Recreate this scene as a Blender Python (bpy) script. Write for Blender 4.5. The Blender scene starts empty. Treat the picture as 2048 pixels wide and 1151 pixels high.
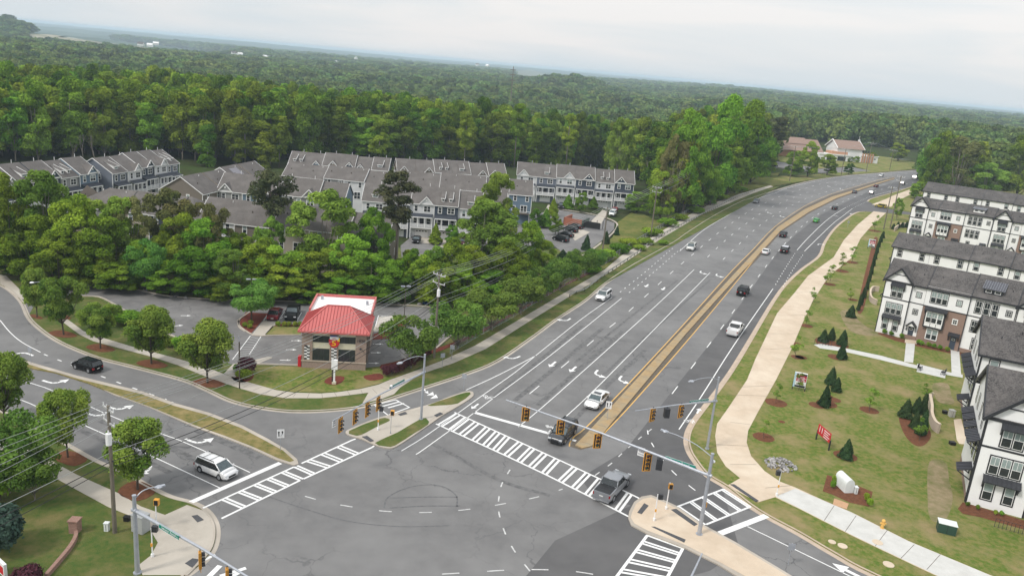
import bpy, bmesh, math, random
import numpy as np
from mathutils import Vector, Matrix, noise as mnoise
from mathutils.geometry import tessellate_polygon
rnd = random.Random(7)
R = math.radians
# ---------------------------------------------------------------- camera
W0, H0, FPX, CH = 2048.0, 1151.0, 1600.0, 45.0
ROLL = R(5.14)
PITCH = math.atan((575.5 - 129) * math.cos(ROLL) / FPX)
cr, sr, cp, sp = math.cos(ROLL), math.sin(ROLL), math.cos(PITCH), math.sin(PITCH)
CX = Vector((cr, sr * sp, sr * cp)); CY = Vector((-sr, cr * sp, cr * cp)); CZ = Vector((0, -cp, sp))
sc = bpy.context.scene
cam = bpy.data.objects.new('camera', bpy.data.cameras.new('camera'))
sc.collection.objects.link(cam); sc.camera = cam
cam.data.sensor_width = 36; cam.data.lens = 36 * FPX / W0
cam.data.clip_start = 0.5; cam.data.clip_end = 60000
cam.matrix_world = Matrix(((CX.x, CY.x, CZ.x, 0), (CX.y, CY.y, CZ.y, 0), (CX.z, CY.z, CZ.z, CH), (0, 0, 0, 1)))
# ---------------------------------------------------------------- sky and sun (overcast)
SUN_EL, SUN_AZ = R(48), R(232)
w = bpy.data.worlds.new("World"); sc.world = w; w.use_nodes = True
nt = w.node_tree; N = nt.nodes; Lk = nt.links
for n in list(N): N.remove(n)
out = N.new('ShaderNodeOutputWorld'); bg = N.new('ShaderNodeBackground')
sky = N.new('ShaderNodeTexSky'); sky.sky_type = 'NISHITA'; sky.sun_disc = False
sky.sun_elevation = SUN_EL; sky.sun_rotation = SUN_AZ; sky.air_density = 1.3; sky.dust_density = 3.0
bri = N.new('ShaderNodeVectorMath'); bri.operation = 'SCALE'; bri.inputs['Scale'].default_value = 0.08
Lk.new(sky.outputs['Color'], bri.inputs[0])
tc = N.new('ShaderNodeTexCoord'); mp = N.new('ShaderNodeMapping'); mp.inputs['Scale'].default_value = (1.0, 1.0, 8.0)
mp.inputs['Rotation'].default_value = (0.12, 0.05, 0.3)
Lk.new(tc.outputs['Generated'], mp.inputs['Vector'])
n1 = N.new('ShaderNodeTexNoise'); n1.inputs['Scale'].default_value = 2.3; n1.inputs['Detail'].default_value = 5; n1.inputs['Roughness'].default_value = .5
n1.inputs['Distortion'].default_value = .4
Lk.new(mp.outputs['Vector'], n1.inputs['Vector'])
r1 = N.new('ShaderNodeValToRGB'); e = r1.color_ramp.elements
e[0].position = .40; e[0].color = (.70, .75, .785, 1); e[1].position = .60; e[1].color = (.84, .825, .82, 1)
x = r1.color_ramp.elements.new(.50); x.color = (.765, .785, .80, 1)
Lk.new(n1.outputs['Fac'], r1.inputs['Fac'])
mx = N.new('ShaderNodeMixRGB'); mx.inputs['Fac'].default_value = .88
Lk.new(bri.outputs['Vector'], mx.inputs['Color1']); Lk.new(r1.outputs['Color'], mx.inputs['Color2'])
bg.inputs['Strength'].default_value = .74
sx = N.new('ShaderNodeSeparateXYZ'); zr = N.new('ShaderNodeMapRange'); zr.inputs['From Min'].default_value = .02; zr.inputs['From Max'].default_value = 1; zr.inputs['To Min'].default_value = 1.0; zr.inputs['To Max'].default_value = 1.6
vm = N.new('ShaderNodeVectorMath'); vm.operation = 'SCALE'      # an overcast sky is brighter overhead than at the horizon
Lk.new(tc.outputs['Generated'], sx.inputs[0]); Lk.new(sx.outputs['Z'], zr.inputs['Value']); Lk.new(zr.outputs['Result'], vm.inputs['Scale']); Lk.new(mx.outputs['Color'], vm.inputs[0])
Lk.new(vm.outputs['Vector'], bg.inputs['Color']); Lk.new(bg.outputs['Background'], out.inputs['Surface'])
sd = bpy.data.lights.new('sun', 'SUN'); sun = bpy.data.objects.new('sun', sd); sc.collection.objects.link(sun)
sd.energy = 1.5; sd.angle = R(11); sd.color = (1, .95, .88)
sdir = Vector((math.sin(SUN_AZ) * math.cos(SUN_EL), math.cos(SUN_AZ) * math.cos(SUN_EL), math.sin(SUN_EL)))
sun.rotation_euler = sdir.to_track_quat('Z', 'Y').to_euler()
vs = sc.view_settings; vs.view_transform = 'Standard'; vs.look = 'None'; vs.gamma = 1; vs.use_curve_mapping = False; vs.exposure = 0.62
sc.render.engine = 'CYCLES'
cy = sc.cycles; cy.max_bounces = 5; cy.diffuse_bounces = 2; cy.glossy_bounces = 2; cy.transmission_bounces = 2
cy.transparent_max_bounces = 4; cy.volume_bounces = 2; cy.use_denoising = True; cy.caustics_reflective = False; cy.caustics_refractive = False
# ---------------------------------------------------------------- helpers
def P(u, v, z=0.0):                      # photo coordinates of a traced outline -> the point of the place at height z
    x = (u - W0 / 2) / FPX; y = -(v - H0 / 2) / FPX
    d = CX * x + CY * y - CZ
    t = (z - CH) / d.z
    return Vector((d.x * t, d.y * t, z))
def px(p):
    d = Vector((p[0], p[1], p[2] - CH)); zz = -d.dot(CZ)
    if zz < .1: return (-9e9, -9e9)
    return (W0 / 2 + FPX * d.dot(CX) / zz, H0 / 2 - FPX * d.dot(CY) / zz)
def mat(name, c, c2=None, sc_=1.0, rough=.7, metal=0.0, bump=0.0, bs=None, world=False, c3=None, sc3=.1, spec=.4, stretch=(1, 1, 1), k=(.35, .65), rand=0, bd=.05):
    m = bpy.data.materials.new(name); m.use_nodes = True; t = m.node_tree; b = t.nodes['Principled BSDF']
    b.inputs['Roughness'].default_value = rough; b.inputs['Metallic'].default_value = metal; b.inputs['Specular IOR Level'].default_value = spec
    if world: g = t.nodes.new('ShaderNodeNewGeometry'); co = g.outputs['Position']
    else: g = t.nodes.new('ShaderNodeTexCoord'); co = g.outputs['Object']
    mpn = t.nodes.new('ShaderNodeMapping'); mpn.inputs['Scale'].default_value = stretch; t.links.new(co, mpn.inputs['Vector']); co = mpn.outputs['Vector']
    if c2 is None: c2 = tuple(v * .86 for v in c)
    def nz(s, d=7):
        q = t.nodes.new('ShaderNodeTexNoise'); q.inputs['Scale'].default_value = s; q.inputs['Detail'].default_value = d; q.inputs['Roughness'].default_value = .68
        t.links.new(co, q.inputs['Vector']); return q.outputs['Fac']
    def ramp(f, a, b_):
        q = t.nodes.new('ShaderNodeMapRange'); q.inputs['From Min'].default_value = a; q.inputs['From Max'].default_value = b_; t.links.new(f, q.inputs['Value']); return q.outputs['Result']
    def mix(f, A, B):
        q = t.nodes.new('ShaderNodeMixRGB')
        t.links.new(f, q.inputs['Fac'])
        for s_, v in (('Color1', A), ('Color2', B)):
            if isinstance(v, tuple): q.inputs[s_].default_value = (*v, 1)
            else: t.links.new(v, q.inputs[s_])
        return q.outputs['Color']
    col = mix(ramp(nz(sc_), *k), c, c2)
    if c3 is not None: col = mix(ramp(nz(sc3, 4), .45, .68), col, c3)
    if rand:
        oi = t.nodes.new('ShaderNodeObjectInfo'); hs = t.nodes.new('ShaderNodeHueSaturation')
        mr = t.nodes.new('ShaderNodeMapRange'); mr.inputs['To Min'].default_value = 1 - rand; mr.inputs['To Max'].default_value = 1 + rand
        t.links.new(oi.outputs['Random'], mr.inputs['Value']); t.links.new(mr.outputs['Result'], hs.inputs['Value']); t.links.new(col, hs.inputs['Color']); col = hs.outputs['Color']
    t.links.new(col, b.inputs['Base Color'])
    if bump:
        bn = t.nodes.new('ShaderNodeBump'); bn.inputs['Strength'].default_value = bump; bn.inputs['Distance'].default_value = bd
        t.links.new(nz(bs or sc_ * 3), bn.inputs['Height']); t.links.new(bn.outputs['Normal'], b.inputs['Normal'])
    m['b'] = 1
    return m
def siding(name, c, scale=7.0, vertical=False, d=.03):
    m = mat(name, c, tuple(v * .93 for v in c), .6, rough=.6)
    t = m.node_tree; b = t.nodes['Principled BSDF']
    tcn = t.nodes.new('ShaderNodeTexCoord'); wv = t.nodes.new('ShaderNodeTexWave'); wv.wave_profile = 'SAW'; wv.bands_direction = 'X' if vertical else 'Z'
    wv.inputs['Scale'].default_value = scale / 6.28 * 1.0
    t.links.new(tcn.outputs['Object'], wv.inputs['Vector'])
    bn = t.nodes.new('ShaderNodeBump'); bn.inputs['Strength'].default_value = .5; bn.inputs['Distance'].default_value = d
    t.links.new(wv.outputs['Fac'], bn.inputs['Height']); t.links.new(bn.outputs['Normal'], b.inputs['Normal'])
    return m
class MB:
    def __init__(s): s.v = []; s.f = []; s.m = []; s.mats = []
    def mi(s, m):
        if m not in s.mats: s.mats.append(m)
        return s.mats.index(m)
    def add(s, vs_, fs, m):
        o = len(s.v); s.v += [tuple(q) for q in vs_]; i = s.mi(m)
        for f in fs: s.f.append(tuple(a + o for a in f)); s.m.append(i)
    def box(s, a, b, m, M=None):
        x0, y0, z0 = a; x1, y1, z1 = b
        v = [(x0, y0, z0), (x1, y0, z0), (x1, y1, z0), (x0, y1, z0), (x0, y0, z1), (x1, y0, z1), (x1, y1, z1), (x0, y1, z1)]
        if M is not None: v = [M @ Vector(q) for q in v]
        s.add(v, [(0, 3, 2, 1), (4, 5, 6, 7), (0, 1, 5, 4), (1, 2, 6, 5), (2, 3, 7, 6), (3, 0, 4, 7)], m)
    def beam(s, a, b, w_, h, m):        # box of section w_ x h from a to b (h roughly vertical)
        a = Vector(a); b = Vector(b); d = (b - a).normalized(); up = Vector((0, 0, 1)) if abs(d.z) < .95 else Vector((0, 1, 0))
        sd_ = d.cross(up).normalized() * (w_ / 2); u = sd_.cross(d).normalized() * (h / 2)
        v = [a - sd_ - u, a + sd_ - u, a + sd_ + u, a - sd_ + u, b - sd_ - u, b + sd_ - u, b + sd_ + u, b - sd_ + u]
        s.add(v, [(0, 1, 2, 3), (7, 6, 5, 4), (0, 4, 5, 1), (1, 5, 6, 2), (2, 6, 7, 3), (3, 7, 4, 0)], m)
    def tube(s, pts, r, m, n=8, r2=None, cap=True):
        pts = [Vector(p) for p in pts]; k = len(pts); rings = []
        for i, p in enumerate(pts):
            d = (pts[min(i + 1, k - 1)] - pts[max(i - 1, 0)]).normalized()
            up = Vector((0, 0, 1)) if abs(d.z) < .9 else Vector((1, 0, 0))
            a = d.cross(up).normalized(); b = a.cross(d)
            rr = r if r2 is None else r + (r2 - r) * i / (k - 1)
            rings.append([p + (a * math.cos(j * 6.2832 / n) + b * math.sin(j * 6.2832 / n)) * rr for j in range(n)])
        v = [q for g in rings for q in g]; f = []
        for i in range(k - 1):
            for j in range(n): f.append((i * n + j, i * n + (j + 1) % n, (i + 1) * n + (j + 1) % n, (i + 1) * n + j))
        if cap: f.append(tuple(range(n - 1, -1, -1))); f.append(tuple(range((k - 1) * n, k * n)))
        s.add(v, f, m)
    def poly(s, pts, m, flip=False):
        s.add(pts, [tuple(range(len(pts)))[::-1] if flip else tuple(range(len(pts)))], m)
    def prism(s, pts2, z0, z1, m, side=None):
        n = len(pts2); a = sum(pts2[i][0] * pts2[(i + 1) % n][1] - pts2[(i + 1) % n][0] * pts2[i][1] for i in range(n))
        if a < 0: pts2 = pts2[::-1]
        v = [(p[0], p[1], z0) for p in pts2] + [(p[0], p[1], z1) for p in pts2]
        if n > 4:
            tr = tessellate_polygon([[Vector((p[0], p[1], 0)) for p in pts2]]); fs = []
            for t in tr:
                a_, b_, c_ = (pts2[i] for i in t); ar = (b_[0] - a_[0]) * (c_[1] - a_[1]) - (c_[0] - a_[0]) * (b_[1] - a_[1])
                fs.append(t if ar > 0 else t[::-1])
            s.add(v[n:], fs, m)
        else: s.add(v[n:], [tuple(range(n))], m)
        s.add(v, [(i, (i + 1) % n, n + (i + 1) % n, n + i) for i in range(n)], side or m)
    def ball(s, c, r, m, seg=10, rings=6, sq=(1, 1, 1), jit=0):
        v = []; f = []
        for i in range(rings + 1):
            th = math.pi * i / rings
            for j in range(seg):
                ph = 6.2832 * j / seg; q = 1 + jit * (rnd.random() - .5)
                v.append((c[0] + r * sq[0] * math.sin(th) * math.cos(ph) * q, c[1] + r * sq[1] * math.sin(th) * math.sin(ph) * q, c[2] + r * sq[2] * math.cos(th) * q))
        for i in range(rings):
            for j in range(seg): f.append((i * seg + j, (i + 1) * seg + j, (i + 1) * seg + (j + 1) % seg, i * seg + (j + 1) % seg))
        s.add(v, f, m)
    def mesh(s, name, smooth=False):
        me = bpy.data.meshes.new(name); me.from_pydata(s.v, [], s.f)
        for m in s.mats: me.materials.append(m)
        me.polygons.foreach_set('material_index', s.m)
        if smooth: me.polygons.foreach_set('use_smooth', [True] * len(s.f))
        me.update(); return me
    def build(s, name, parent=None, smooth=False, loc=None, rot=0):
        return put(name, s.mesh(name, smooth), parent, loc, rot)
def put(name, me, parent=None, loc=None, rot=0):
    o = bpy.data.objects.new(name, me); sc.collection.objects.link(o)
    if parent is not None: o.parent = parent
    if loc is not None: o.location = loc
    if rot: o.rotation_euler = (0, 0, rot)
    return o
def empty(name, loc, rz=0, s=1):
    o = bpy.data.objects.new(name, None); sc.collection.objects.link(o); o.empty_display_size = .3
    o.location = loc; o.rotation_euler = (0, 0, rz)
    if s != 1: o.scale = s if isinstance(s, tuple) else (s, s, s)
    return o
def tag(o, label=None, cat=None, group=None, kind=None):
    if label: o['label'] = label
    if cat: o['category'] = cat
    if group: o['group'] = group
    if kind: o['kind'] = kind
    return o
def copy_tree(o, parent=None):
    c = o.copy(); sc.collection.objects.link(c); c.parent = parent
    for ch in list(o.children): copy_tree(ch, c)
    return c
def S(o): o['kind'] = 'structure'; return o
def smooth(pts, n=5, closed=False):        # Catmull-Rom through world points
    pts = [Vector(p) for p in pts]; k = len(pts); o = []
    rng = range(k) if closed else range(k - 1)
    for i in rng:
        if closed: a, b, c, d = pts[i - 1], pts[i], pts[(i + 1) % k], pts[(i + 2) % k]
        else: b, c = pts[i], pts[i + 1]; a = pts[i - 1] if i else b * 2 - c; d = pts[i + 2] if i + 2 < k else c * 2 - b
        for j in range(n):
            t = j / n
            o.append(.5 * ((2 * b) + (c - a) * t + (2 * a - 5 * b + 4 * c - d) * t * t + (3 * b - a - 3 * c + d) * t ** 3))
    if not closed: o.append(pts[-1])
    return o
def W(s, z=0.0, n=0, closed=False):        # "u,v u,v ..." -> world points
    p = [P(*map(float, q.split(',')), z) for q in s.split()]
    return smooth(p, n, closed) if n else p
def area(name, pts, z, m, side=None, base=None):
    b = MB(); b.prism([(p[0], p[1]) for p in pts], base if base is not None else z - .7, z, m, side); return S(b.build(name))
def strip(b, pts, wd, z, m, z0=None, off=0.0):   # flat ribbon (or a raised one if z0 is given) along pts
    k = len(pts); L = []; Rr = []
    for i, p in enumerate(pts):
        d = (pts[min(i + 1, k - 1)] - pts[max(i - 1, 0)]); d.z = 0; d.normalize(); n_ = Vector((-d.y, d.x, 0))
        L.append(p + n_ * (off + wd / 2)); Rr.append(p + n_ * (off - wd / 2))
    v = [(q.x, q.y, z) for q in L] + [(q.x, q.y, z) for q in Rr]
    b.add(v, [(i + 1, i, k + i, k + i + 1) for i in range(k - 1)], m)
    if z0 is not None:
        for side_, fl in ((L, 0), (Rr, 1)):
            v = [(q.x, q.y, z) for q in side_] + [(q.x, q.y, z0) for q in side_]
            b.add(v, [((i, i + 1, k + i + 1, k + i) if fl else (i + 1, i, k + i, k + i + 1)) for i in range(k - 1)], m)
        for i in (0, k - 1):
            a = [(L[i].x, L[i].y, z), (Rr[i].x, Rr[i].y, z), (Rr[i].x, Rr[i].y, z0), (L[i].x, L[i].y, z0)]
            b.add(a, [(0, 1, 2, 3)], m)
def resample(pts, step):
    o = [pts[0]]; acc = 0; 
    for a, b in zip(pts, pts[1:]):
        L = (b - a).length; t = step - acc
        while t <= L: o.append(a.lerp(b, t / L)); t += step
        acc = (acc + L) % step if L else acc
    return o
def at_len(pts, s):
    for a, b in zip(pts, pts[1:]):
        L = (b - a).length
        if s <= L: return a.lerp(b, s / L if L else 0)
        s -= L
    return pts[-1]
def plen(pts): return sum((b - a).length for a, b in zip(pts, pts[1:]))
# ---------------------------------------------------------------- materials
asph = mat('asphalt', (.172, .169, .167), (.128, .126, .126), .35, rough=.85, bump=.25, bs=25, world=True, c3=(.198, .195, .192), sc3=.06, k=(.3, .7), bd=.02)
def cracks(m, sc_=.16, w_=.012, col=(.06, .06, .062)):
    t = m.node_tree; b = t.nodes['Principled BSDF']; src = b.inputs['Base Color'].links[0].from_socket
    g = t.nodes.new('ShaderNodeNewGeometry'); nz = t.nodes.new('ShaderNodeTexNoise'); nz.inputs['Scale'].default_value = .5; nz.inputs['Detail'].default_value = 5
    t.links.new(g.outputs['Position'], nz.inputs['Vector'])
    va = t.nodes.new('ShaderNodeVectorMath'); va.operation = 'MULTIPLY_ADD'; va.inputs[1].default_value = (3.5, 3.5, 0)
    t.links.new(nz.outputs['Color'], va.inputs[0]); t.links.new(g.outputs['Position'], va.inputs[2])
    vo = t.nodes.new('ShaderNodeTexVoronoi'); vo.feature = 'DISTANCE_TO_EDGE'; vo.inputs['Scale'].default_value = sc_; t.links.new(va.outputs['Vector'], vo.inputs['Vector'])
    mr = t.nodes.new('ShaderNodeMapRange'); mr.inputs['From Min'].default_value = 0; mr.inputs['From Max'].default_value = w_; mr.inputs['To Min'].default_value = .75; mr.inputs['To Max'].default_value = 0
    t.links.new(vo.outputs['Distance'], mr.inputs['Value'])
    n2 = t.nodes.new('ShaderNodeTexNoise'); n2.inputs['Scale'].default_value = .045; t.links.new(g.outputs['Position'], n2.inputs['Vector'])
    m2 = t.nodes.new('ShaderNodeMapRange'); m2.inputs['From Min'].default_value = .45; m2.inputs['From Max'].default_value = .6; t.links.new(n2.outputs['Fac'], m2.inputs['Value'])
    mu = t.nodes.new('ShaderNodeMath'); mu.operation = 'MULTIPLY'; t.links.new(mr.outputs['Result'], mu.inputs[0]); t.links.new(m2.outputs['Result'], mu.inputs[1])
    q = t.nodes.new('ShaderNodeMixRGB'); t.links.new(mu.outputs[0], q.inputs['Fac']); t.links.new(src, q.inputs['Color1']); q.inputs['Color2'].default_value = (*col, 1)
    t.links.new(q.outputs['Color'], b.inputs['Base Color'])
cracks(asph)
asph2 = mat('new_asphalt', (.102, .100, .101), (.082, .080, .081), .25, rough=.85, bump=.2, bs=25, world=True, c3=(.118, .115, .115), sc3=.08, bd=.02)
asph3 = mat('lot_asphalt', (.175, .168, .165), (.115, .112, .112), .4, rough=.88, bump=.25, bs=20, world=True, c3=(.2, .195, .19), sc3=.09, bd=.02); cracks(asph3, .12, .02)
grass = mat('grass', (.088, .145, .022), (.200, .190, .060), 1.4, rough=.95, bump=1, bs=7, world=True, k=(.40, .62), c3=(.27, .215, .105), sc3=.16, spec=.1, bd=.1)
verge = mat('verge_grass', (.055, .105, .022), (.11, .125, .035), 1.6, rough=.95, bump=.9, bs=9, world=True, c3=(.17, .15, .06), sc3=.3, spec=.1, bd=.1)
dryg = mat('dry_grass', (.24, .19, .075), (.10, .12, .035), 1.3, rough=.95, bump=.9, bs=9, world=True, c3=(.28, .22, .10), sc3=.5, spec=.1, bd=.1)
floorm = mat('forest_floor', (.030, .042, .014), (.055, .06, .024), .5, rough=1, bump=.8, bs=3, world=True, c3=(.045, .075, .02), sc3=.08, spec=.05, bd=.2)
meadow = mat('meadow', (.10, .125, .03), (.19, .17, .06), .5, rough=1, bump=.9, bs=4, world=True, c3=(.07, .11, .025), sc3=.12, spec=.05, bd=.15)
conc = mat('concrete', (.44, .40, .345), (.36, .325, .275), .6, rough=.85, bump=.15, bs=12, world=True, c3=(.48, .44, .38), sc3=.15, bd=.02)
concw = mat('pale_concrete', (.56, .555, .53), (.48, .475, .45), .6, rough=.85, world=True)
conct = mat('tan_concrete', (.56, .455, .345), (.49, .395, .295), .5, rough=.85, world=True, c3=(.61, .52, .41), sc3=.12, bump=.12, bs=12, bd=.02)
kerbm = mat('kerb_concrete', (.41, .365, .31), (.32, .285, .24), .8, rough=.88, world=True, c3=(.47, .42, .36), sc3=.2)
kerbt = mat('tan_kerb_concrete', (.50, .40, .31), (.40, .32, .25), .8, rough=.88, world=True)
medc = mat('median_concrete', (.40, .28, .14), (.30, .215, .12), .9, rough=.9, world=True, c3=(.30, .255, .175), sc3=.4, bump=.2, bs=8, bd=.02)
gutm = mat('stained_gutter', (.135, .11, .082), (.085, .072, .058), 1.2, rough=.9, world=True)
mulch = mat('mulch', (.19, .082, .045), (.12, .055, .033), 3, rough=1, bump=1, bs=14, world=True, spec=.05, bd=.08)
mulchr = mat('red_mulch', (.20, .06, .042), (.13, .042, .032), 3, rough=1, bump=1, bs=14, world=True, spec=.05, bd=.08)
dirt = mat('bare_soil', (.30, .235, .15), (.2, .17, .09), 1, rough=1, bump=.7, bs=6, world=True, c3=(.13, .14, .05), sc3=.35, spec=.05)
whitep = mat('white_road_paint', (.80, .80, .79), (.66, .66, .65), 2.2, rough=.6, world=True)
yellp = mat('yellow_road_paint', (.72, .42, .10), (.60, .36, .10), 2, rough=.6, world=True)
guide = mat('worn_guide_paint', (.62, .62, .61), (.40, .40, .395), 2.5, rough=.7, world=True)
bluep = mat('faded_paint', (.42, .42, .42), (.27, .27, .27), 2, rough=.7, world=True)
tact = mat('tactile_pad', (.055, .057, .062), (.08, .08, .085), 8, rough=.8, world=True)
redbrick = mat('red_brick', (.23, .125, .095), (.31, .2, .16), 7, rough=.85, bump=.3, bs=12)
brick = mat('brick', (.21, .135, .105), (.30, .21, .17), 9, rough=.85, bump=.3, bs=12, stretch=(1, 1, 2.4), bd=.01)
brick2 = mat('stone_facing', (.24, .175, .145), (.33, .255, .21), 5, rough=.85, bump=.3, bs=9, stretch=(1, 1, 2.2), bd=.02)
palebrick = mat('pale_brick', (.50, .42, .34), (.38, .31, .25), 7, rough=.85, bump=.25, bs=9, stretch=(1, 1, 2.2), bd=.01)
white = mat('white_trim', (.80, .80, .79), (.74, .74, .73), 1, rough=.5)
black = mat('black_metal', (.022, .023, .027), (.032, .033, .038), 2, rough=.45)
seam = mat('dark_seam_metal', (.075, .075, .09), (.06, .06, .07), 1, rough=.35, metal=.3)
galv = mat('galvanised_steel', (.42, .44, .48), (.34, .36, .40), 3, rough=.45, metal=.35)
steel = mat('rail_steel', (.55, .55, .54), (.40, .40, .39), 2, rough=.5, metal=.3)
wood = mat('weathered_pole_wood', (.19, .165, .13), (.12, .105, .08), 2.2, rough=.9, bump=.5, bs=6, stretch=(4, 4, .4))
brown = mat('bark', (.10, .08, .062), (.06, .05, .04), 3, rough=.95, bump=.6, bs=6, stretch=(3, 3, .5))
greybark = mat('grey_bark', (.27, .235, .20), (.17, .15, .125), 2.5, rough=.95, bump=.5, bs=5, stretch=(3, 3, .5))
glass = mat('window_glass', (.020, .024, .028), (.035, .04, .045), .8, rough=.08, spec=.6)
blind = mat('window_with_blind', (.30, .36, .35), (.22, .27, .27), 2.5, rough=.15, spec=.6)
wirem = mat('aluminium_wire', (.34, .35, .34), None, 1, rough=.4, metal=.3)
cable = mat('black_cable', (.02, .02, .02), None, 1, rough=.6)
roofg = mat('grey_shingles', (.140, .128, .120), (.098, .09, .085), 5.0, rough=.93, bump=.5, bs=14, spec=.15, c3=(.155, .143, .135), sc3=.35, bd=.03)
roofd = mat('charcoal_shingles', (.125, .117, .112), (.045, .042, .042), 5.5, rough=.93, bump=.8, bs=9, spec=.15, k=(.42, .58), c3=(.13, .12, .115), sc3=.35, bd=.04)
porchr = mat('dark_porch_roof', (.045, .052, .068), (.035, .04, .05), 2, rough=.6)
sigy = mat('signal_yellow', (.72, .34, .04), (.6, .28, .04), 3, rough=.5)
green = mat('sign_green', (.0, .22, .165), (.0, .19, .14), 2, rough=.45)
signw = mat('sign_white', (.82, .82, .82), None, 2, rough=.45)
redp = mat('red_paint', (.55, .02, .03), (.45, .018, .03), 2, rough=.45)
# ---------------------------------------------------------------- terrain
def hill(x, y):
    r = math.hypot(x, y); a = math.atan2(x, y)
    def st(lo, hi, q=r): t = max(0., min(1., (q - lo) / (hi - lo))); return t * t * (3 - 2 * t)
    g = st(.16, .24, a)                                         # around the far end of the road the ground stays level
    lo = 320 + 330 * g
    h = -.32 * st(150, 290)
    h -= (15 - 9 * g) * st(lo, lo + 260)
    m = st(lo, lo + 240)
    h += m * st(520, 1100) * 9 * mnoise.noise(Vector((x / 520, y / 520, 1.3)))
    h += st(1800, 4500) * 17 * mnoise.noise(Vector((x / 1500, y / 900, 4.3)))
    h += st(4500, 11000) * (30 + 13 * mnoise.noise(Vector((x / 3500, y / 1400, 8.3))))
    h += m * 12 * math.exp(-((a - .44) / .20) ** 2) * math.exp(-((r - 860) / 230) ** 2)   # wooded rise at the right
    h += m * 10 * math.exp(-((a + .42) / .22) ** 2) * math.exp(-((r - 600) / 180) ** 2)
    h += 24 * math.exp(-((a - .052) / .045) ** 2) * math.exp(-((r - 1900) / 330) ** 2)  # bare grassy mound
    h += 40 * math.exp(-((a + .60) / .10) ** 2) * math.exp(-((r - 2600) / 500) ** 2)
    return h
b = MB(); rs = [0, 40, 80, 150, 200, 250, 300]; 
while rs[-1] < 16500: rs.append(rs[-1] * 1.055 + 6)
NA = 260; vv = []; ff = []
for r_ in rs:
    for j in range(NA + 1):
        a = -1.25 + 2.5 * j / NA; x_, y_ = r_ * math.sin(a), r_ * math.cos(a) - 30
        vv.append((x_, y_, hill(x_, y_) - .03 + (mnoise.noise(Vector((x_ / 90, y_ / 90, 2))) * 9 if r_ > 3200 else 0)))
for i in range(len(rs) - 1):
    for j in range(NA): ff.append((i * (NA + 1) + j, i * (NA + 1) + j + 1, (i + 1) * (NA + 1) + j + 1, (i + 1) * (NA + 1) + j))
far = mat('distant_woodland', (.030, .055, .020), (.055, .085, .030), .02, rough=1, bump=1, bs=.03, world=True, c3=(.022, .042, .02), sc3=.003, spec=.02, bd=8)
b.add(vv, ff, floorm); me = b.mesh('ground', True)
me.materials.append(far)
for p in me.polygons:
    if p.center.y > 0 and math.hypot(p.center.x, p.center.y) > 1500: p.material_index = 1
S(put('ground', me))
# ---------------------------------------------------------------- roads
ZM = .014
KR = "2048,1278 1753,1151 1668,1106 1600,1066 1540,1034 1502,1010 1456,974 1417,950 1394,923 1380,899 1377,875 1385,852 1404,825 1443,774 1476,725 1532,630 1553,596 1574,568 1605,539 1640,512 1651,485 1672,456 1699,434 1715,425 1729,423"
KR2 = "1736,403 1742,398 1770,389.5 1797,382 1818,375 1850,366 1900,356 1960,349"
KL = "1960,333 1900,336 1823,340.5 1742,347 1688,351.5 1621,361.5 1565,376 1500,397.5 1485,402 1431,430 1377,464 1347,485 1269,528.5 1210,567 1170,601 1112,639 1066,673 994,722 928,749 840,778 751,806 690,818 605,823 537,818 469,804 417,781 373,762 308,744 248,729 198,716 141,694 103,674 72,650 57,632 44,604 22,582 0,569 -60,540 -160,500"
KS = "-300,690 -120,765 0,822 34,842 85,865 136,892 190,922 255,950 292,971 340,994 384,1006 411,1021 428,1045 431,1072 423,1100 401,1127 370,1151 300,1200"
kr, kr2, kl, ks = W(KR, n=4), W(KR2, n=4), W(KL, n=4), W(KS, n=4)
road = MB()
ring = kr + [P(1747, 423)] + [P(1749, 409)] + kr2 + kl + ks + [P(300, 1300), P(1600, 1500), P(2300, 1500)]
road.prism([(q.x, q.y) for q in ring], -.8, 0, asph); S(road.build('road'))
area('road_resurfaced', W("1262,1010 1183,985 1160,955 1250,900 1290,850 1371,748 1458,640 1558,500 1590,470 1640,430 1700,400 1756,374 1800,362 1850,352 1900,346 1950,342") + W(KR2)[::-1][1:] + W(KR, n=3)[::-1][:54] + W("1480,1100 1420,1140 1240,1190 1020,1190 1110,1080"), .006, asph2, base=-.7)
area('side_street', W("1729,423 1775,425.5 1822,431 1850,434 1850,429 1822,424.5 1787,419.5 1749,409 1736,403"), .005, asph2)
def kerb(name, pts, side=1, h=.147, wd=.55, top=.2, m=None):
    m = m or kerbm
    b = MB(); strip(b, pts, wd, .012, m, None, off=-side * (wd / 2 - .1)); strip(b, pts, top, h, m, -.7, off=side * .12)
    return S(b.build(name))
kerb('kerb', kr, -1, wd=.75, m=kerbt); kerb('kerb', kr2, -1, m=kerbt); kerb('kerb', kl, -1); kerb('kerb', ks, -1)
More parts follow.
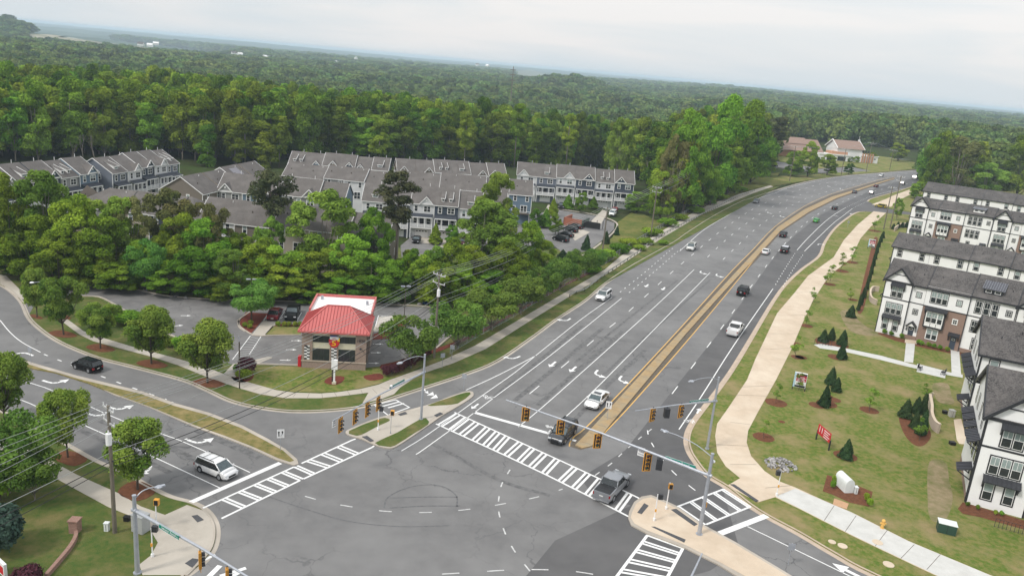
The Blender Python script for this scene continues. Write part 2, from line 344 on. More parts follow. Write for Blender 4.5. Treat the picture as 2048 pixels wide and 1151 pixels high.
# ---- right-hand block: lawn, wide path
LZ = .10
ring = [p + Vector((.0, 0, 0)) for p in kr] + W("1796,428 1850,432 2200,470 2600,900 2600,1400")
area('lawn', ring, LZ, grass, base=-.8)
area('lawn', kr2 + W("2050,345 2100,380 2000,420 1850,428 1822,424 1787,419 1749,409"), LZ, grass, base=-.8)
pl = "1494,760 1458,814 1434,848 1430,872 1434,906 1451,933 1480,957"
pt_up = "1747,423 1715,450 1688,480 1667,515 1616,552 1589,586 1554,627 1510,720 1494,760 1458,814 1434,848 1430,872 1434,906 1451,933 1480,957 1456,971 1470,981 1516,1005 1550,995"
pt_dn = "1602,1020 1702,1071 1821,1128 1900,1165 2060,1232"
pt_rt = "2130,1205 1980,1151 1817,1083 1702,1025 1650,1003 1591,976 1560,964 1529,943 1502,913 1493,886 1496,862 1516,824 1552,760 1584,696 1606,644 1624,605 1650,564 1667,545 1702,517 1721,477 1742,453 1772,426"
area('path', W(pt_up) + W(pt_dn) + W(pt_rt), LZ + .03, conct, base=-.7)
area('path', W("1590,978 1650,1003.6 1702,1025.6 1817,1083.6 1980,1151.6 2130,1206 2060,1231 1900,1164 1821,1127 1702,1070 1602,1019 1551,994"), LZ + .036, concw, base=-.7)
area('path', W("1744,409 1770,399 1790,390 1812,382 1835,374 1845,377 1815,392 1796,402 1782,414"), LZ + .03, conct, base=-.7)
sj = MB()
for a_, b_ in (("1447,790", "1538,793"), ("1478,775", "1545,772"), ("1521,700", "1583,697"), ("1536,668", "1597,668"), ("1553,630", "1614,631"), ("1589,586", "1637,584"), ("1625,546", "1663,549"), ("1460,845", "1500,850"), ("1432,890", "1495,893"), ("1460,930", "1512,930"), ("1530,977", "1582,972"), ("1690,1064", "1712,1032"), ("1801,1118", "1828,1090"), ("1750,1093", "1775,1060"), ("1648,1042", "1668,1012"), ("1853,1140", "1880,1110")):
    q = W(a_ + ' ' + b_); strip(sj, q, .05, LZ + .045, gutm)
S(sj.build('path_joints'))
area('footpath', W("1628,690 1640,688 1690,697 1762,712 1817,727 1860,738 1925,750 1925,756 1860,744 1812,733 1760,720 1690,704 1640,697"), LZ + .03, concw, base=-.7)
area('footpath', W("1812,684 1830,686 1826,726 1808,724"), LZ + .032, concw, base=-.7)
area('footpath', W("1901,698 1918,700 1922,752 1903,748"), LZ + .032, concw, base=-.7)
area('bench_pad', W("1834,728 1892,743 1890,757 1833,744"), LZ + .04, concw, base=-.7)
area('step', W("1810,680 1834,683 1833,689 1809,686"), LZ + .16, conct, base=-.7)
area('step', W("1899,694 1926,698 1925,703 1899,700"), LZ + .16, conct, base=-.7)
area('bare_soil', W("1858,925 1890,925 1898,960 1905,1000 1890,1040 1862,1040 1855,1000", n=4, closed=True), LZ + .01, dirt)
area('bare_soil', W("1866,768 1895,768 1902,790 1908,808 1880,806 1868,790", n=3, closed=True), LZ + .01, dirt)
area('bare_soil', W("1680,625 1700,622 1716,640 1735,655 1765,668 1740,672 1700,662", n=3, closed=True), LZ + .01, dirt)
area('mulch_bed', W("1760,662 1792,675 1850,690 1935,708 1934,714 1850,697 1790,682 1755,668"), LZ + .012, mulch)
area('mulch_bed', W("1925,1005 1960,1015 2050,1042 2050,1060 1960,1035 1925,1028 1915,1018"), LZ + .012, mulch)
area('mulch_bed', W("1798,834 1818,838 1850,850 1862,870 1852,888 1836,893 1818,882 1804,860", n=4, closed=True), LZ + .012, mulch)
area('mulch_bed', W("1654,950 1700,966 1745,984 1738,1014 1700,1006 1665,990 1645,983", n=0), LZ + .012, mulch)
area('mulch_bed', W("1749,475 1756,480 1748,520 1738,570 1726,622 1714,622 1722,580 1734,530 1742,498", n=3, closed=True), LZ + .012, mulch)
area('mulch_bed', W("1632,676 1650,680 1672,684 1697,692 1690,698 1665,694 1634,688", n=3, closed=True), LZ + .012, mulch)
area('paver', W("1668,998 1697,1008 1693,1019 1665,1010"), LZ + .05, mat('orange_paver', (.5, .3, .17), None, 2, world=True))
area('patio', W("1907,840 1922,838 1935,890 1918,888 1913,880"), LZ + .04, conct, base=-.7)
for u, v, rx in ((1673,715,15),(1602,715,10),(1653,808,18),(1552,806,19),(1527,875,19),(1738,821,16),(1563,844,6),(1690,912,20),(1634,811,14),(1659,569,10),(1681,542,12),(1652,542,10),(1703,525,10),(1595,715,11),(1612,652,11),(1667,800,12),(1706,600,8),(1749,462,9),(1680,528,9),(1590,688,10),(1646,688,9),(1656,793,8),(1736,447,8)):
    c_ = P(u, v); r_ = (P(u + rx, v) - c_).length
    area('mulch_ring', [c_ + Vector((math.cos(t * .45), math.sin(t * .45), 0)) * r_ * (1 + .08 * rnd.random()) for t in range(14)], LZ + .02, mulch)
# ---- left block around the restaurant
ring = kl[52:] + W("-200,380 150,420 560,440 905,520 1100,500 1290,470 1400,418 1500,383 1560,372")
area('verge', ring, LZ - .02, verge, base=-.8)
area('lot', W("57,632 68,612 88,600 149,592 187,593 209,598 253,623 300,650 343,672 365,681 400,700 440,724 467,729 508,728 603,732 730,736 758,733 815,716 840,708 873,696 904,670 915,650 900,625 855,615 750,610 640,606 552,604 450,601.5 384,598 330,593 286,584 242,574 198,572 149,573 90,576 40,585 46,608"), LZ + .0, asph3, base=-.7)
lk = MB()
for s_ in ("900,628 855,614 750,609 640,605 552,603 450,600.5 384,597 330,592 286,583 242,573 198,571 149,572", "143,593 187,593.6 209,599 253,624 300,650 343,672 365,681", "508,729 603,732", "904,668 915,650", "873,697 904,670"):
    strip(lk, W(s_, n=3), .28, LZ + .14, kerbm, 0)
for s_ in ("476,642 481,655 510,672 552,672 603,671", "500,625 487,634 477,643 478,655 490,664"):
    strip(lk, W(s_, n=3), .22, LZ + .14, kerbm, 0)
S(lk.build('kerb'))
area('sidewalk', W("0,550 12,552 50,590 55,600 40,598 0,566"), LZ + .03, conc, base=-.7)
area('sidewalk', W("119,640 136,640 167,663 204,676 264,694 347,716 400,731 448,749 492,764 552,781 588,786 640,788 673,785.5 720,779 757,770 781,760 840,739 884,722 950,692 1038,640 1126,588 1209,540 1242,512 1323,463 1404,415 1485,386 1540,371 1546,373 1506,387 1404,429 1323,477 1224,542 1139,593 1038,656 972,698 906,727 840,749 800,776 788,789 760,800 725,807 737,786 690,792 639,797 571,797 520,789 479,777 420,757 356,731 303,714 228,694 187,683 160,670"), LZ + .03, conc, base=-.7)
area('sidewalk', W("448,748 466,729 508,721 538,714 545,716 500,735 470,756"), LZ + .035, conc, base=-.7)
sj = MB(); q = W("128,640 160,662 200,680 284,704 352,724 440,752 490,770 545,785 630,792.5 700,787 760,782 790,767 840,744 895,724 961,695 1038,648 1132,590 1217,541 1323,470 1404,422 1490,388", n=3)
for s_ in np.arange(1, plen(q), 1.8):
    a_, c_ = at_len(q, s_), at_len(q, s_ + .1); d_ = (c_ - a_).normalized(); n_ = Vector((-d_.y, d_.x, 0)); strip(sj, [a_ - n_ * .85, a_ + n_ * .85], .04, LZ + .037, gutm)
S(sj.build('sidewalk_joints'))
area('restaurant_lawn', W("500,737 560,733 603,734 735,738 758,735 815,722 850,716 868,715 838,735 790,756 757,768 720,777 673,784 588,784 540,778 498,766 470,756 480,745"), LZ + .015, grass)
area('mulch_bed', W("462,756 480,748 500,744 508,752 500,762 480,766", n=2, closed=True), LZ + .03, mulchr)
area('mulch_bed', W("648,765 662,754 688,754 684,765 668,771", n=3, closed=True), LZ + .03, mulchr)
area('mulch_bed', W("727,753 760,748 766,758 740,762", n=3, closed=True), LZ + .03, mulchr)
area('mulch_bed', W("758,738 815,722 880,703 960,668 1040,622 1130,572 1200,537 1196,533 1120,574 1030,624 950,668 900,688 840,708 800,722 762,730"), LZ + .022, mulchr)
area('mulch_bed', W("536,628 492,625 479,645 480,655 494,664 502,668"), LZ + .03, mulchr)
area('walkway', W("527,642 560,641 530,672 503,672"), LZ + .05, conc, base=-.7)
area('walkway', W("758,635 790,632 797,646 770,665 745,664"), LZ + .045, conc, base=-.7)
area('island_lawn', W("545,653 603,653 601,670 530,670"), LZ + .05, grass)
area('mulch_bed', W("555,649 620,650 618,654 548,653"), LZ + .055, mulchr)
area('mulch_bed', W("784,660 800,637 815,634 812,650 782,678 745,680 748,668", n=0), LZ + .03, mulchr)
area('meadow', W("75,548 130,545 185,553 190,562 150,568 90,572", n=3, closed=True), LZ + .02, meadow)
for u, v, a_, b_ in ((117,634,26,9),(125,669,30,10),(201,697,30,11),(304,729,32,12),(417,767,34,13),(72,634,14,6)):
    c_ = P(u, v); area('mulch_bed', W(f"{u-a_},{v-2} {u-2},{v-b_*.8} {u+a_},{v+3} {u+2},{v+b_*.7}", n=3, closed=True), LZ + .02, mulch)
# ---- slope between sidewalk and townhouses
area('meadow', W("1140,575 1209,538 1242,510 1323,461 1404,413 1485,384 1544,369 1560,345 1500,352 1440,392 1372,425 1310,440 1270,420 1235,445 1225,475 1190,505 1120,520 1040,570 1020,610"), LZ + .0, meadow)
area('meadow', W("1530,365 1544,372 1620,360 1690,350 1742,346 1823,339 1900,334 1900,322 1800,333 1740,338 1690,343 1620,350 1560,352"), LZ + .01, grass)
# ---- slip-lane island
isl = W("691,865 703,857 757,836 853,811 901,793 931,783.5 944,784 947,788 944,795 918,812 884,832 857,851 825,873 792,894 775,897 751,891 724,879 700,872", n=3, closed=True)
area('traffic_island', isl, .13, kerbm, base=-.7)
area('island_paving', W("724,872 757,851 780,837 856,813 900,797 905,808 884,826 850,849 835,845 793,868 750,885"), .15, conc, base=-.7)
area('island_grass', W("698,863 757,839 775,838 779,843 757,853 722,871 707,871", n=2, closed=True), .155, verge, base=-.7)
area('island_grass', W("750,887 795,866 843,838 855,841 856,850 826,869 790,892 773,894", n=2, closed=True), .155, verge, base=-.7)
area('island_grass', W("855,812 900,796 932,786 941,789 915,808 880,812", n=2, closed=True), .155, verge, base=-.7)
# ---- median of the cross street and of the avenue
md = W("597,928 594,919 571,899 537,879 486,852 418,826 350,807 286,784 220,768 154,752 88,733 24,714 0,704 -120,668") + W("-120,674 0,713 44,731 110,744 176,764 228,790 300,815 384,852 452,877 503,897 554,921 588,931")
area('median', md, .12, kerbm, base=-.7)
area('median_grass', [p for p in W("588,922 566,902 530,882 482,857 414,831 346,812 282,789 216,773 150,757 84,738 24,719 -60,693") + W("-60,692 24,722 60,737 110,746 176,767 230,789 302,815 386,850 454,874 505,894 556,917 580,925")], .14, dryg, base=-.7)
AMd = W("1150,891 1173,868 1250,784 1314,714 1380,644 1474,542 1515,498 1556,454 1609,419 1663,394 1716,378 1757,365 1788,357.5") + W("1788,358.5 1766,364.5 1725,378 1672,397 1618,424 1560,463 1505,523 1487,541 1430,603 1372,668 1320,730 1270,790 1220,850 1193,884 1183,893 1165,897")
area('median_gutter', W("1140,892 1150,872 1173,856 1250,776.5 1363,655 1465,541.5 1506,500.5 1550,454.5 1608,414 1661.5,389.5 1715,373.5 1756,361.5 1788,354.5") + W("1790,358 1769,365 1729,379 1675,398 1621,425 1562,464 1510,524 1488,545 1388,665 1278,790 1223,849 1180,893 1160,899"), .010, gutm, base=-.05)
area('avenue_median', AMd, .16, medc, base=-.7)
sj = MB(); q = W("1165,893 1183,876 1260,787 1376,656 1480,541 1558,458 1613,421 1668,395.5 1760,365", n=3)
for s_ in np.arange(1, plen(q), 3.):
    a_, c_ = at_len(q, s_), at_len(q, s_ + .1); d_ = (c_ - a_).normalized(); n_ = Vector((-d_.y, d_.x, 0)); strip(sj, [a_ - n_ * .6, a_ + n_ * .6], .05, .168, gutm)
S(sj.build('median_joints'))
# ---- right-hand concrete island
ri = W("1258,1024 1268,1005 1283,994 1302,991 1332,1003 1351,1012 1404,1049 1472,1086 1557,1137 1620,1175") + W("1500,1170 1438,1131 1370,1097 1292,1067 1262,1051 1256,1036")
area('traffic_island', ri, .15, kerbm, base=-.7)
ri2 = W("1264,1026 1272,1009 1286,999 1302,996 1330,1007 1351,1017 1404,1054 1470,1090 1557,1142 1600,1170") + W("1520,1170 1440,1126 1372,1092 1294,1062 1268,1048 1261,1036")
area('island_paving', ri2, .17, conct, base=-.7)
for s_ in ("1288,1008 1297,1013 1283,1030 1274,1027", "1302,1055 1309,1055 1371,1081 1368,1087", "1341,1021 1352,1019 1395,1050 1388,1054", "1460,970 1468,970 1517,1003 1512,1005", "724,875 734,873 748,883 741,885", "796,830 810,825 815,829 801,833", "868,832 880,826 886,829 873,835"):
    area('tactile_pad', W(s_), .185, tact, base=.0)
# ---- near-left corner
ring = ks + W("-200,1400 -600,1000 -400,720")
area('verge', ring, LZ, verge, base=-.8)
area('sidewalk', W("75,937 136,971 217,1015 262,1033 300,1060 316,1086 302,1112 279,1130 285,1151 375,1151 400,1127 421,1100 429,1072 426,1045 409,1023 374,1011 330,1031 282,1014 238,988 153,950 78,909 0,880 0,905"), LZ + .03, conc, base=-.7)
area('mulch_bed', W("100,915 136,902 175,918 150,933 120,925", n=3, closed=True), LZ + .03, mulch)
area('mulch_bed', W("235,985 270,962 313,982 275,1003", n=3, closed=True), LZ + .03, mulch)
for s_ in ("383,1033 395,1031 408,1041 395,1046", "370,1128 385,1118 399,1120 385,1137"): area('tactile_pad', W(s_), LZ + .05, tact, base=.0)
# ---- townhouse streets
area('townhouse_street', W("1129,510 1178,502 1210,476 1228,459 1229,446 1190,432 1116,420 1000,440 900,462 830,468 801,492 803,515 850,512 920,522 1000,500 1102,486", n=0), LZ + .02, asph3, base=-.7)
lk = MB(); strip(lk, W("1116,418 1190,430 1230,444 1232,458 1213,478 1180,503 1165,512", n=4), .5, LZ + .12, kerbm, 0)
for q_ in ("828,470 850,462 892,476 872,490 842,486", "885,480 912,470 945,482 920,500 880,494", "1180,445 1205,420 1216,424 1200,452", "1086,428 1096,410 1108,412 1104,432", "1140,470 1160,458 1180,465 1150,482"):
    p_ = W(q_); lk.prism([(q.x, q.y) for q in p_], -.1, LZ + .05, conc)
S(lk.build('driveway'))
area('church_lot', W("1500,330 1560,335 1640,346 1700,345 1742,342 1700,334 1640,338 1560,324 1510,318"), LZ + .03, asph3)
area('church_lawn', W("1540,306 1560,322 1640,337 1705,332 1742,341 1825,336 1830,325 1790,318 1740,306 1680,306 1600,300"), LZ + .02, grass)
area('church_lot', W("1740,306 1790,318 1850,322 1850,305 1760,298"), LZ + .035, asph3)
# ---------------------------------------------------------------- road markings
def mline(pts, wd=.13, m=whitep, z=ZM, name='lane_line'):
    b = MB(); strip(b, pts, wd, z, m); return S(b.build(name))
def mdash(pts, on, off, wd=.13, ph=0, m=whitep, name='dashed_line', z=ZM):
    b = MB(); L = plen(pts); s_ = ph
    while s_ < L - .2:
        strip(b, [at_len(pts, s_), at_len(pts, s_ + on / 2), at_len(pts, min(L, s_ + on))], wd, z, m); s_ += on + off
    return S(b.build(name))
mline(W("1243,596 1139,680 1071,733 994,790 940,831 850,896 832,908", n=4))
mline(W("1224.5,594 1160,640 1071,711 1029,745 965,790 918,824 850,872 803,901", n=4))
mline(W("1071,711 1000,748 932,779.5", n=3), .16)
mdash(W("1240,584 1293,541.5 1336,504 1349,494", n=4), 1.0, 2.6, .16); mdash(W("1258,585 1311,541 1350,507 1362,498", n=4), 1.0, 2.6, .16)
mline(W("1359.6,501.6 1409,458.5 1458,429 1508,400 1550,386 1581,374.5 1650,359 1715,350 1823,344 1900,338", n=4), .15)
D1 = W("1059,787 1139,721 1199,670 1250,629 1325,561 1357,532.5 1386,508 1412,485.5 1436,466 1460,448.5 1483,432 1505,418.5 1527,407 1570,389 1613,375.5 1654,365.5 1740,354 1823,347", n=4); mdash(D1, 3.6, 8.9, .14)
D2 = W("1415,514 1439,491 1462,470.6 1484,453 1506,437 1526,423.5 1548,412 1590,393.5 1631,380 1700,364 1780,353", n=4); mdash(D2, 3.4, 9.4, .14)
D3 = W("1446,519 1468,497.6 1490,477 1510,458.5 1531,442 1551,429 1591,406.7 1630,390.6 1700,371 1780,356", n=4); mdash(D3, 3.4, 9.4, .14)
mline(W("1388,539 1345,580 1290,631 1112,790 1037,853", n=4)); mline(W("1420,545 1290,677 1183,785 1095,865", n=4))
D4 = W("1344,787 1389,727 1425.5,679 1455,639 1481,602.5 1504,570 1525,542 1544,517 1581,475 1616,442 1651,419 1688,402 1707,394 1762,379 1830,364", n=4); mdash(D4, 3.6, 9.0, .15)
mline(W("1546,577 1469,688 1404,790 1358,858", n=4), .16)
mdash(W("1551,569 1567,542 1590,506", n=3), .9, 2.4, .2); mdash(W("1566,573 1582,545 1606,509", n=3), .9, 2.4, .2)
mline(W("1594,500 1615.7,476 1645,447.6 1667,430 1691.6,415", n=4), .16); mline(W("1609,502 1637,474.5 1667,446 1686,431.5 1704,417.5", n=4), .16)
mdash(W("1691.6,415 1715,404 1737,394 1750,390", n=3), .9, 2.6, .2); mdash(W("1704,417.5 1725,407 1742,399 1756,394", n=3), .9, 2.6, .2)
mline(W("1750,390 1778,383 1809,376", n=3), .16)
mline(W("1139,892 1140,884 1150,871 1173,853 1250,774.5 1363,653 1465,540 1506,499 1550,453 1608,412.6 1661.5,388 1715,372 1756,360 1788,353", n=3), .16, yellp)
mline(W("1179.5,894 1223.6,850 1279,790 1389,664 1491,541 1512,515 1564.6,458 1621,418 1675,391 1729,375 1769,361.5 1791,355", n=3), .16, yellp)
mline(W("948,824 1098,866"), .62, name='stop_line'); mline(W("1141,878 1152,881"), .5, name='stop_line')
mline(W("560.6,925 381,1004"), .62, name='stop_line'); mline(W("1440,1066 1534,1030"), .75, name='stop_line'); mline(W("1476,1150 1490,1133"), 1.0, name='stop_line')
mline(W("1495,1052 1650,1127 1800,1200", n=3), .14)
mline(W("0,640 20,664 44,684 81,704", n=4), .15); mdash(W("88,708 104,714.5 121,721 140,728.5 165,738 200,751 222,759 246,768 268,776 291,784 330,798", n=3), .9, 2.2, .2)
mline(W("-40,745 63,766 140,795 248,842 360,880 500,944", n=3), .13); mline(W("-40,775 44,800 90,820 160,846 290,905 440,975", n=3), .13)
mdash(W("352,807 330,797"), .9, 1)
mdash(W("605,990 655,1004 700,1012 745,1019 795,1023 849,1024 905,1021 957,1015 1005,1007 1053,998 1094,988 1125,977", n=3), 1.3, 2.8, .15, .3, m=guide)
mdash(W("1021,937 1004,966 998,993 997,1020 1005,1051 1016,1078 1033,1107 1063,1145", n=3), 1.1, 2.0, .15, .2, m=guide)
mdash(W("884,1147 953,1143 1014,1139 1080,1138 1144,1141 1208,1151", n=3), 1.6, 2.6, .15, m=guide)
mdash(W("1190,950 1224,925 1246,904 1280,875 1313,850", n=3), 1.1, 2.0, .15, m=guide); mdash(W("1295,860 1300,880 1330,925 1357,953 1392,981 1400,985", n=3), 1.2, 2.4, .15)
def xwalk(tp, bt, tx, bx, dx, wd=.3):
    b = MB(); T, B_ = W(tp), W(bt); strip(b, T, .25, ZM, whitep); strip(b, B_, .25, ZM, whitep)
    def onx(pts, u):
        pp = [px(q) for q in pts]
        for i in range(len(pts) - 1):
            lo, hi = sorted((pp[i][0], pp[i + 1][0]))
            if lo - .01 <= u <= hi + .01 or i == len(pts) - 2: 
                t_ = (u - pp[i][0]) / (pp[i + 1][0] - pp[i][0]); return pts[i].lerp(pts[i + 1], t_)
    for a_, c_ in zip(tx, bx):
        for k_ in (0, dx): strip(b, [onx(T, a_ + k_), onx(B_, c_ + k_)], wd, ZM + .001, whitep)
    return S(b.build('crosswalk'))
xwalk("909,824 999,865 1122,921 1200,957 1283,998", "872,847 947,881 1020,914.5 1095,950 1173,989 1257,1032", [913 + q for q in (0, 18, 38, 60, 79, 99, 126, 150, 174, 198, 234, 260, 284, 343)], [876 + q for q in (0, 22, 43, 68, 90, 110, 132, 158, 182, 208, 241, 268, 294, 355)], 8)
xwalk("703,880 603,926", "744,894 607,957", [672, 640, 612], [709, 677, 652], 7, .28)
xwalk("588,933 404,1016", "600,960 443,1036", [588, 560, 529, 502, 471, 440], [626, 600, 570, 544, 514, 482], 7, .28)
mline(W("703,880 711,877"), .25); mline(W("744,894 748,891"), .25)
xwalk("1353,1013 1448,977", "1412,1048 1502,1012", [1353, 1378, 1402, 1425, 1443], [1407, 1430, 1455, 1478, 1497], 4, .26)
b = MB(); A_, B_ = W("1295,1069 1234,1151 1220,1172"), W("1366,1095 1336,1151 1325,1172"); strip(b, A_, .3, ZM, whitep); strip(b, B_, .3, ZM, whitep)
for t_ in (0.01, .16, .22, .38, .44, .62, .69, .86, .93): strip(b, [at_len(A_, t_ * plen(A_) * .8), at_len(B_, t_ * plen(B_) * .9)], .28, ZM + .001, whitep)
S(b.build('crosswalk'))
b = MB(); q = W("749,809 791.6,799 818.7,814 776,829.6 749,809"); strip(b, q, .28, ZM, whitep); strip(b, W("776,815 808,806"), .28, ZM + .001, whitep); strip(b, W("765,812 798,803"), .28, ZM + .001, whitep); S(b.build('crosswalk'))
b = MB()
for s_ in ("849,784 856,781 857,787", "853,790 866,783 868,790", "860,797 872,788 876,795", "846,780 850,777 852,782"):
    b.poly([Vector((p.x, p.y, ZM)) for p in W(s_)], whitep)
S(b.build('yield_triangles'))
mline(W("350,1148 430,1108", ), .3); mline(W("410,1160 440,1130"), .5); mline(W("440,1151 492,1135"), .4); mline(W("465,1151 480,1143"), .4)
# arrows: outline in metres, forward = +y
def arrow_shape(b, kind, o, fw, s=1.0, z=ZM):
    sdv = Vector((fw.y, -fw.x, 0))
    def T(l): return [o + fw * (y * s) + sdv * (x * s) for x, y in l]
    def pl_(l): b.add([(p.x, p.y, z) for p in T(l)], [tuple(range(len(l)))], whitep)
    if kind == 's': pl_([(-.16, -1.3), (.16, -1.3), (.16, .3), (-.16, .3)]); pl_([(-.55, .3), (.55, .3), (0, 1.3)])
    else:
        sg = 1 if kind == 'r' else -1; cu = [(0, -1.3), (0, -.4), (.12 * sg, .25), (.5 * sg, .6), (1.0 * sg, .75)]
        for a_, c_ in zip(cu, cu[1:]):
            d_ = Vector((c_[0] - a_[0], c_[1] - a_[1])).normalized(); n_ = Vector((-d_.y, d_.x)) * .16; e_ = d_ * .05
            pl_([(a_[0] + n_.x, a_[1] + n_.y), (a_[0] - n_.x, a_[1] - n_.y), (c_[0] - n_.x + e_.x, c_[1] - n_.y + e_.y), (c_[0] + n_.x + e_.x, c_[1] + n_.y + e_.y)])
        pl_([(1.0 * sg, 1.3), (1.0 * sg, .2), (1.95 * sg, .78)])
def arrow(kind, u0, v0, u1, v1, s=1.15):     # centre and a point further along the travel direction
    o = P(u0, v0); d = (P(u1, v1) - o).normalized(); b = MB(); arrow_shape(b, kind, o, d, s); S(b.build('lane_arrow'))
for a_ in (('s', 1105, 728, 1080, 748), ('s', 1146, 738, 1120, 760), ('s', 1293.5, 571, 1270, 590), ('s', 1327, 577, 1305, 598), ('l', 1190, 745, 1168, 766), ('l', 1238, 757, 1215, 780), ('l', 1400, 544, 1380, 562), ('l', 1432, 550, 1412, 572), ('l', 1535, 425, 1515, 438), ('l', 1560, 432, 1540, 446), ('l', 1655, 372, 1630, 379), ('l', 1680, 378, 1655, 386), ('r', 1136, 640, 1116, 655), ('r', 1030, 716, 1000, 728),
           ('r', 1637, 488, 1655, 470), ('r', 1702, 427, 1715, 418), ('l', 100, 765, 130, 775), ('l', 228, 817, 258, 829), ('l', 388, 884, 420, 897), ('s', 120, 860, 152, 874), ('l', 185, 830, 210, 840), ('r', 300, 930, 330, 945), ('l', 55, 706, 20, 690), ('s', 1700, 1143, 1690, 1138)): arrow(*a_, s=1.4 if a_[1] > 1690 else 1.1)
for a_ in (('s', 372, 632, 385, 632), ('s', 356, 652, 370, 651), ('s', 436, 659, 450, 660), ('s', 593, 682, 600, 682), ('s', 583, 700, 590, 700), ('s', 571, 721, 580, 721), ('s', 757, 689, 765, 689), ('s', 752, 706, 760, 706), ('s', 748, 727, 756, 727)):
    o = P(a_[1], a_[2]); b = MB(); arrow_shape(b, 's', o, (P(a_[3], a_[4]) - o).normalized(), .62, LZ + .012); S(b.build('lot_arrow'))
def bike_sign(u, v, u1, v1, s=1.0):
    o = P(u, v); f = (P(u1, v1) - o).normalized(); r_ = Vector((f.y, -f.x, 0)); b = MB()
    for sx in (-.55, .55): strip(b, [o + r_ * (sx + .34 * math.cos(t * .524)) * s + f * (.34 * math.sin(t * .524)) * s for t in range(13)], .11, ZM, whitep)
    for l in ([(-.55, 0), (-.2, .55), (.3, .55), (.55, 0)], [(-.2, .55), (.02, 0), (.3, .55)], [(-.3, .75), (.1, .95), (.35, .6)]): strip(b, [o + r_ * x * s + f * y * s for x, y in l], .1, ZM + .001, whitep)
    S(b.build('bicycle_symbol'))
bike_sign(1381, 843, 1392, 826); bike_sign(977, 793, 962, 806, .9); bike_sign(1672, 432, 1680, 424, 1.0); bike_sign(1098, 852, 1085, 862, .5)
arrow('s', 1397, 821, 1406, 806, .8); arrow('s', 950, 812, 936, 822, .8)
# lot markings
b = MB(); Z_ = LZ + .012
for s_ in ("501,672 465,720", "523,672 499,709", "541,625 503,672"): strip(b, W(s_), .12, Z_, whitep)
for i in range(9):
    t_ = i / 9; strip(b, [P(501 - 36 * t_, 674 + 46 * t_), P(523 - 24 * t_, 676 + 34 * t_ + 4)], .14, Z_, bluep)
for s_ in ("562,638 566,634", "594,642 603,626", "558,641 570,622", "540,622 527,641"): strip(b, W(s_), .1, Z_, whitep)
for i in range(6): strip(b, W(f"{755+i*1.5},{648-i*3} {782+i},{651-i*3}"), .15, LZ + .056, signw)
strip(b, W("751,653 757,632 787,632 781,655"), .14, LZ + .057, signw)
S(b.build('lot_markings'))
# tyre marks and repair patches
skid = mat('tyre_rubber_mark', (.075, .075, .078), (.15, .15, .152), 3, rough=.8, world=True)
b = MB()
strip(b, smooth([P(768, 1015), P(775, 995), P(805, 978), P(845, 969), P(885, 972), P(912, 990), P(914, 1012)], 6), .16, .009, skid)
strip(b, W("780,995 850,993 915,993", n=3), .13, .009, skid); strip(b, W("780,1015 850,1011 920,1011", n=3), .16, .009, skid)
strip(b, W("530,990 620,1020 700,1042 800,1052 900,1050", n=4), .12, .009, skid)
S(b.build('tyre_marks'))
for s_ in ("1095,655 1140,668 1170,646 1127,634", "965,790 1040,738 1085,705 1060,770 990,800"): area('patch', W(s_), .004, mat('old_patch', (.165, .16, .157), (.135, .132, .131), .6, world=True), base=0)
oil = mat('worn_lane_oil', (.070, .069, .070), (.150, .148, .147), 1.3, rough=.8, world=True, k=(.34, .60))
def wear(s_, wd): b = MB(); strip(b, W(s_, n=4), wd, .0092, oil); S(b.build('lane_wear'))
wear("1205,656 1110,735 1030,800", .8); wear("1245,662 1150,745 1075,810", .8); wear("1290,700 1215,770 1150,838", .7); wear("395,860 470,893 520,915", 1.0); wear("200,840 330,890 420,935", .9); wear("60,815 250,900 340,945", .7)
wear("1165,650 1070,728 985,795", .7); wear("1330,705 1262,775 1205,835", .6); wear("1420,560 1300,665 1200,755", .5); wear("1355,560 1240,650 1150,725", .5); wear("1100,990 1000,960 900,905 860,885", .6)
# ---------------------------------------------------------------- trees
def leafmat(name, a, b_, tr=.22, rand=.22, hue=.02):
    m = bpy.data.materials.new(name); m.use_nodes = True; t = m.node_tree; n = t.nodes; l = t.links
    for q in list(n): n.remove(q)
    o = n.new('ShaderNodeOutputMaterial'); df = n.new('ShaderNodeBsdfDiffuse'); tl = n.new('ShaderNodeBsdfTranslucent'); mx = n.new('ShaderNodeMixShader'); mx.inputs[0].default_value = tr
    at = n.new('ShaderNodeAttribute'); at.attribute_name = 'tone'
    cm = n.new('ShaderNodeMixRGB'); cm.inputs['Color1'].default_value = (*a, 1); cm.inputs['Color2'].default_value = (*b_, 1); l.new(at.outputs['Fac'], cm.inputs['Fac'])
    oi = n.new('ShaderNodeObjectInfo'); hs = n.new('ShaderNodeHueSaturation')
    mr = n.new('ShaderNodeMapRange'); mr.inputs['To Min'].default_value = 1 - rand; mr.inputs['To Max'].default_value = 1 + rand
    mh = n.new('ShaderNodeMapRange'); mh.inputs['To Min'].default_value = .5 + hue; mh.inputs['To Max'].default_value = .5 - hue
    ms = n.new('ShaderNodeMath'); ms.operation = 'FRACT'; mm = n.new('ShaderNodeMath'); mm.operation = 'MULTIPLY'; mm.inputs[1].default_value = 7.31
    l.new(oi.outputs['Random'], mr.inputs['Value']); l.new(oi.outputs['Random'], mm.inputs[0]); l.new(mm.outputs[0], ms.inputs[0]); l.new(ms.outputs[0], mh.inputs['Value'])
    l.new(mr.outputs['Result'], hs.inputs['Value']); l.new(mh.outputs['Result'], hs.inputs['Hue']); l.new(cm.outputs['Color'], hs.inputs['Color'])
    l.new(hs.outputs['Color'], df.inputs['Color']); l.new(hs.outputs['Color'], tl.inputs['Color'])
    l.new(df.outputs[0], mx.inputs[1]); l.new(tl.outputs[0], mx.inputs[2]); l.new(mx.outputs[0], o.inputs['Surface']); return m
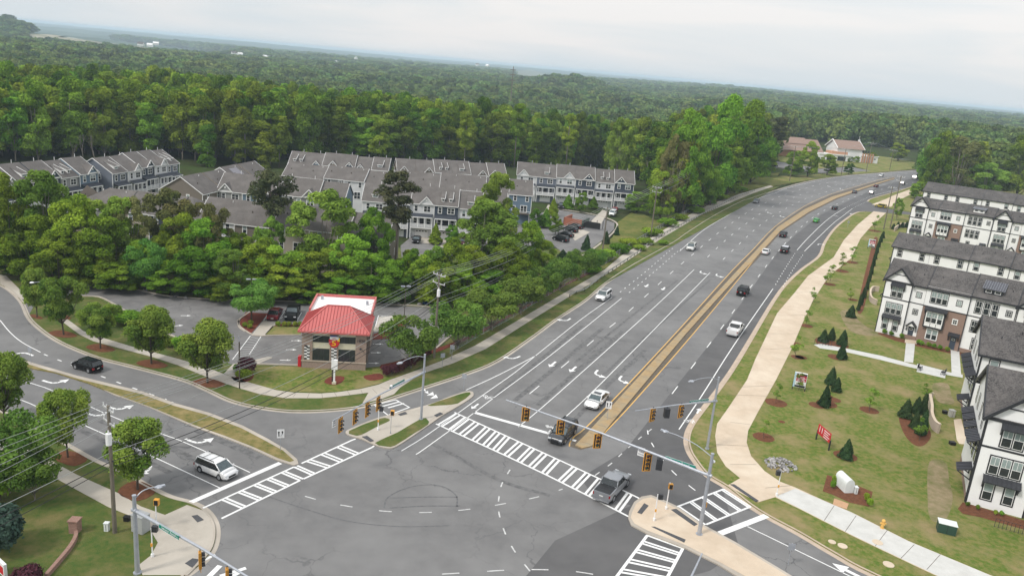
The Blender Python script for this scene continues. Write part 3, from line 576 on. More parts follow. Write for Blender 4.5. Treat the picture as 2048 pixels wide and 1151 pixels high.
Lf = dict(
    forest=leafmat('forest_foliage', (.054, .120, .012), (.285, .405, .045), .25, .42, .03),
    farf=leafmat('distant_foliage', (.052, .095, .028), (.18, .245, .064), .15, .42, .028),
    wood=leafmat('woodland_foliage', (.060, .140, .014), (.285, .43, .045), .26, .38, .028),
    bright=leafmat('fresh_foliage', (.110, .20, .028), (.27, .39, .065), .3, .2, .015),
    street=leafmat('street_tree_foliage', (.060, .140, .022), (.27, .36, .06), .22, .15, .012),
    lime=leafmat('lime_foliage', (0.093, 0.209, 0.039), (0.217, 0.372, 0.070), .28, .08),
    crape=leafmat('crape_myrtle_foliage', (0.070, 0.147, 0.028), (0.186, 0.287, 0.050), .25, .18),
    pine=leafmat('pine_needles', (0.046, 0.065, 0.031), (0.132, 0.132, 0.062), .1, .1),
    con=leafmat('conifer_foliage', (.022, .050, .022), (.075, .12, .045), .1, .2),
    olive=leafmat('olive_foliage', (0.101, 0.124, 0.037), (0.240, 0.232, 0.085), .2, .2),
    dark=leafmat('dark_blue_green_foliage', (0.034, 0.070, 0.053), (0.085, 0.132, 0.093), .1, .1),
    plum=leafmat('plum_foliage', (0.054, 0.022, 0.025), (0.132, 0.046, 0.053), .15, .1),
    box_=leafmat('clipped_foliage', (0.116, 0.178, 0.019), (0.295, 0.372, 0.046), .2, .1))
def leaves(name, pos, nrm, size, m, tone, seed=0, asp=.62):
    g = np.random.default_rng(seed); n = len(pos); nrm = nrm / np.linalg.norm(nrm, axis=1)[:, None]
    r_ = g.normal(size=(n, 3)); a = np.cross(nrm, r_); a /= np.linalg.norm(a, axis=1)[:, None]; b = np.cross(nrm, a)
    s = size * g.uniform(.6, 1.35, n)[:, None]; a = a * s; b = b * s * asp; dr = nrm * s * .28
    v = np.stack([pos - a, pos - b + dr, pos + a, pos + b + dr], 1).reshape(-1, 3)
    me = bpy.data.meshes.new(name); me.vertices.add(4 * n); me.vertices.foreach_set('co', v.astype(np.float32).ravel())
    me.loops.add(4 * n); me.loops.foreach_set('vertex_index', np.arange(4 * n, dtype=np.int32)); me.polygons.add(n); me.polygons.foreach_set('loop_start', np.arange(0, 4 * n, 4, dtype=np.int32))
    me.materials.append(m); at = me.attributes.new('tone', 'FLOAT', 'FACE'); at.data.foreach_set('value', np.clip(tone, 0, 1).astype(np.float32)); me.update(calc_edges=True); me.validate(); return me
def crown(name, lobes, n, size, m, seed, up=.25, inner=.12, low=-.55):
    g = np.random.default_rng(seed); L = np.array([(*c, r) for c, r in lobes]); p = L[:, 3] ** 2; k = g.choice(len(L), n, p=p / p.sum())
    d = g.normal(size=(n, 3)); d /= np.linalg.norm(d, axis=1)[:, None]; d[:, 2] = np.where(d[:, 2] < low, -d[:, 2], d[:, 2])
    rr = L[k, 3] * np.where(g.random(n) < inner, g.uniform(.35, .85, n), g.normal(.98, .13, n))
    pos = L[k, :3] + d * rr[:, None] * np.array([1, 1, .86]); nr = d + g.normal(size=(n, 3)) * .55; nr[:, 2] += up
    lt = g.random(len(L)); tone = .6 * lt[k] + .4 * g.random(n)
    return leaves(name, pos, nr, size, m, tone, seed)
def lobes_ell(seed, n, Rx, z0, z1, lr, shape='round', hollow=.45):
    q = random.Random(seed); o = []
    for _ in range(n):
        t = q.random(); z = z0 + (z1 - z0) * t; f = {'round': math.sin(math.pi * (.12 + .80 * t)) ** .6, 'vase': (.45 + .75 * t) * (1 - max(0, t - .72) * 1.9), 'flat': (.75 + .35 * t) * (1 - max(0, t - .8) * 1.5), 'tall': math.sin(math.pi * (.2 + .72 * t)) ** .5}[shape]
        a = q.random() * 6.283; r_ = Rx * f * (hollow + (1 - hollow) * math.sqrt(q.random())) - lr * .5; o.append(((r_ * math.cos(a), r_ * math.sin(a), z), lr * q.uniform(.55, 1.35)))
    return o
def trunkm(seed, H, r0, lobes, m, zb, nb=8, lean=.3):
    q = random.Random(seed); b = MB(); top = max(l[0][2] for l in lobes) * .8
    path = [(0, 0, -.3), (q.uniform(-lean, lean) * .4, q.uniform(-lean, lean) * .4, zb * .6), (q.uniform(-lean, lean), q.uniform(-lean, lean), zb), (q.uniform(-lean, lean), q.uniform(-lean, lean), top)]
    path = [tuple(p) for p in smooth(path, 3)]; b.tube(path, r0, m, 7, r2=r0 * .25)
    for l in q.sample(lobes, min(nb, len(lobes))):
        z = q.uniform(zb * .8, max(zb * .9, l[0][2] * .7)); t = min(1, max(0, z / top)); s0 = path[int(t * (len(path) - 1))]
        mid = ((s0[0] + l[0][0]) / 2, (s0[1] + l[0][1]) / 2, s0[2] + (l[0][2] - s0[2]) * .35); b.tube([s0, mid, l[0]], r0 * .38, m, 5, r2=r0 * .1)
    return b.mesh('trunk', True)
PR = {}
def proto(key, H, R_, seed, nl, lr, n, size, m, z0, shape='round', tr=brown, r0=.22, zb=None, nb=8, **k):
    lb = lobes_ell(seed, nl, R_, z0, H - lr * .8, lr, shape); PR.setdefault(key, []).append((crown('crown', lb, n, size, Lf[m], seed, **k), trunkm(seed, H, r0, lb, tr, zb or z0, nb), H, R_ + lr * .4))
for i in range(5): proto('forest', 27, 5.6, 10 + i, 34, 2.0, 11000, .43, 'forest', 5 - i % 3 * 1.2, 'tall' if i % 2 else 'round', greybark, .30, nb=6)
for i in range(4): proto('wood', 15, 4.9, 30 + i, 50, 1.1, 22000, .20, 'wood', 2.0, 'tall', brown, .22, inner=.2)
for i in range(2): proto('bright', 14, 4.5, 40 + i, 44, .85, 15000, .18, 'bright', 3.5, 'round', greybark, .18, nb=14, inner=.2)
for i in range(2): proto('olive', 14, 4.2, 45 + i, 34, .9, 11000, .18, 'olive', 3, 'tall', greybark, .18, nb=14, inner=.2)
for i in range(3): proto('street', 7.5, 3.7, 50 + i, 34, .78, 16000, .14, 'street', 2.4, 'vase', brown, .15, nb=20, inner=.2, up=.7)
proto('lime', 7.2, 3.9, 60, 42, 1.0, 16000, .15, 'lime', 2.6, 'flat', brown, .16, inner=.05)
for i in range(3): proto('crape', 6, 3.3, 64 + i, 34, .85, 11000, .15, 'crape', 3.0, 'flat', greybark, .10, zb=1.2, nb=16)
for i in range(2): proto('sapling', 4.2, .8, 70 + i, 9, .34, 420, .12, 'bright', 1.5, 'tall', brown, .035, nb=7, inner=.3)
for i in range(3): proto('far', 22, 6.4, 80 + i, 18, 2.9, 1500, 1.25, 'farf', 6, 'round', greybark, .4, nb=0)
for i in range(2): proto('shrub', 2.0, .9, 90 + i, 14, .5, 2200, .12, 'wood', .5, 'round', brown, .05, nb=4)
for key, m in (('plum', 'plum'), ('bluebush', 'dark'), ('box', 'box_'), ('thicket', 'wood')): proto(key, 2.0, .95, 95, 20, .5, 3600, .10, m, .45, 'round', brown, .05, nb=4)
def cone_crown(name, H, R_, n, size, m, seed, p=.9, z0=.15):
    g = np.random.default_rng(seed); t = 1 - np.sqrt(g.random(n)); z = z0 + (H - z0) * t; a = g.uniform(0, 6.283, n)
    bump = 1 + .18 * np.sin(a * 3 + z * 2.1 + seed) + .12 * np.sin(a * 5 - z * 5); r_ = R_ * (1 - t) ** p * bump * g.uniform(.72, 1.06, n)
    pos = np.stack([r_ * np.cos(a), r_ * np.sin(a), z], 1); nr = np.stack([np.cos(a), np.sin(a), np.full(n, .5)], 1) + g.normal(size=(n, 3)) * .5
    return leaves(name, pos, nr, size, Lf[m], .5 * g.random(n) + .3 * (bump - .7), seed)
tb = MB(); tb.tube([(0, 0, -.1), (0, 0, 2.2)], .07, brown, 6, .03); tk = tb.mesh('trunk', True)
for i in range(3): PR.setdefault('cone', []).append((cone_crown('crown', 3.2, .95, 3200, .10, 'con', 100 + i, .75), tk, 3.2, .95))
for i in range(2): PR.setdefault('column', []).append((cone_crown('crown', 4.0, .62, 3000, .10, 'con', 110 + i, .45), tk, 4.0, .62))
for i in range(2): PR.setdefault('pyramid', []).append((cone_crown('crown', 9, 3.0, 7000, .22, 'wood', 115 + i, .8, .8), tk, 9, 3.0))
def pine(seed, H, R_, zc, n, sz):
    q = random.Random(seed); lb = []; b = MB(); b.tube([(0, 0, -.3), (.2, .1, H * .5), (0, 0, H * .97)], H * .0125, brown, 8, .06)
    for i in range(34):
        t = (i + q.random()) / 34; z = zc + (H - zc) * t; a = q.random() * 6.283; L = R_ * (.35 + .75 * math.sin(math.pi * (.15 + .75 * t))) * q.uniform(.5, 1)
        e_ = (L * math.cos(a), L * math.sin(a), z + L * .12); b.tube([(0, 0, z - .3), e_], .07, brown, 5, .03)
        for k in range(3): f = 1 - k * .28; lb.append(((e_[0] * f + q.uniform(-.4, .4), e_[1] * f + q.uniform(-.4, .4), z + L * .12 * f + .15), .62 * q.uniform(.8, 1.4)))
    g = crown('crown', [((c[0], c[1], c[2]), r) for c, r in lb], n, sz, Lf['pine'], seed, up=.8); return (g, b.mesh('trunk', True), H, R_)
PR['pine'] = [pine(120, 22, 3.6, 12.5, 9000, .2), pine(121, 15, 4.2, 9, 8000, .2)]
def bare(seed, H):
    q = random.Random(seed); b = MB()
    def br(p, d, L, r_, k):
        e_ = p + d * L; b.tube([p, (p + e_) / 2 + Vector((q.uniform(-.1, .1), q.uniform(-.1, .1), 0)) * L * .5, e_], r_, greybark, 5, r_ * .55)
        if k:
            for _ in range(3): br(p + d * L * q.uniform(.6, 1), (d + Vector((q.uniform(-.5, .5), q.uniform(-.5, .5), q.uniform(-.05, .35)))).normalized(), L * .62, r_ * .5, k - 1)
    br(Vector((0, 0, -.3)), Vector((0, 0, 1)), H * .42, H * .014, 4); return b.mesh('trunk', True)
def depth(p): return -(Vector((p[0], p[1], p[2] - CH))).dot(CZ)
def hgt(bu, bv, tu, tv, z=0):               # height of a thing from its foot and its top
    p = P(bu, bv, z); x = (tu - W0 / 2) / FPX; y = -(tv - H0 / 2) / FPX; d = CX * x + CY * y - CZ
    t = (p.x * d.x + p.y * d.y) / (d.x ** 2 + d.y ** 2); return CH + d.z * t - z
NM = dict(forest='broadleaf_tree', wood='broadleaf_tree', bright='broadleaf_tree', olive='broadleaf_tree', street='street_tree', lime='shade_tree', crape='crape_myrtle', sapling='sapling', pine='pine_tree', cone='evergreen_shrub', column='columnar_evergreen', pyramid='pyramidal_tree', shrub='shrub', plum='purple_shrub', bluebush='shrub', box='clipped_shrub', thicket='shrub')
def plant(key, p, H, R_, label, group=None, i=None, cat=None, trunk=True, rz=None):
    pr = PR[key][(rnd.randrange(len(PR[key])) if i is None else i) % len(PR[key])]
    o = empty(NM[key], p, rnd.random() * 6.28 if rz is None else rz, (R_ / pr[3], R_ / pr[3], H / pr[2])); tag(o, label, cat or ('tree' if key not in ('shrub', 'plum', 'bluebush', 'box', 'thicket', 'cone') else 'shrub'), group)
    put('crown', pr[0], o)
    if trunk: put('trunk', pr[1], o)
    return o
def pt(key, bu, bv, tv, wpx, label, group=None, z=.1, tu=None, **k):
    p = P(bu, bv, z); H = hgt(bu, bv, tu if tu is not None else bu, tv, z); Rr = wpx / 2 * depth(p) / FPX * (dict(street=1.15, crape=1.12, bright=1.2, cone=.78, column=.8).get(key, 1.0))
    return plant(key, p, H, Rr, label, group, **k)
# street trees
G_ = 'street trees in mulch beds along the cross street'
for a in ((74, 634, 541, 62, 'farthest street tree by the lot entrance, overlapping its neighbour'), (128, 669, 553, 88, 'second street tree from the lot entrance, in a mulch square by the kerb'), (201, 696, 606, 82, 'smallish street tree with round crown, between two larger ones by the sidewalk'),
          (303, 727, 619, 104, 'wide street tree with two limbs low on its trunk, left of the restaurant lot'), (415, 765, 646, 116, 'nearest street tree on the restaurant side, broad crown over the sidewalk')):
    pt('street', a[0], a[1], a[2], a[3], a[4], G_)
G_ = 'street trees at the lower left corner'
pt('street', 10, 848, 712, 112, 'dense street tree cut by the left edge of the view', G_); pt('street', 136, 914, 776, 98, 'street tree over the turn arrows, left of the wooden power pole', G_); pt('street', 275, 978, 848, 128, 'sprawling street tree with forked trunk, right of the wooden power pole', G_)
for u, v, tv, w_, key, lb in ((20, 985, 845, 160, 'crape', 'large spreading shrubby tree beside the lower left sidewalk'), (70, 1000, 905, 110, 'crape', 'low yellow-green bush beside the lower left sidewalk'), (5, 1095, 1005, 110, 'bluebush', 'blue-green evergreen bush at the left edge'), (50, 1178, 1132, 66, 'plum', 'dark reddish bush at the bottom left edge'), (0, 1000, 905, 110, 'thicket', 'dark green bush behind the blue-green one')):
    pt(key, u, v, tv, w_, lb)
pt('lime', 503, 640, 566, 106, 'round lime green shade tree on the lot island', z=.13)
pt('crape', 822, 735, 641, 108, 'crape myrtle with several pale stems right of the red roofed building', 'crape myrtles by the restaurant', i=0)
G_ = 'crape myrtles in a row behind the chain-link fence'
for i, (u, v, tv, w_) in enumerate(((914, 698, 612, 108), (984, 660, 583, 106), (1042, 628, 555, 94), (1083, 604, 538, 70), (1120, 582, 518, 74), (1158, 560, 502, 66), (1190, 545, 500, 46))):
    pt('crape', u, v, tv, w_, ('nearest', 'second', 'third', 'fourth', 'fifth', 'sixth', 'farthest')[i] + ' crape myrtle of the row behind the chain-link fence', G_, i=i)
# woods between the lot and the townhouses: foot u,v, top v, width, kind
WD = [(-10,520,322,90,'wood'),(25,545,350,110,'wood'),(95,545,338,110,'bright'),(60,560,430,120,'wood'),(150,560,392,120,'wood'),(190,545,400,100,'bright'),(120,575,470,110,'wood'),(215,570,430,120,'wood'),(250,560,395,90,'bright'),(265,560,392,80,'olive'),(335,540,372,110,'olive'),(300,575,485,110,'wood'),(290,582,486,92,'lime2'),(375,545,395,110,'olive'),(355,560,430,90,'wood'),(420,565,440,110,'wood'),(395,590,495,120,'wood'),(430,560,408,80,'olive'),(468,600,500,80,'bright'),(480,560,465,80,'wood'),(540,560,432,58,'bright'),(520,585,480,110,'wood'),(560,590,490,120,'wood'),(575,598,530,110,'wood'),(640,560,378,130,'bright'),(620,590,500,110,'wood'),(660,590,500,120,'wood'),(745,560,418,84,'wood'),(700,585,470,110,'wood'),(740,600,510,110,'wood'),(730,600,540,90,'wood'),(790,600,520,80,'wood'),(820,590,500,70,'wood'),(845,600,510,80,'wood'),(870,600,490,60,'bright'),(880,610,525,90,'wood'),(960,560,400,100,'bright'),(985,530,345,80,'bright'),(1000,560,425,120,'bright'),(945,590,490,90,'wood'),(1010,590,485,100,'wood'),(1050,560,440,70,'wood'),(1035,600,530,80,'wood'),(1080,560,480,60,'wood'),(900,600,478,90,'wood'),(930,612,535,80,'wood'),(240,582,520,100,'thick'),(340,590,535,100,'thick'),(440,598,545,110,'thick'),(530,602,555,100,'thick'),(620,602,560,90,'thick'),(690,600,550,110,'thick'),(770,604,560,90,'thick'),(855,606,560,60,'thick'),(200,572,510,110,'thick'),(110,555,490,120,'thick'),(20,550,480,110,'thick'),(980,600,545,110,'thick'),(810,560,500,50,'thick')]
kd = {'wood': ('wood', 'deep green'), 'bright': ('bright', 'bright yellow-green'), 'olive': ('olive', 'thin olive green'), 'lime2': ('lime', 'rounded mid green'), 'thick': ('wood', 'low dark green')}
LM = [(0, 'at the left edge of the view'), (100, 'beyond the lot entrance'), (200, 'behind the entrance drive bend'), (300, 'between the entrance drive and the hipped grey roof'), (400, 'behind the curve of the lot kerb'), (480, 'left of the lot light pole'), (560, 'behind the parked pickup'), (640, 'left of the red roofed building'), (720, 'behind the red roofed building'), (800, 'beside the tall pine'), (880, 'beside the transformer pole'), (960, 'behind the row of crape myrtles'), (1040, 'next to the middle power pole')]
seen_ = {}
for u, v, tv, w_, k in WD:
    lm = min(LM, key=lambda q: abs(q[0] - u))[1]; key, ad = kd[k]; H = hgt(u, v, u, tv)
    lb = f"{'tall' if H > 16 else 'mid-height' if H > 9 else 'short'} {ad} tree {lm}"; seen_[lb] = seen_.get(lb, 0) + 1
    if seen_[lb] > 1: lb = lb.replace(' tree ', f" tree, {['', '', 'second', 'third', 'fourth'][seen_[lb]]} nearest such one, ")
    pt(key, u, v, tv, w_, lb, 'trees in the wood between the lot and the townhouses')
pt('pine', 787, 572, 350, 76, 'tall bare-trunked pine standing in front of the townhouses', i=0, tu=802)
pt('pine', 540, 535, 352, 96, 'crooked dark pine with open crown above the grey roofs', i=1, tu=556)
# trees inside the townhouse grounds
G_ = 'young trees planted in the townhouse grounds'
for u, v, tv, w_, lb in ((208, 372, 343, 20, 'narrow young tree beside the blue gable wall'), (302, 383, 345, 26, 'tapering young tree in front of the blue porches'), (355, 372, 333, 26, 'leafy young tree at the far end of the blue row'), (163, 385, 355, 22, 'small young tree before the light blue gable'), (845, 470, 435, 22, 'slim young tree between two driveways'), (903, 490, 450, 34, 'yellowish young tree in front of the white balconies'), (870, 488, 445, 26, 'greyish young tree before the navy townhouse'),
                      (1105, 432, 395, 22, 'dark narrow tree left of the parked black pickup'), (1160, 424, 384, 30, 'pointed tree in front of the middle garages'), (1186, 416, 392, 20, 'small round tree at a garage corner'), (1250, 412, 375, 34, 'broad tree before the last townhouse'), (1273, 425, 382, 56, 'wide bushy tree at the end of the townhouse row'), (1072, 455, 418, 36, 'young tree beside the blue end wall'), (1090, 455, 415, 24, 'young tree beside the trash enclosure'), (1110, 470, 428, 34, 'leafy young tree left of the parked black cars'), (1135, 418, 388, 24, 'round dark tree beside the garage pillar')):
    pt('pyramid' if w_ < 30 else 'wood', u, v, tv, w_, lb, G_)
for u, v, tv, w_, lb in ((1172, 500, 468, 24, 'bluish young conifer by the townhouse street'), (1211, 487, 460, 20, 'young conifer below the street bend'), (1233, 470, 450, 14, 'small conifer on the grassy slope'), (1125, 515, 498, 26, 'dark conifer at the parking end')): pt('cone', u, v, tv, w_, lb, 'conifers on the slope')
for i, (u, v, w_, tv) in enumerate(((1210,520,60,500),(1262,492,50,478),(1300,470,44,455),(1240,505,50,488),(1335,452,40,436),(1390,425,40,412),(1440,400,36,388),(1180,545,50,525),(1290,488,34,476),(1480,382,30,372),(1326,489,22,480),(1420,408,30,398),(1360,440,34,428),(1280,500,30,490))):
    pt('thicket' if i % 2 else 'shrub', u, v, tv, w_, ('bushy' if i % 2 else 'low') + ' wild shrub on the slope beside the avenue sidewalk', 'wild shrubs on the slope above the avenue')
# big trees at the end of the slope
G_ = 'tall trees beside the power line'
for u, v, tv, w_, k, lb in ((1335, 440, 265, 62, 'olive', 'vine-covered olive tree behind the fifth power pole'), (1365, 425, 215, 90, 'wood', 'tall tree beside the vine-covered one'), (1420, 410, 190, 110, 'wood', 'largest rounded tree behind the twin power poles'), (1470, 385, 200, 110, 'wood', 'tall full tree behind the twin power poles, right of the largest'), (1500, 365, 232, 90, 'wood', 'broad tree left of the church drive'), (1545, 340, 236, 42, 'pine', 'dark rounded pine in front of the church roof'), (1400, 420, 300, 80, 'wood', 'lower tree under the largest rounded one'), (1450, 395, 290, 80, 'wood', 'lower tree behind the twin power poles'), (1520, 352, 285, 60, 'wood', 'lower tree at the church drive'), (1320, 440, 340, 60, 'wood', 'lower tree left of the vine-covered one'), (1232, 378, 232, 50, 'bright', 'slender bright tree behind the right-hand townhouses')):
    pt(k, u, v, tv, w_, lb, G_)
for u, v, tv, w_, lb in ((1584, 352, 300, 48, 'dark tree nearest the church drive'), (1614, 353, 283, 44, 'tall forked tree left of the church porch'), (1653, 350, 308, 42, 'low wide tree on the church verge'), (1697, 348, 326, 22, 'small pale tree at the church entrance'), (1795, 322, 286, 40, 'round tree in the church parking'), (1742, 325, 305, 26, 'shrubby tree at the church wall corner'), (1712, 325, 312, 16, 'dark bush against the church wall'), (1700, 325, 314, 12, 'small bush beside the brick pilasters')):
    pt('wood', u, v, tv, w_, lb, 'trees around the church')
pt('wood', 1858, 400, 278, 60, 'spreading dark tree at the right bend of the avenue'); pt('olive', 1905, 392, 270, 100, 'wide dark olive tree behind the farmhouse roofs', i=0); pt('bright', 1965, 400, 322, 74, 'bright green round tree behind the farmhouse roofs'); pt('wood', 1838, 398, 362, 44, 'bright bush at the end of the wide path'); pt('wood', 2030, 395, 270, 90, 'tall tree at the right edge behind the farmhouse roofs')
pt('bright', 1792, 440, 394, 20, 'small tree beside the pair of leaning poles')
# ---- forest
FP = [(-900, 480), (-150, 330), (0, 326), (150, 318), (230, 312), (340, 318), (400, 328), (560, 331), (620, 322), (800, 326), (1040, 334), (1200, 340), (1292, 366), (1312, 430), (1372, 420), (1440, 388), (1500, 352), (1545, 320), (1548, 290), (1600, 282), (1700, 290), (1845, 299), (1875, 312), (1850, 340), (1852, 385), (1950, 383), (2100, 380), (2600, 420), (2900, 150), (2200, 60), (-900, -60)]
def inpoly(u, v, pl_):
    c = False; j = len(pl_) - 1
    for i in range(len(pl_)):
        a, b_ = pl_[i], pl_[j]
        if (a[1] > v) != (b_[1] > v) and u < (b_[0] - a[0]) * (v - a[1]) / (b_[1] - a[1]) + a[0]: c = not c
        j = i
    return c
CLR = [[(50, 64), (150, 70), (250, 84), (470, 110), (500, 124), (330, 120), (180, 106), (50, 96)], [(1028, 142), (1060, 137), (1100, 150), (1145, 172), (1020, 172)], [(640, 122), (700, 122), (700, 128), (640, 127)]]
cand = []; q = random.Random(5)
for r0_, r1_, sp_ in ((200, 520, 7.6), (520, 1150, 10.5), (1150, 2500, 20), (2500, 5200, 38)):
    for gx in np.arange(-r1_ * .72, r1_ * .74, sp_):
        for gy in np.arange(150, r1_, sp_):
            r_ = math.hypot(gx, gy)
            if not (r0_ <= r_ < r1_) or abs(math.atan2(gx, gy)) > .69: continue
            x_, y_ = gx + q.uniform(-.42, .42) * sp_, gy + q.uniform(-.42, .42) * sp_; z_ = hill(x_, y_); u, v = px((x_, y_, z_ if r_ > 330 else 0))
            if u < -260 or u > 2300 or not inpoly(u, v, FP) or (r_ > 1100 and any(inpoly(u, v, c) for c in CLR)): continue
            cand.append((r_, x_, y_, z_ - .1, sp_, u))
cand.sort(); NI = 292; ind = [c for c in cand if -60 < c[5] < 2110][:NI]; si = set(ind); rest = [c for c in cand if c not in si]
fl = {0: 'tall green broadleaf tree in the forest edge behind the left blue townhouses', 1: 'tall green broadleaf tree in the forest edge behind the middle grey roofs', 2: 'tall green broadleaf tree in the forest edge behind the right-hand townhouses', 3: 'tall green broadleaf tree in the woods beyond the power line'}
fg = {0: 'forest trees behind the left townhouses', 1: 'forest trees behind the middle townhouses', 2: 'forest trees behind the right townhouses', 3: 'forest trees beyond the power line'}
for r_, x_, y_, z_, sp_, u in ind:
    k = 0 if u < 480 else 1 if u < 900 else 2 if u < 1320 else 3; s_ = q.uniform(.68, 1.16)
    plant('forest', (x_, y_, z_), (27 if z_ < -6 else 24.5) * s_ if u < 1750 else 20 * s_, q.uniform(5.4, 7.4), fl[k], fg[k])

for i, (u, v, tv) in enumerate(((165, 324, 238), (148, 324, 262), (187, 326, 246), (490, 332, 228))): 
    p = P(u, v, -.2); o = empty('dead_tree', p); tag(o, ('bare grey dead tree with spreading limbs left of the blue gable', 'smaller bare tree just left of the spreading dead one', 'thin bare tree just right of the spreading dead one', 'branchless pale dead trunk behind the solar panel roof')[i], 'tree')
    H = hgt(u, v, u, tv); m_ = bare(i, H * .82) if i < 3 else None
    if m_ is None: b = MB(); b.tube([(0, 0, -.3), (0, 0, H)], .28, greybark, 6, .12); m_ = b.mesh('trunk', True)
    put('trunk', m_, o)
for i, (u, v, tv) in enumerate(((558, 334, 232), (757, 326, 238), (928, 330, 222), (1028, 335, 205), (1131, 338, 228), (470, 332, 246), (415, 332, 250), (1068, 338, 250), (534, 334, 262))):
    p = P(u, v, -.2); pr = PR['bright'][i % 2]; H = hgt(u, v, u, tv); o = empty('forest_edge_tree', p, i); tag(o, ['bare-trunked forest edge tree with small crown ' + s for s in ('above the solar panel roof', 'above the left grey row', 'above the gap between two rows', 'right of the gap between rows', 'above the rightmost row', 'above the hidden drive', 'left of the hidden drive', 'above the rightmost row, left one', 'left of the solar roof')][i], 'tree')
    b = MB(); b.tube([(0, 0, -.3), (.3, 0, H * .8)], .26, greybark, 6, .12); put('trunk', b.mesh('trunk', True), o); c = put('crown', PR['forest'][i % 5][0], o); c.scale = (.72, .72, .62); c.location = (0, 0, H - 27 * .62)
# canopy too dense to count: one stuff object
n_ = len(rest); me = bpy.data.meshes.new('forest_canopy'); me.vertices.add(n_)
me.vertices.foreach_set('co', np.array([(c[1], c[2], c[3] - (3 if c[0] < 700 else 4)) for c in rest], np.float32).ravel())
me.attributes.new('sc', 'FLOAT', 'POINT').data.foreach_set('value', np.array([q.uniform(.75, 1.3) * (1.0 if c[4] < 10 else 1.05 if c[4] < 15 else 1.25 if c[4] < 30 else 1.5) for c in rest], np.float32))
me.attributes.new('wd', 'FLOAT', 'POINT').data.foreach_set('value', np.array([q.uniform(.9, 1.15) * (.95 if c[4] < 10 else 1.1 if c[4] < 15 else 1.9 if c[4] < 30 else 3.4) for c in rest], np.float32))
me.attributes.new('rz', 'FLOAT', 'POINT').data.foreach_set('value', np.array([q.uniform(0, 6.28) for c in rest], np.float32))
me.attributes.new('ix', 'INT', 'POINT').data.foreach_set('value', np.array([q.randrange(3) + (3 if c[4] < 8 else 0) for c in rest], np.int32))
fo = put('forest_canopy', me); tag(fo, kind='stuff')
ng = bpy.data.node_groups.new('canopy', 'GeometryNodeTree'); ng.interface.new_socket('Geometry', in_out='INPUT', socket_type='NodeSocketGeometry'); ng.interface.new_socket('Geometry', in_out='OUTPUT', socket_type='NodeSocketGeometry')
gn = ng.nodes; gi = gn.new('NodeGroupInput'); go = gn.new('NodeGroupOutput'); jo = gn.new('GeometryNodeJoinGeometry'); ip = gn.new('GeometryNodeInstanceOnPoints'); ip.inputs['Pick Instance'].default_value = True
pool = [p[0] for p in PR['far']] + [PR['forest'][i][0] for i in (0, 1, 2)]
for m_ in pool[::-1]:
    po = bpy.data.objects.new('crown_source', m_); oi_ = gn.new('GeometryNodeObjectInfo'); oi_.inputs['Object'].default_value = po; oi_.inputs['As Instance'].default_value = True; ng.links.new(oi_.outputs['Geometry'], jo.inputs[0])
def at_(nm, ty):
    a = gn.new('GeometryNodeInputNamedAttribute'); a.data_type = ty; a.inputs['Name'].default_value = nm; return [o for o in a.outputs if o.name == 'Attribute' and o.enabled][0]
cx1, cx2 = gn.new('ShaderNodeCombineXYZ'), gn.new('ShaderNodeCombineXYZ')
ng.links.new(at_('rz', 'FLOAT'), cx1.inputs['Z']); wd_ = at_('wd', 'FLOAT'); ng.links.new(wd_, cx2.inputs['X']); ng.links.new(wd_, cx2.inputs['Y']); ng.links.new(at_('sc', 'FLOAT'), cx2.inputs['Z'])
ng.links.new(gi.outputs[0], ip.inputs['Points']); ng.links.new(jo.outputs[0], ip.inputs['Instance']); ng.links.new(at_('ix', 'INT'), ip.inputs['Instance Index'])
ng.links.new(cx1.outputs[0], ip.inputs['Rotation']); ng.links.new(cx2.outputs[0], ip.inputs['Scale']); ng.links.new(ip.outputs[0], go.inputs[0])
fo.modifiers.new('canopy', 'NODES').node_group = ng
print('forest', len(cand), len(ind))
# haze
hz = MB(); zs_ = [v[2] for v in vv]; hz.box((-18500, -900, min(zs_) - 1), (18500, 18500, max(max(zs_) + 2, max(c[3] for c in cand) + 33)), black); ho = hz.build('haze'); tag(ho, kind='stuff')
hm = bpy.data.materials.new('haze_air'); hm.use_nodes = True; t = hm.node_tree
for n in list(t.nodes): t.nodes.remove(n)
o = t.nodes.new('ShaderNodeOutputMaterial'); pv = t.nodes.new('ShaderNodeVolumePrincipled'); pv.inputs['Color'].default_value = (.70, .85, 1, 1); pv.inputs['Density'].default_value = 1.4e-4; pv.inputs['Anisotropy'].default_value = 0
t.links.new(pv.outputs[0], o.inputs['Volume']); ho.data.materials.clear(); ho.data.materials.append(hm)
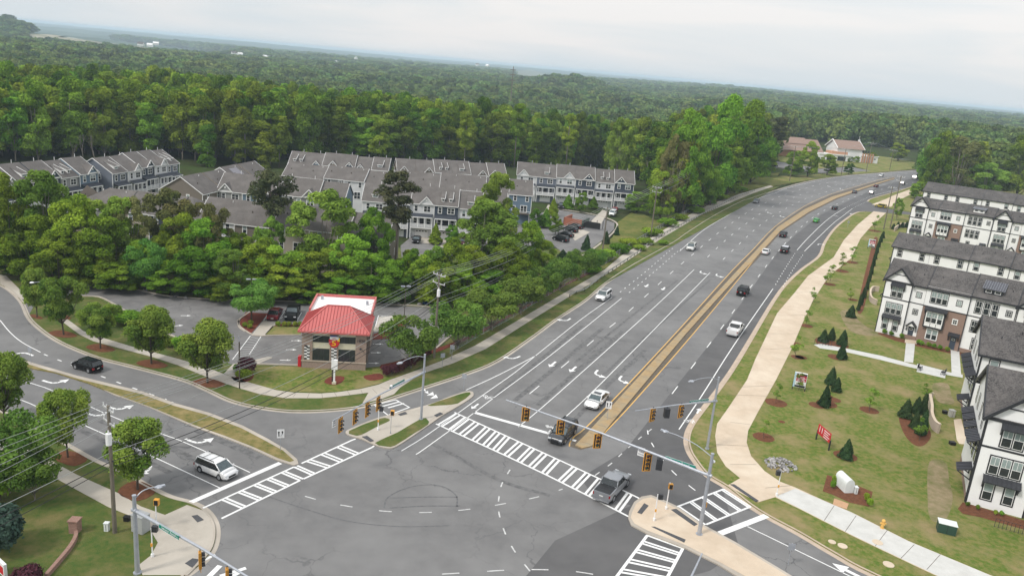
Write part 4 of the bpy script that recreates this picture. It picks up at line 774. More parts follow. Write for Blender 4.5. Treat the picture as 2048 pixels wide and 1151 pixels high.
# ---------------------------------------------------------------- windows and doors (shared meshes, one object each)
WC = {}
def window_mesh(w_, h_, style):
    k = (round(w_, 2), round(h_, 2), style)
    if k in WC: return WC[k]
    b = MB(); x0, x1, z1 = -w_ / 2, w_ / 2, h_
    fr = white; up = glass; lo = glass; tm = None
    if 'b' in style: up = blind
    if 'B' in style: up = blind; lo = blind
    if 't' in style: tm = black
    if tm: b.box((x0 - .13, -.035, -.13), (x1 + .13, .0, z1 + .13), tm)
    b.box((x0 - (.0 if tm else .1), -.06, -.0 if tm else -.1), (x1 + (.0 if tm else .1), .0, z1 + (0 if tm else .1)), fr)
    n = 2 if '2' in style else 3 if '3' in style else 1; pw = w_ / n
    for i in range(n):
        a = x0 + pw * i + .06; c = x0 + pw * (i + 1) - .06
        if 's' in style: b.box((a, -.075, .06), (c, -.05, z1 - .06), up); b.box(((a + c) / 2 - .02, -.085, .06), ((a + c) / 2 + .02, -.055, z1 - .06), fr); b.box((a, -.085, h_ / 2 - .02), (c, -.055, h_ / 2 + .02), fr)
        else:
            b.box((a, -.075, .06), (c, -.05, h_ / 2 - .035), lo); b.box((a, -.068, h_ / 2 + .035), (c, -.05, z1 - .06), up)
            if 'm' in style: b.box(((a + c) / 2 - .018, -.08, h_ / 2 + .035), ((a + c) / 2 + .018, -.055, z1 - .06), fr)
    WC[k] = b.mesh('window'); return WC[k]
def win(par, x, y, z, w_, h_, style='', rot=0): return put('window', window_mesh(w_, h_, style), par, (x, y, z), rot)
sd = {k: siding('siding_' + k, c) for k, c in dict(navy=(.045, .06, .085), blue=(.13, .19, .25), slate=(.09, .10, .12), lgrey=(.62, .63, .64), grey=(.28, .28, .275), tan=(.27, .225, .185), taupe=(.175, .15, .125), ltan=(.42, .37, .32), steel=(.15, .17, .21)).items()}
def lb_xy(pts, k, t): return [(x, y) for x, y in pts]
def grey_row(label, A, B_, ze, zr, units, rear=False, hd=5.6, hip=False, porch=True, z0=0, group=None, wallL=None, deck=False):
    d = (B_ - A); d.z = 0; L = d.length; ang = math.atan2(d.y, d.x); E_ = empty('townhouse_row', (A.x, A.y, 0), ang); tag(E_, label, 'townhouse', group)
    n = len(units); uw = L / n; D_ = hd * 2; zs = [0, 0, .4, .4, 0, .35, .35, 0]; ov = .35; sl = (zr - ze) / hd
    wl = MB(); rf = MB(); tr = MB(); tr.box((0, 0, 0), (.01, .01, .01), white)
    for i, un in enumerate(units):
        x0, x1 = i * uw, (i + 1) * uw; yo = -.35 if i % 2 else 0; dz = zs[i % 8] if not hip else 0; c = sd[un[0]]
        y0, y1 = yo, D_ + yo; ym = (y0 + y1) / 2; e_, r_ = ze + dz, zr + dz
        if rear == False: yoF = yo
        wl.box((x0, y0, z0 - 1), (x1, y1, e_), c)
        for xs in (x0 + .001, x1 - .001): wl.add([(xs, y0, e_), (xs, y1, e_), (xs, ym, r_ - .02)], [(0, 1, 2)] if xs > x0 + .1 else [(0, 2, 1)], c)
        xa, xb = x0 - (.3 if i == 0 else 0), x1 + (.3 if i == n - 1 else 0); th = .16
        ha, hb = (hd if hip and i == 0 else 0), (hd if hip and i == n - 1 else 0); ea = e_ - sl * ov
        rf.add([(xa, y0 - ov, ea), (xb, y0 - ov, ea), (xb - hb, ym, r_), (xa + ha, ym, r_), (xb, y1 + ov, ea), (xa, y1 + ov, ea)], [(0, 1, 2, 3), (4, 5, 3, 2)], roofg)
        if ha: rf.add([(xa, y1 + ov, ea), (xa, y0 - ov, ea), (xa + ha, ym, r_)], [(0, 1, 2)], roofg)
        if hb: rf.add([(xb, y0 - ov, ea), (xb, y1 + ov, ea), (xb - hb, ym, r_)], [(0, 1, 2)], roofg)
        # eave and rake trim
        tr.box((xa, y0 - ov, ea - .2), (xb, y0 - ov + .12, ea - .01), white); tr.box((xa, y1 + ov - .12, ea - .2), (xb, y1 + ov, ea - .01), white)
        up_l = i == 0 or zs[(i - 1) % 8] < dz; up_r = i == n - 1 or zs[(i + 1) % 8] < dz
        if not (hip):
            for xs, yes in ((xa, up_l), (xb, up_r)):
                if yes:
                    for yy in (y0 - ov, y1 + ov): tr.beam((xs, yy, ea - .06), (xs, ym, r_ - .06), .07, .16, white)
        tr.box((x0 - .08, y0 - .04, z0), (x0 + .08, y0 + .05, ea - .2), white)
    tr.box((L - .1, -.4, z0), (L + .04, -.3, ze), white); tr.box((-.04, D_ - .1, z0), (.1, D_ + .03, ze - .1), white)
    wl.build('wall', E_); rfo = rf.build('roof', E_)
    for i, un in enumerate(units):
        x0 = i * uw; xm = x0 + uw / 2; yo = -.35 if i % 2 else 0; dz = zs[i % 8] if not hip else 0; e_, r_ = ze + dz, zr + dz; s_ = sl
        for k in range(2):
            vx = x0 + uw * (.3 + .4 * k) + rnd.uniform(-.4, .4); vy = hd * (.5 + .35 * k) if rear else hd * (1.0 if k else 1.4); z_ = e_ + s_ * (min(vy, D_ - vy)); b = MB(); b.tube([(vx, vy + yo, z_ - .1), (vx, vy + yo, z_ + (.35 if rear or k == 0 else .75))], .07 if k else .11, white if k else brown, 6); b.build('vent_pipe', E_)
        f = un[1]
        if 'g' in f:        # front gable
            hw = uw * .27; gx = x0 + uw * (.32 if 'l' in f else .66); gz = e_ + hw * 1.05; yb = hd * .62 + yo; b = MB()
            b.add([(gx - hw, yo - .30, e_ - .1), (gx + hw, yo - .30, e_ - .1), (gx, yo - .30, gz - .1)], [(0, 1, 2)], sd[un[0]] if 'w' not in f else sd['lgrey'])
            b.build('gable', E_); b = MB(); q_ = .28
            b.add([(gx - hw - q_, yo - .5, e_ - .35), (gx, yo - .5, gz + .05), (gx, yb, gz + .05), (gx - hw - q_, yo + .4, e_ - .35)], [(0, 1, 2, 3)], roofg)
            b.add([(gx + hw + q_, yo - .5, e_ - .35), (gx, yo - .5, gz + .05), (gx, yb, gz + .05), (gx + hw + q_, yo + .4, e_ - .35)], [(3, 2, 1, 0)], roofg)
            b.beam((gx - hw - q_, yo - .52, e_ - .44), (gx, yo - .52, gz - .05), .1, .2, white); b.beam((gx + hw + q_, yo - .52, e_ - .44), (gx, yo - .52, gz - .05), .1, .2, white)
            b.box((gx - hw, yo - .36, e_ - .2), (gx + hw, yo - .28, e_ - .02), white); b.build('gable_roof', E_)
            b = MB(); b.tube([(gx, yo - .33, e_ + hw * .48), (gx, yo - .4, e_ + hw * .48)], .24, white, 10); b.build('gable_vent', E_)
        if 'd' in f or 'D' in f:
            for xx, ww in (((xm, 1.5),) if 'D' in f else ((xm - 1.0, .75), (xm + 1.0, .75))):
                b = MB(); y_ = yo + 1.0; zb = e_ + s_ * (1.0); h_ = 1.0 if 'd' in f else .95; yb = yo + 4.2; zt = e_ + s_ * 4.2
                b.box((xx - ww / 2, y_, zb - .2), (xx + ww / 2, y_ + .1, zb + h_ - .1), white); b.box((xx - ww / 2 + .18, y_ - .02, zb + .15), (xx + ww / 2 - .18, y_, zb + h_ - .3), glass if 'd' in f else blind)
                for sx in (-1, 1): b.add([(xx + sx * ww / 2, y_, zb), (xx + sx * ww / 2, y_, zb + h_ - .12), (xx + sx * ww / 2, yb, zt)], [(0, 1, 2) if sx < 0 else (2, 1, 0)], white)
                b.build('dormer', E_); b = MB(); b.add([(xx - ww / 2 - .2, y_ - .25, zb + h_ - .12), (xx + ww / 2 + .2, y_ - .25, zb + h_ - .12), (xx + ww / 2 + .2, yb + .2, zt + .12), (xx - ww / 2 - .2, yb + .2, zt + .12)], [(0, 1, 2, 3)], roofg)
                b.beam((xx - ww / 2 - .2, y_ - .27, zb + h_ - .2), (xx + ww / 2 + .2, y_ - .27, zb + h_ - .2), .08, .18, white); b.beam((xx + ww / 2 + .2, y_ - .25, zb + h_ - .18), (xx + ww / 2 + .2, yb, zt + .05), .08, .16, white); b.build('dormer_roof', E_)
        if 'solar' in f: 
            b = MB(); y_a, y_b = hd * .35, hd * .8; b.poly([(xm - 2, y_a, e_ + s_ * y_a + .12), (xm + 2, y_a, e_ + s_ * y_a + .12), (xm + 2, y_b, e_ + s_ * y_b + .12), (xm - 2, y_b, e_ + s_ * y_b + .12)], mat('solar_glass', (.16, .15, .17), None, 2, rough=.2)); b.build('solar_panel', E_)
        y = yo - .003
        if not rear:
            st = rnd.choice(['', 'b', ''])
            win(E_, x0 + uw * .24, y, e_ - 2.25, .85, 1.5, st); win(E_, x0 + uw * .70, y, e_ - 2.25, 1.7, 1.45, '2' + st)
            if porch:
                b = MB(); b.add([(x0 + .25, y - 1.7, e_ - 3.35), (x0 + uw - .25, y - 1.7, e_ - 3.35), (x0 + uw - .25, y, e_ - 2.75), (x0 + .25, y, e_ - 2.75)], [(0, 1, 2, 3)], porchr); b.box((x0 + .25, y - 1.72, e_ - 3.6), (x0 + uw - .25, y - 1.6, e_ - 3.36), white); b.build('porch_roof', E_)
                b = MB(); zf = e_ - 6.1; b.box((x0 + .25, y - 1.65, zf - .25), (x0 + uw - .25, y - .003, zf), white)
                for k in range(4): xx = x0 + .35 + (uw - .7) * k / 3; b.box((xx - .1, y - 1.64, zf if k % 3 else z0), (xx + .1, y - 1.46, e_ - 3.55), white)
                b.box((x0 + .3, y - 1.62, zf + .85), (x0 + uw - .3, y - 1.55, zf + .95), white); b.box((x0 + .3, y - 1.60, zf + .1), (x0 + uw - .3, y - 1.56, zf + .8), mat('railing_pickets', (.62, .62, .62), (.45, .46, .48), 3) if 'railing_pickets' not in bpy.data.materials else bpy.data.materials['railing_pickets']); b.build('balcony', E_)
                win(E_, x0 + uw * .22, y, zf + .7, .9, 1.5); win(E_, x0 + uw * .78, y, zf + .6, 1.0, 1.6)
                b = MB(); b.box((xm - .5, y - .06, zf), (xm + .45, y, zf + 2.1), black); b.build('door', E_)
                b = MB(); b.box((x0 + uw * .25, y - .05, z0), (x0 + uw * .78, y, z0 + 2.1), white)
                for k in range(4): b.box((x0 + uw * (.28 + .125 * k), y - .06, z0 + 1.65), (x0 + uw * (.36 + .125 * k), y - .05, z0 + 1.9), glass)
                b.build('garage_door', E_)
        else:
            st = rnd.choice(['', 'b']); win(E_, x0 + uw * .28, y, e_ - 2.0, .85, 1.5, st); win(E_, x0 + uw * .8, y, e_ - 2.0, .85, 1.5, st); win(E_, x0 + uw * .25, y, e_ - 4.9, .9, 1.4); win(E_, x0 + uw * .68, y, e_ - 5.3, 1.8, 2.0, '2')
            if deck: b = MB(); b.box((x0 + uw * .4, y - 2, e_ - 5.6), (x0 + uw * .95, y, e_ - 5.45), brown); [b.box((x0 + uw * f_ - .06, y - 1.98, z0), (x0 + uw * f_ + .06, y - 1.85, e_ - 4.6), white) for f_ in (.42, .93)]; b.box((x0 + uw * .4, y - 2, e_ - 4.7), (x0 + uw * .95, y - 1.93, e_ - 4.6), white); b.build('deck', E_)
    for k, (yy, zz) in enumerate(((hd * .6, ze - 2), (hd * 1.3, ze - 2), (hd * .6, ze - 5), (hd * 1.4, ze - 5))):
        win(E_, L + .003, yy, zz, .6, 1.3, '', math.pi / 2); win(E_, -.003, yy + .5, zz, .7, 1.3, 'b', -math.pi / 2)
    tr.build('trim', E_); return E_
def rp(u, v, z): return P(u, v, z)
G_ = 'rows of grey roofed townhouses'
ze = 8.7
grey_row('rightmost grey roofed townhouse row with white balconies and garages facing the parked pickup', rp(1035, 348, ze), rp(1268, 368.7, ze), ze, 12.4, [('lgrey', 'gl'), ('steel', 'D'), ('lgrey', 'gw'), ('navy', 'g'), ('lgrey', 'd'), ('navy', 'gl')], group=G_)
grey_row('back townhouse row directly left of the rightmost one, brown brick end wall', rp(796, 341.7, ze), rp(1012, 353, ze), ze, 12.1, [('tan', 'gl'), ('taupe', 'g'), ('lgrey', 'd'), ('grey', 'D'), ('taupe', 'g'), ('tan', 'gl')], group=G_, porch=False)
grey_row('leftmost back townhouse row with two small dormers and light blue end wall', rp(577.7, 326, ze), rp(775.7, 342.4, ze), ze, 12.0, [('lgrey', 'd'), ('blue', 'g'), ('tan', 'g'), ('navy', 'g'), ('grey', 'gl'), ('blue', 'D')], group=G_, porch=False)
grey_row('slanting townhouse row with dark blue gable wall beside the bare dead tree', rp(224.6, 345.7, ze), rp(356.5, 325, ze), ze, 12.0, [('steel', 'D'), ('lgrey', 'gw'), ('navy', 'g'), ('lgrey', 'gw'), ('steel', 'd')], group=G_)
grey_row('slanting townhouse row running off the left edge of the view', rp(-60, 379, ze), rp(193.5, 345, ze), ze, 12.0, [('taupe', ''), ('grey', 'g'), ('tan', 'D'), ('navy', 'g'), ('grey', 'd'), ('blue', 'g')], group=G_)
grey_row('middle townhouse row, plain back roof slope between two fronts, left half', rp(566, 349, ze), rp(770, 369, ze), ze, 11.6, [('lgrey', ''), ('lgrey', ''), ('grey', ''), ('lgrey', ''), ('grey', '')], rear=True, group=G_)
grey_row('middle townhouse row with bright blue end wall and small rear deck', rp(785, 369, ze), rp(1064, 392, ze), ze, 12.2, [('lgrey', ''), ('grey', ''), ('tan', ''), ('lgrey', ''), ('grey', ''), ('blue', '')], rear=True, group=G_, deck=True)
grey_row('front facing townhouse row with light blue gable wall behind the crooked pine', rp(435, 379, ze), rp(687, 401.5, ze), ze, 12.3, [('grey', 'gl'), ('blue', 'D'), ('navy', 'd'), ('grey', 'g'), ('blue', 'g')], group=G_, porch=False)
grey_row('townhouse row with solar panel and wide brown gable wall', rp(405, 387, ze), rp(542, 353, ze), ze, 12.2, [('taupe', ''), ('tan', ''), ('grey', 'solar'), ('tan', '')], rear=True, group=G_)
grey_row('front facing townhouse row with white balconies above the two driveways', rp(725, 399, ze), rp(1012, 422, ze), ze, 12.2, [('lgrey', 'D'), ('steel', 'g'), ('lgrey', 'gw'), ('navy', 'd'), ('lgrey', 'D'), ('taupe', 'g')], group=G_)
grey_row('hipped roof townhouse row nearest the left woods', rp(142, 408, ze), rp(405, 438, ze), ze, 12.0, [('tan', ''), ('grey', ''), ('ltan', ''), ('navy', ''), ('navy', '')], rear=True, group=G_, hip=True)
grey_row('nearest townhouse row with tan and brown rear walls behind the tall pine', rp(396, 436, ze), rp(772, 477, ze), ze, 12.4, [('lgrey', ''), ('taupe', ''), ('ltan', ''), ('ltan', ''), ('taupe', '')], rear=True, group=G_, deck=False)
# ---------------------------------------------------------------- white and black farmhouse style rows
wsid = siding('white_siding', (.80, .80, .80), 5, d=.012); wbat = mat('white_batten', (.80, .80, .80), (.77, .77, .77), 1, rough=.6)
door_b = mat('slate_door', (.05, .065, .09), None, 1, rough=.4)
def awning(E_, x, y, z, w_, dpt=.75, drop=.45, rot=0, name='awning'):
    M_ = Matrix.Translation((x, y, z)) @ Matrix.Rotation(rot, 4, 'Z'); b = MB(); h = w_ / 2
    v = [M_ @ Vector(q) for q in [(-h, -dpt, -drop), (h, -dpt, -drop), (h, 0, 0), (-h, 0, 0), (-h, -dpt, -drop - .1), (h, -dpt, -drop - .1), (h, 0, -.1), (-h, 0, -.1)]]
    b.add(v, [(0, 1, 2, 3), (4, 7, 6, 5), (0, 4, 5, 1), (1, 5, 6, 2), (3, 7, 4, 0)], seam if rot else black)
    k = max(2, int(w_ / .4))
    for i in range(k + 1):
        xx = -h + w_ * i / k; b.beam(M_ @ Vector((xx, -dpt, -drop + .03)), M_ @ Vector((xx, 0, .03)), .05, .05, black)
    for xx in (-h + .1, h - .1):
        b.beam(M_ @ Vector((xx, -dpt + .1, -drop - .1)), M_ @ Vector((xx, -.03, -drop - .75)), .1, .1, black); b.beam(M_ @ Vector((xx, -.05, -.1)), M_ @ Vector((xx, -.05, -drop - .8)), .1, .1, black)
    return b.build(name, E_)
def farm_row(label, A, ang, L, nu, rear, ze=9.6, zr=13.4, D_=12.5, gable0=True, side_aw=False, z0=0, f0=0, gableR=False):
    E_ = empty('farmhouse_row', (A.x, A.y, 0), ang); tag(E_, label, 'townhouse', 'white farmhouse style townhouse rows'); uw = L / nu; hd = D_ / 2; sl = (zr - ze) / hd; ov = .45
    wl = MB(); rf = MB(); tr = MB()
    for i in range(nu):
        x0, x1 = i * uw, (i + 1) * uw; t = (i + f0) % 3; bk = t == 1 and not rear; dz = (0, .18, .34)[t]
        y0 = 0 if t != 1 else -.25; e_, r_ = ze + dz * .5, zr + dz * .5
        wl.box((x0, y0, .75 if not bk else z0), (x1, D_ + y0, e_), wsid) if not bk else None
        if bk: wl.box((x0, y0, z0 - .5), (x1, D_ + y0, 6.3), brick); wl.box((x0, y0 - .04, 6.3), (x1, D_ + y0, e_), wsid)
        else: wl.box((x0, y0 - .05, z0 - .5), (x1, D_ + y0 + .05, .78), brick)
        for xs in (x0 + .002, x1 - .002): wl.add([(xs, y0, e_), (xs, D_ + y0, e_), (xs, hd + y0, r_ - .02)], [(0, 2, 1)] if xs < x0 + .1 else [(0, 1, 2)], wsid)
        xa, xb = x0 - (.4 if i == 0 else 0), x1 + (.4 if i == nu - 1 else 0); ea = e_ - sl * ov
        rf.add([(xa, y0 - ov, ea), (xb, y0 - ov, ea), (xb, hd + y0, r_), (xa, hd + y0, r_), (xb, D_ + y0 + ov, ea), (xa, D_ + y0 + ov, ea)], [(0, 1, 2, 3), (4, 5, 3, 2)], roofd)
        tr.box((xa, y0 - ov, ea - .28), (xb, y0 - ov + .14, ea - .01), black); tr.box((xa, D_ + y0 + ov - .14, ea - .28), (xb, D_ + y0 + ov, ea - .01), black)
        for xs in (xa, xb):
            for yy in (y0 - ov, D_ + y0 + ov): tr.beam((xs, yy, ea - .13), (xs, hd + y0, r_ - .13), .14, .3, black)
        tr.box((x1 - .07, y0 - .06, z0), (x1 + .07, y0 + .02, ea - .28), black)
        if i == 0: tr.box((x0 - .03, y0 - .06, z0), (x0 + .14, y0 + .02, ea - .28), black); tr.box((x0 - .06, y0 - .03, z0), (x0 + .02, y0 + .14, ea - .28), black)
    wl.build('wall', E_); rf.build('roof', E_)
    for i in range(nu):
        x0 = i * uw; t = (i + f0) % 3; y0 = 0 if t != 1 else -.25; e_ = ze + (0, .09, .17)[t]; yf = y0 - (.045 if t == 1 else .003)
        for k in range(3):
            vx = x0 + uw * (.25 + .28 * k); vy = hd * (.45 + .22 * (k % 2)); b = MB(); zz = e_ + sl * vy; b.tube([(vx, vy, zz - .1), (vx, vy, zz + .3)], .06, black, 6); b.build('vent_pipe', E_)
        if rear:
            for xx in (.2, .8): win(E_, x0 + uw * xx, yf, e_ - 2.5, 1.0, 1.75, rnd.choice(['tb', 't', 'tm']))
            for xx in (.3, .75): win(E_, x0 + uw * xx, yf, e_ - 5.8, 1.0, 1.7, 't')
            continue
        if t == 0 and (i == 0 or nu > 3):
            gx0, gx1 = x0 + (.0 if i == 0 else .2), x0 + uw * .66; gm = (gx0 + gx1) / 2; hw = (gx1 - gx0) / 2; gz = e_ + hw * .88; yg = -.35
            b = MB(); b.box((gx0 + .003, yg, z0 - .4), (gx1, .01, e_ - .1), wbat); b.add([(gx0, yg, e_ - .12), (gx1, yg, e_ - .12), (gm, yg, gz - .08)], [(0, 1, 2)], wbat); b.build('gable', E_)
            b = MB(); q_ = .45; yb = hd * .85
            for s_ in (-1, 1):
                v = [(gm + s_ * (hw + q_), yg - .45, e_ - q_ * .88), (gm, yg - .45, gz), (gm, yb, gz), (gm + s_ * (hw + q_), .5, e_ - q_ * .88)]
                b.add(v, [(0, 1, 2, 3) if s_ < 0 else (3, 2, 1, 0)], roofd); b.beam((v[0][0], yg - .47, v[0][2] - .14), (gm, yg - .47, gz - .14), .12, .3, black)
            b.box((gm - hw * .42, yg - .06, gz - hw * .5 - .1), (gm + hw * .42, yg, gz - hw * .5 + .02), black); b.build('gable_roof', E_)
            yw = yg - .003; tr.box((gx0, yg - .04, 6.25), (gx1 - .08, yg, 6.45), black); tr.box((gx1 - .12, yg - .04, z0), (gx1 + .03, yg + .2, e_ - .1), black); tr.box((gx0 - .04, yg - .04, z0), (gx0 + .12, yg + .02, e_ - .1), black); tr.box((gx1, yf - .04, 6.25), (x0 + uw, yf, 6.4), black)
            for k in (-.52, .52): win(E_, gm + k, yw, e_ - 2.9, .92, 1.85, 'tbm')
            awning(E_, gm, yw, e_ - .45, 2.6, .8, .5)
            for k in (-1.0, 0, 1.0): win(E_, gm + k, yw, 3.75, .88, 1.8, 'tbm')
            awning(E_, gm, yw, 3.55, 3.4, .75, .5)
            for k in (-.95, .95): win(E_, gm + k, yw, 1.0, .9, 1.75, 'tb')
            win(E_, x0 + uw * .84, yf, 7.4, .8, .8, 'tbs'); win(E_, x0 + uw * .84, yf, 4.5, .75, .75, 'ts'); dx = x0 + uw * .84; dr = 'gable'
            b = MB()
            for s_ in (-1, 1): b.add([(dx + s_ * .95, yf - 1.0, 2.5), (dx, yf - 1.0, 3.35), (dx, yf, 3.35), (dx + s_ * .95, yf, 2.5)], [(0, 1, 2, 3) if s_ < 0 else (3, 2, 1, 0)], roofd); b.beam((dx + s_ * .95, yf - 1.0, 2.42), (dx, yf - 1.0, 3.27), .12, .24, black); b.beam((dx + s_ * .8, yf - .9, 2.4), (dx + s_ * .8, yf, 1.5), .1, .1, black)
            b.add([(dx - .8, yf - .9, 2.5), (dx + .8, yf - .9, 2.5), (dx, yf - .9, 3.2)], [(0, 1, 2)], white); b.build('porch_roof', E_)
        elif t == 1:
            for k in (-.98, 0, .98): win(E_, x0 + uw * .32 + k, yf, 7.1, .92, 1.85, 'tbm')
            win(E_, x0 + uw * .78, yf, 7.5, .8, .8, 'tbs'); tr.box((x0, yf - .05, 6.28), (x0 + uw, yf, 6.44), black)
            b = MB(); cx_ = x0 + uw * .32; b.box((cx_ - 1.75, yf - .6, 2.95), (cx_ + 1.75, yf, 5.9), black); b.box((cx_ - 1.5, yf - .62, 3.2), (cx_ + 1.5, yf - .6, 3.72), white); [b.box((cx_ - 1.5 + k - .04, yf - .64, 3.2), (cx_ - 1.5 + k + .04, yf - .6, 3.72), black) for k in (1, 2)]; bay = b.build('bay', E_)
            for k in (-.98, 0, .98): win(bay, cx_ + k, yf - .603, 3.85, .9, 1.75, 'bm')
            awning(E_, cx_, yf - .1, 6.35, 3.9, 1.0, .42); win(E_, x0 + uw * .78, yf, 4.4, .75, .75, 's')
            for k in (-.5, .5): win(E_, cx_ + k + .1, yf, 1.0, .9, 1.7, 'b')
            dx = x0 + uw * .84; awning(E_, dx - .05, yf, 2.95, 1.9, .9, .4, name='porch_awning')
        else:
            b = MB(); xm = x0 + uw * .42; y_ = .8; zb = e_ + sl * .8
            dc = black if i == nu - 1 or True and f0 == 0 and nu < 5 else white
            b.box((xm - 1.5, y_, zb - .3), (xm + 1.5, y_ + 2, zb + .85), dc); [b.box((xm + k - .5, y_ - .03, zb + .2), (xm + k + .5, y_, zb + .68), white) for k in (-.75, .75)]; [b.box((xm + k - .38, y_ - .045, zb + .28), (xm + k + .38, y_ - .01, zb + .6), glass) for k in (-.75, .75)]
            dm = b.build('dormer', E_); b = MB(); b.add([(xm - 1.8, y_ - .4, zb + .82), (xm + 1.8, y_ - .4, zb + .82), (xm + 1.8, hd * .72, e_ + sl * hd * .72 + .15), (xm - 1.8, hd * .72, e_ + sl * hd * .72 + .15)], [(0, 1, 2, 3)], seam); b.box((xm - 1.8, y_ - .42, zb + .72), (xm + 1.8, y_ - .36, zb + .83), black)
            for k in range(10): xx = xm - 1.8 + .4 * k; b.beam((xx, y_ - .4, zb + .84), (xx, hd * .72, e_ + sl * hd * .72 + .17), .03, .04, galv)
            b.build('dormer_roof', dm)
            for k in (-1.35, 0, 1.35): win(E_, x0 + uw * .38 + k, yf, 6.95, .95, 1.95, 'tm'); win(E_, x0 + uw * .38 + k, yf, 3.8, .95, 1.8, 'tm')
            win(E_, x0 + uw * .86, yf, 7.5, .8, .8, 'ts'); tr.box((x0, yf - .05, 6.2), (x0 + uw, yf, 6.36), black); win(E_, x0 + uw * .3, yf, 1.0, .9, 1.75, 't'); dx = x0 + uw * .84; awning(E_, dx, yf, 2.95, 1.7, .9, .4, name='porch_awning')
        b = MB(); b.box((dx - .48, yf - .03, .2), (dx + .48, yf, 2.35), door_b); b.box((dx - .28, yf - .05, 1.7), (dx + .28, yf - .02, 2.05), white); b.box((dx - .2, yf - .06, 1.77), (dx + .2, yf - .03, 1.98), glass); b.build('door', E_)
        b = MB(); b.box((dx - .95, yf - .2, 1.6), (dx - .8, yf, 1.95), black); b.build('wall_lamp', E_)
    # left side wall: small windows, band and metal awnings
    for yy in (2.2, 5.0, 8.2, 10.6): win(E_, -.003, yy, ze - 2.3, .55, 1.5, 't', -math.pi / 2)
    tr.box((-.05, .1, 6.25), (.0, D_ - .1, 6.42), black)
    if side_aw:
        for yy, zz in ((1.2, 6.6), (3.6, 6.4), (6.0, 6.4), (8.4, 6.4), (10.6, 6.4)): awning(E_, -.003, yy, zz, 1.8, 1.15, .5, -math.pi / 2, 'side_awning'); win(E_, -.003, yy, zz - 2.6, 1.0, 1.6, 't', -math.pi / 2)
        awning(E_, -.003, 1.2, 3.5, 2.0, 1.4, .45, -math.pi / 2, 'side_awning')
    else:
        for yy in (2.0, 4.4, 6.8, 9.2): awning(E_, -.003, yy, 6.6, 1.4, .8, .45, -math.pi / 2, 'side_awning')
    tr.build('trim', E_); return E_
A3 = R(-36)
farm_row('white farmhouse row with black awnings and two slate blue doors facing the bench pad', P(1750, 662, 0), A3, 30, 4, False, zr=12.3, D_=10.5).scale = (1, 1, 1.17)
p_ = P(1788, 490, 9.9); farm_row('white farmhouse row showing its plain rear with paired windows behind the front-facing one', p_, A3, 34, 4, True, ze=9.9, zr=12.6, D_=11)
p_ = P(1816, 452, 6.2); farm_row('farther white farmhouse row with brick bay and metal roofed dormer', p_, R(-38), 46, 6, False, ze=9.5, zr=11.3, D_=10); bpy.data.objects['farmhouse_row.002'].scale = (1, 1, 1.26); bpy.data.objects['farmhouse_row.002'].location.z = 1.3
p_ = P(1848, 380, 12.5); farm_row('farthest charcoal roofed row beside the trees at the avenue bend', p_, R(-37), 60, 6, True, ze=12.5, zr=15.4)
p_ = P(1965, 703, 11.5); r3 = farm_row('white farmhouse row at the right edge with one window under its rear eave', p_, R(-25), 24, 3, True, ze=9.6, zr=12.8, D_=11, side_aw=True)
r4 = farm_row('nearest white farmhouse row at the lower right with side metal awnings', P(1929, 1003, 0), R(-25), 24, 3, False, zr=12.8, D_=11, side_aw=True, f0=0)
r3.scale = r4.scale = (1.12, 1.12, 1.2)
# ---------------------------------------------------------------- restaurant with red roof
E_ = empty('oil_change_shop', (0, 0, 0)); tag(E_, 'two-storey brick shop with red hipped metal roof and number five emblem', 'shop')
a0, a1 = P(605, 735, 0), P(729, 741, 0); d_ = (a1 - a0); ang = math.atan2(d_.y, d_.x); Lb = d_.length; E_.location = a0; E_.rotation_euler = (0, 0, ang); Db = 15.0; zt = 6.1
cream = mat('cream_panel', (.62, .58, .44), None, 1, rough=.6); redr = mat('red_metal_roof', (.50, .13, .12), (.43, .105, .10), .5, rough=.42, c3=(.54, .15, .135), sc3=.25); wroof = mat('white_membrane', (.80, .80, .79), (.70, .70, .69), .6, rough=.6)
b = MB(); b.box((0, 0, -.3), (Lb, Db, zt), cream); b.box((-.12, -.15, -.3), (Lb + .12, .0, 1.15), brick2)
for x0, x1 in ((-.12, 1.35), (Lb * .43, Lb * .565), (Lb - 1.4, Lb + .12)): b.box((x0, -.16, 1.15), (x1, .0, zt - .15), brick2)
for y0 in (0, 3.2, 6.6): b.box((Lb, y0, -.3), (Lb + .13, y0 + 1.0, zt - .2), brick2); b.box((-.13, y0, -.3), (0, y0 + 1.0, zt - .2), brick2)
b.box((Lb, 8, -.3), (Lb + .08, Db, 1.2), brick2); b.box((-.2, -.24, 1.15), (Lb + .2, -.1, 1.3), palebrick); b.build('wall', E_)
for x0, x1 in ((1.4, Lb * .43 - .05), (Lb * .565 + .05, Lb - 1.45)):
    for z0_, z1_ in ((1.32, 3.15), (4.1, 5.1)):
        b = MB(); b.box((x0, -.05, z0_), (x1, .01, z1_), black); n_ = 3
        for i in range(n_): b.box((x0 + (x1 - x0) * i / n_ + .04, -.07, z0_ + .06), (x0 + (x1 - x0) * (i + 1) / n_ - .04, -.04, z1_ - .06), glass)
        b.build('window', E_)
for y0, y1 in ((1.1, 3.1), (4.3, 6.5)):
    for z0_, z1_ in ((.4, 3.1), (3.9, 5.3)): b = MB(); b.box((Lb + .01, y0, z0_), (Lb + .05, y1, z1_), glass); b.build('window', E_)
hx, hy = .6, .8; q_ = [(-hx, -hy, zt - .15), (Lb + hx, -hy, zt - .15), (Lb + hx, 7.6, zt - .15), (-hx, 7.6, zt - .15)]; rA, rB = (2.9, 4.0, zt + 2.4), (Lb - 2.8, 4.0, zt + 2.4)
b = MB(); b.add([*q_, rA, rB], [(0, 1, 5, 4), (1, 2, 5), (2, 3, 4, 5), (3, 0, 4)], redr)
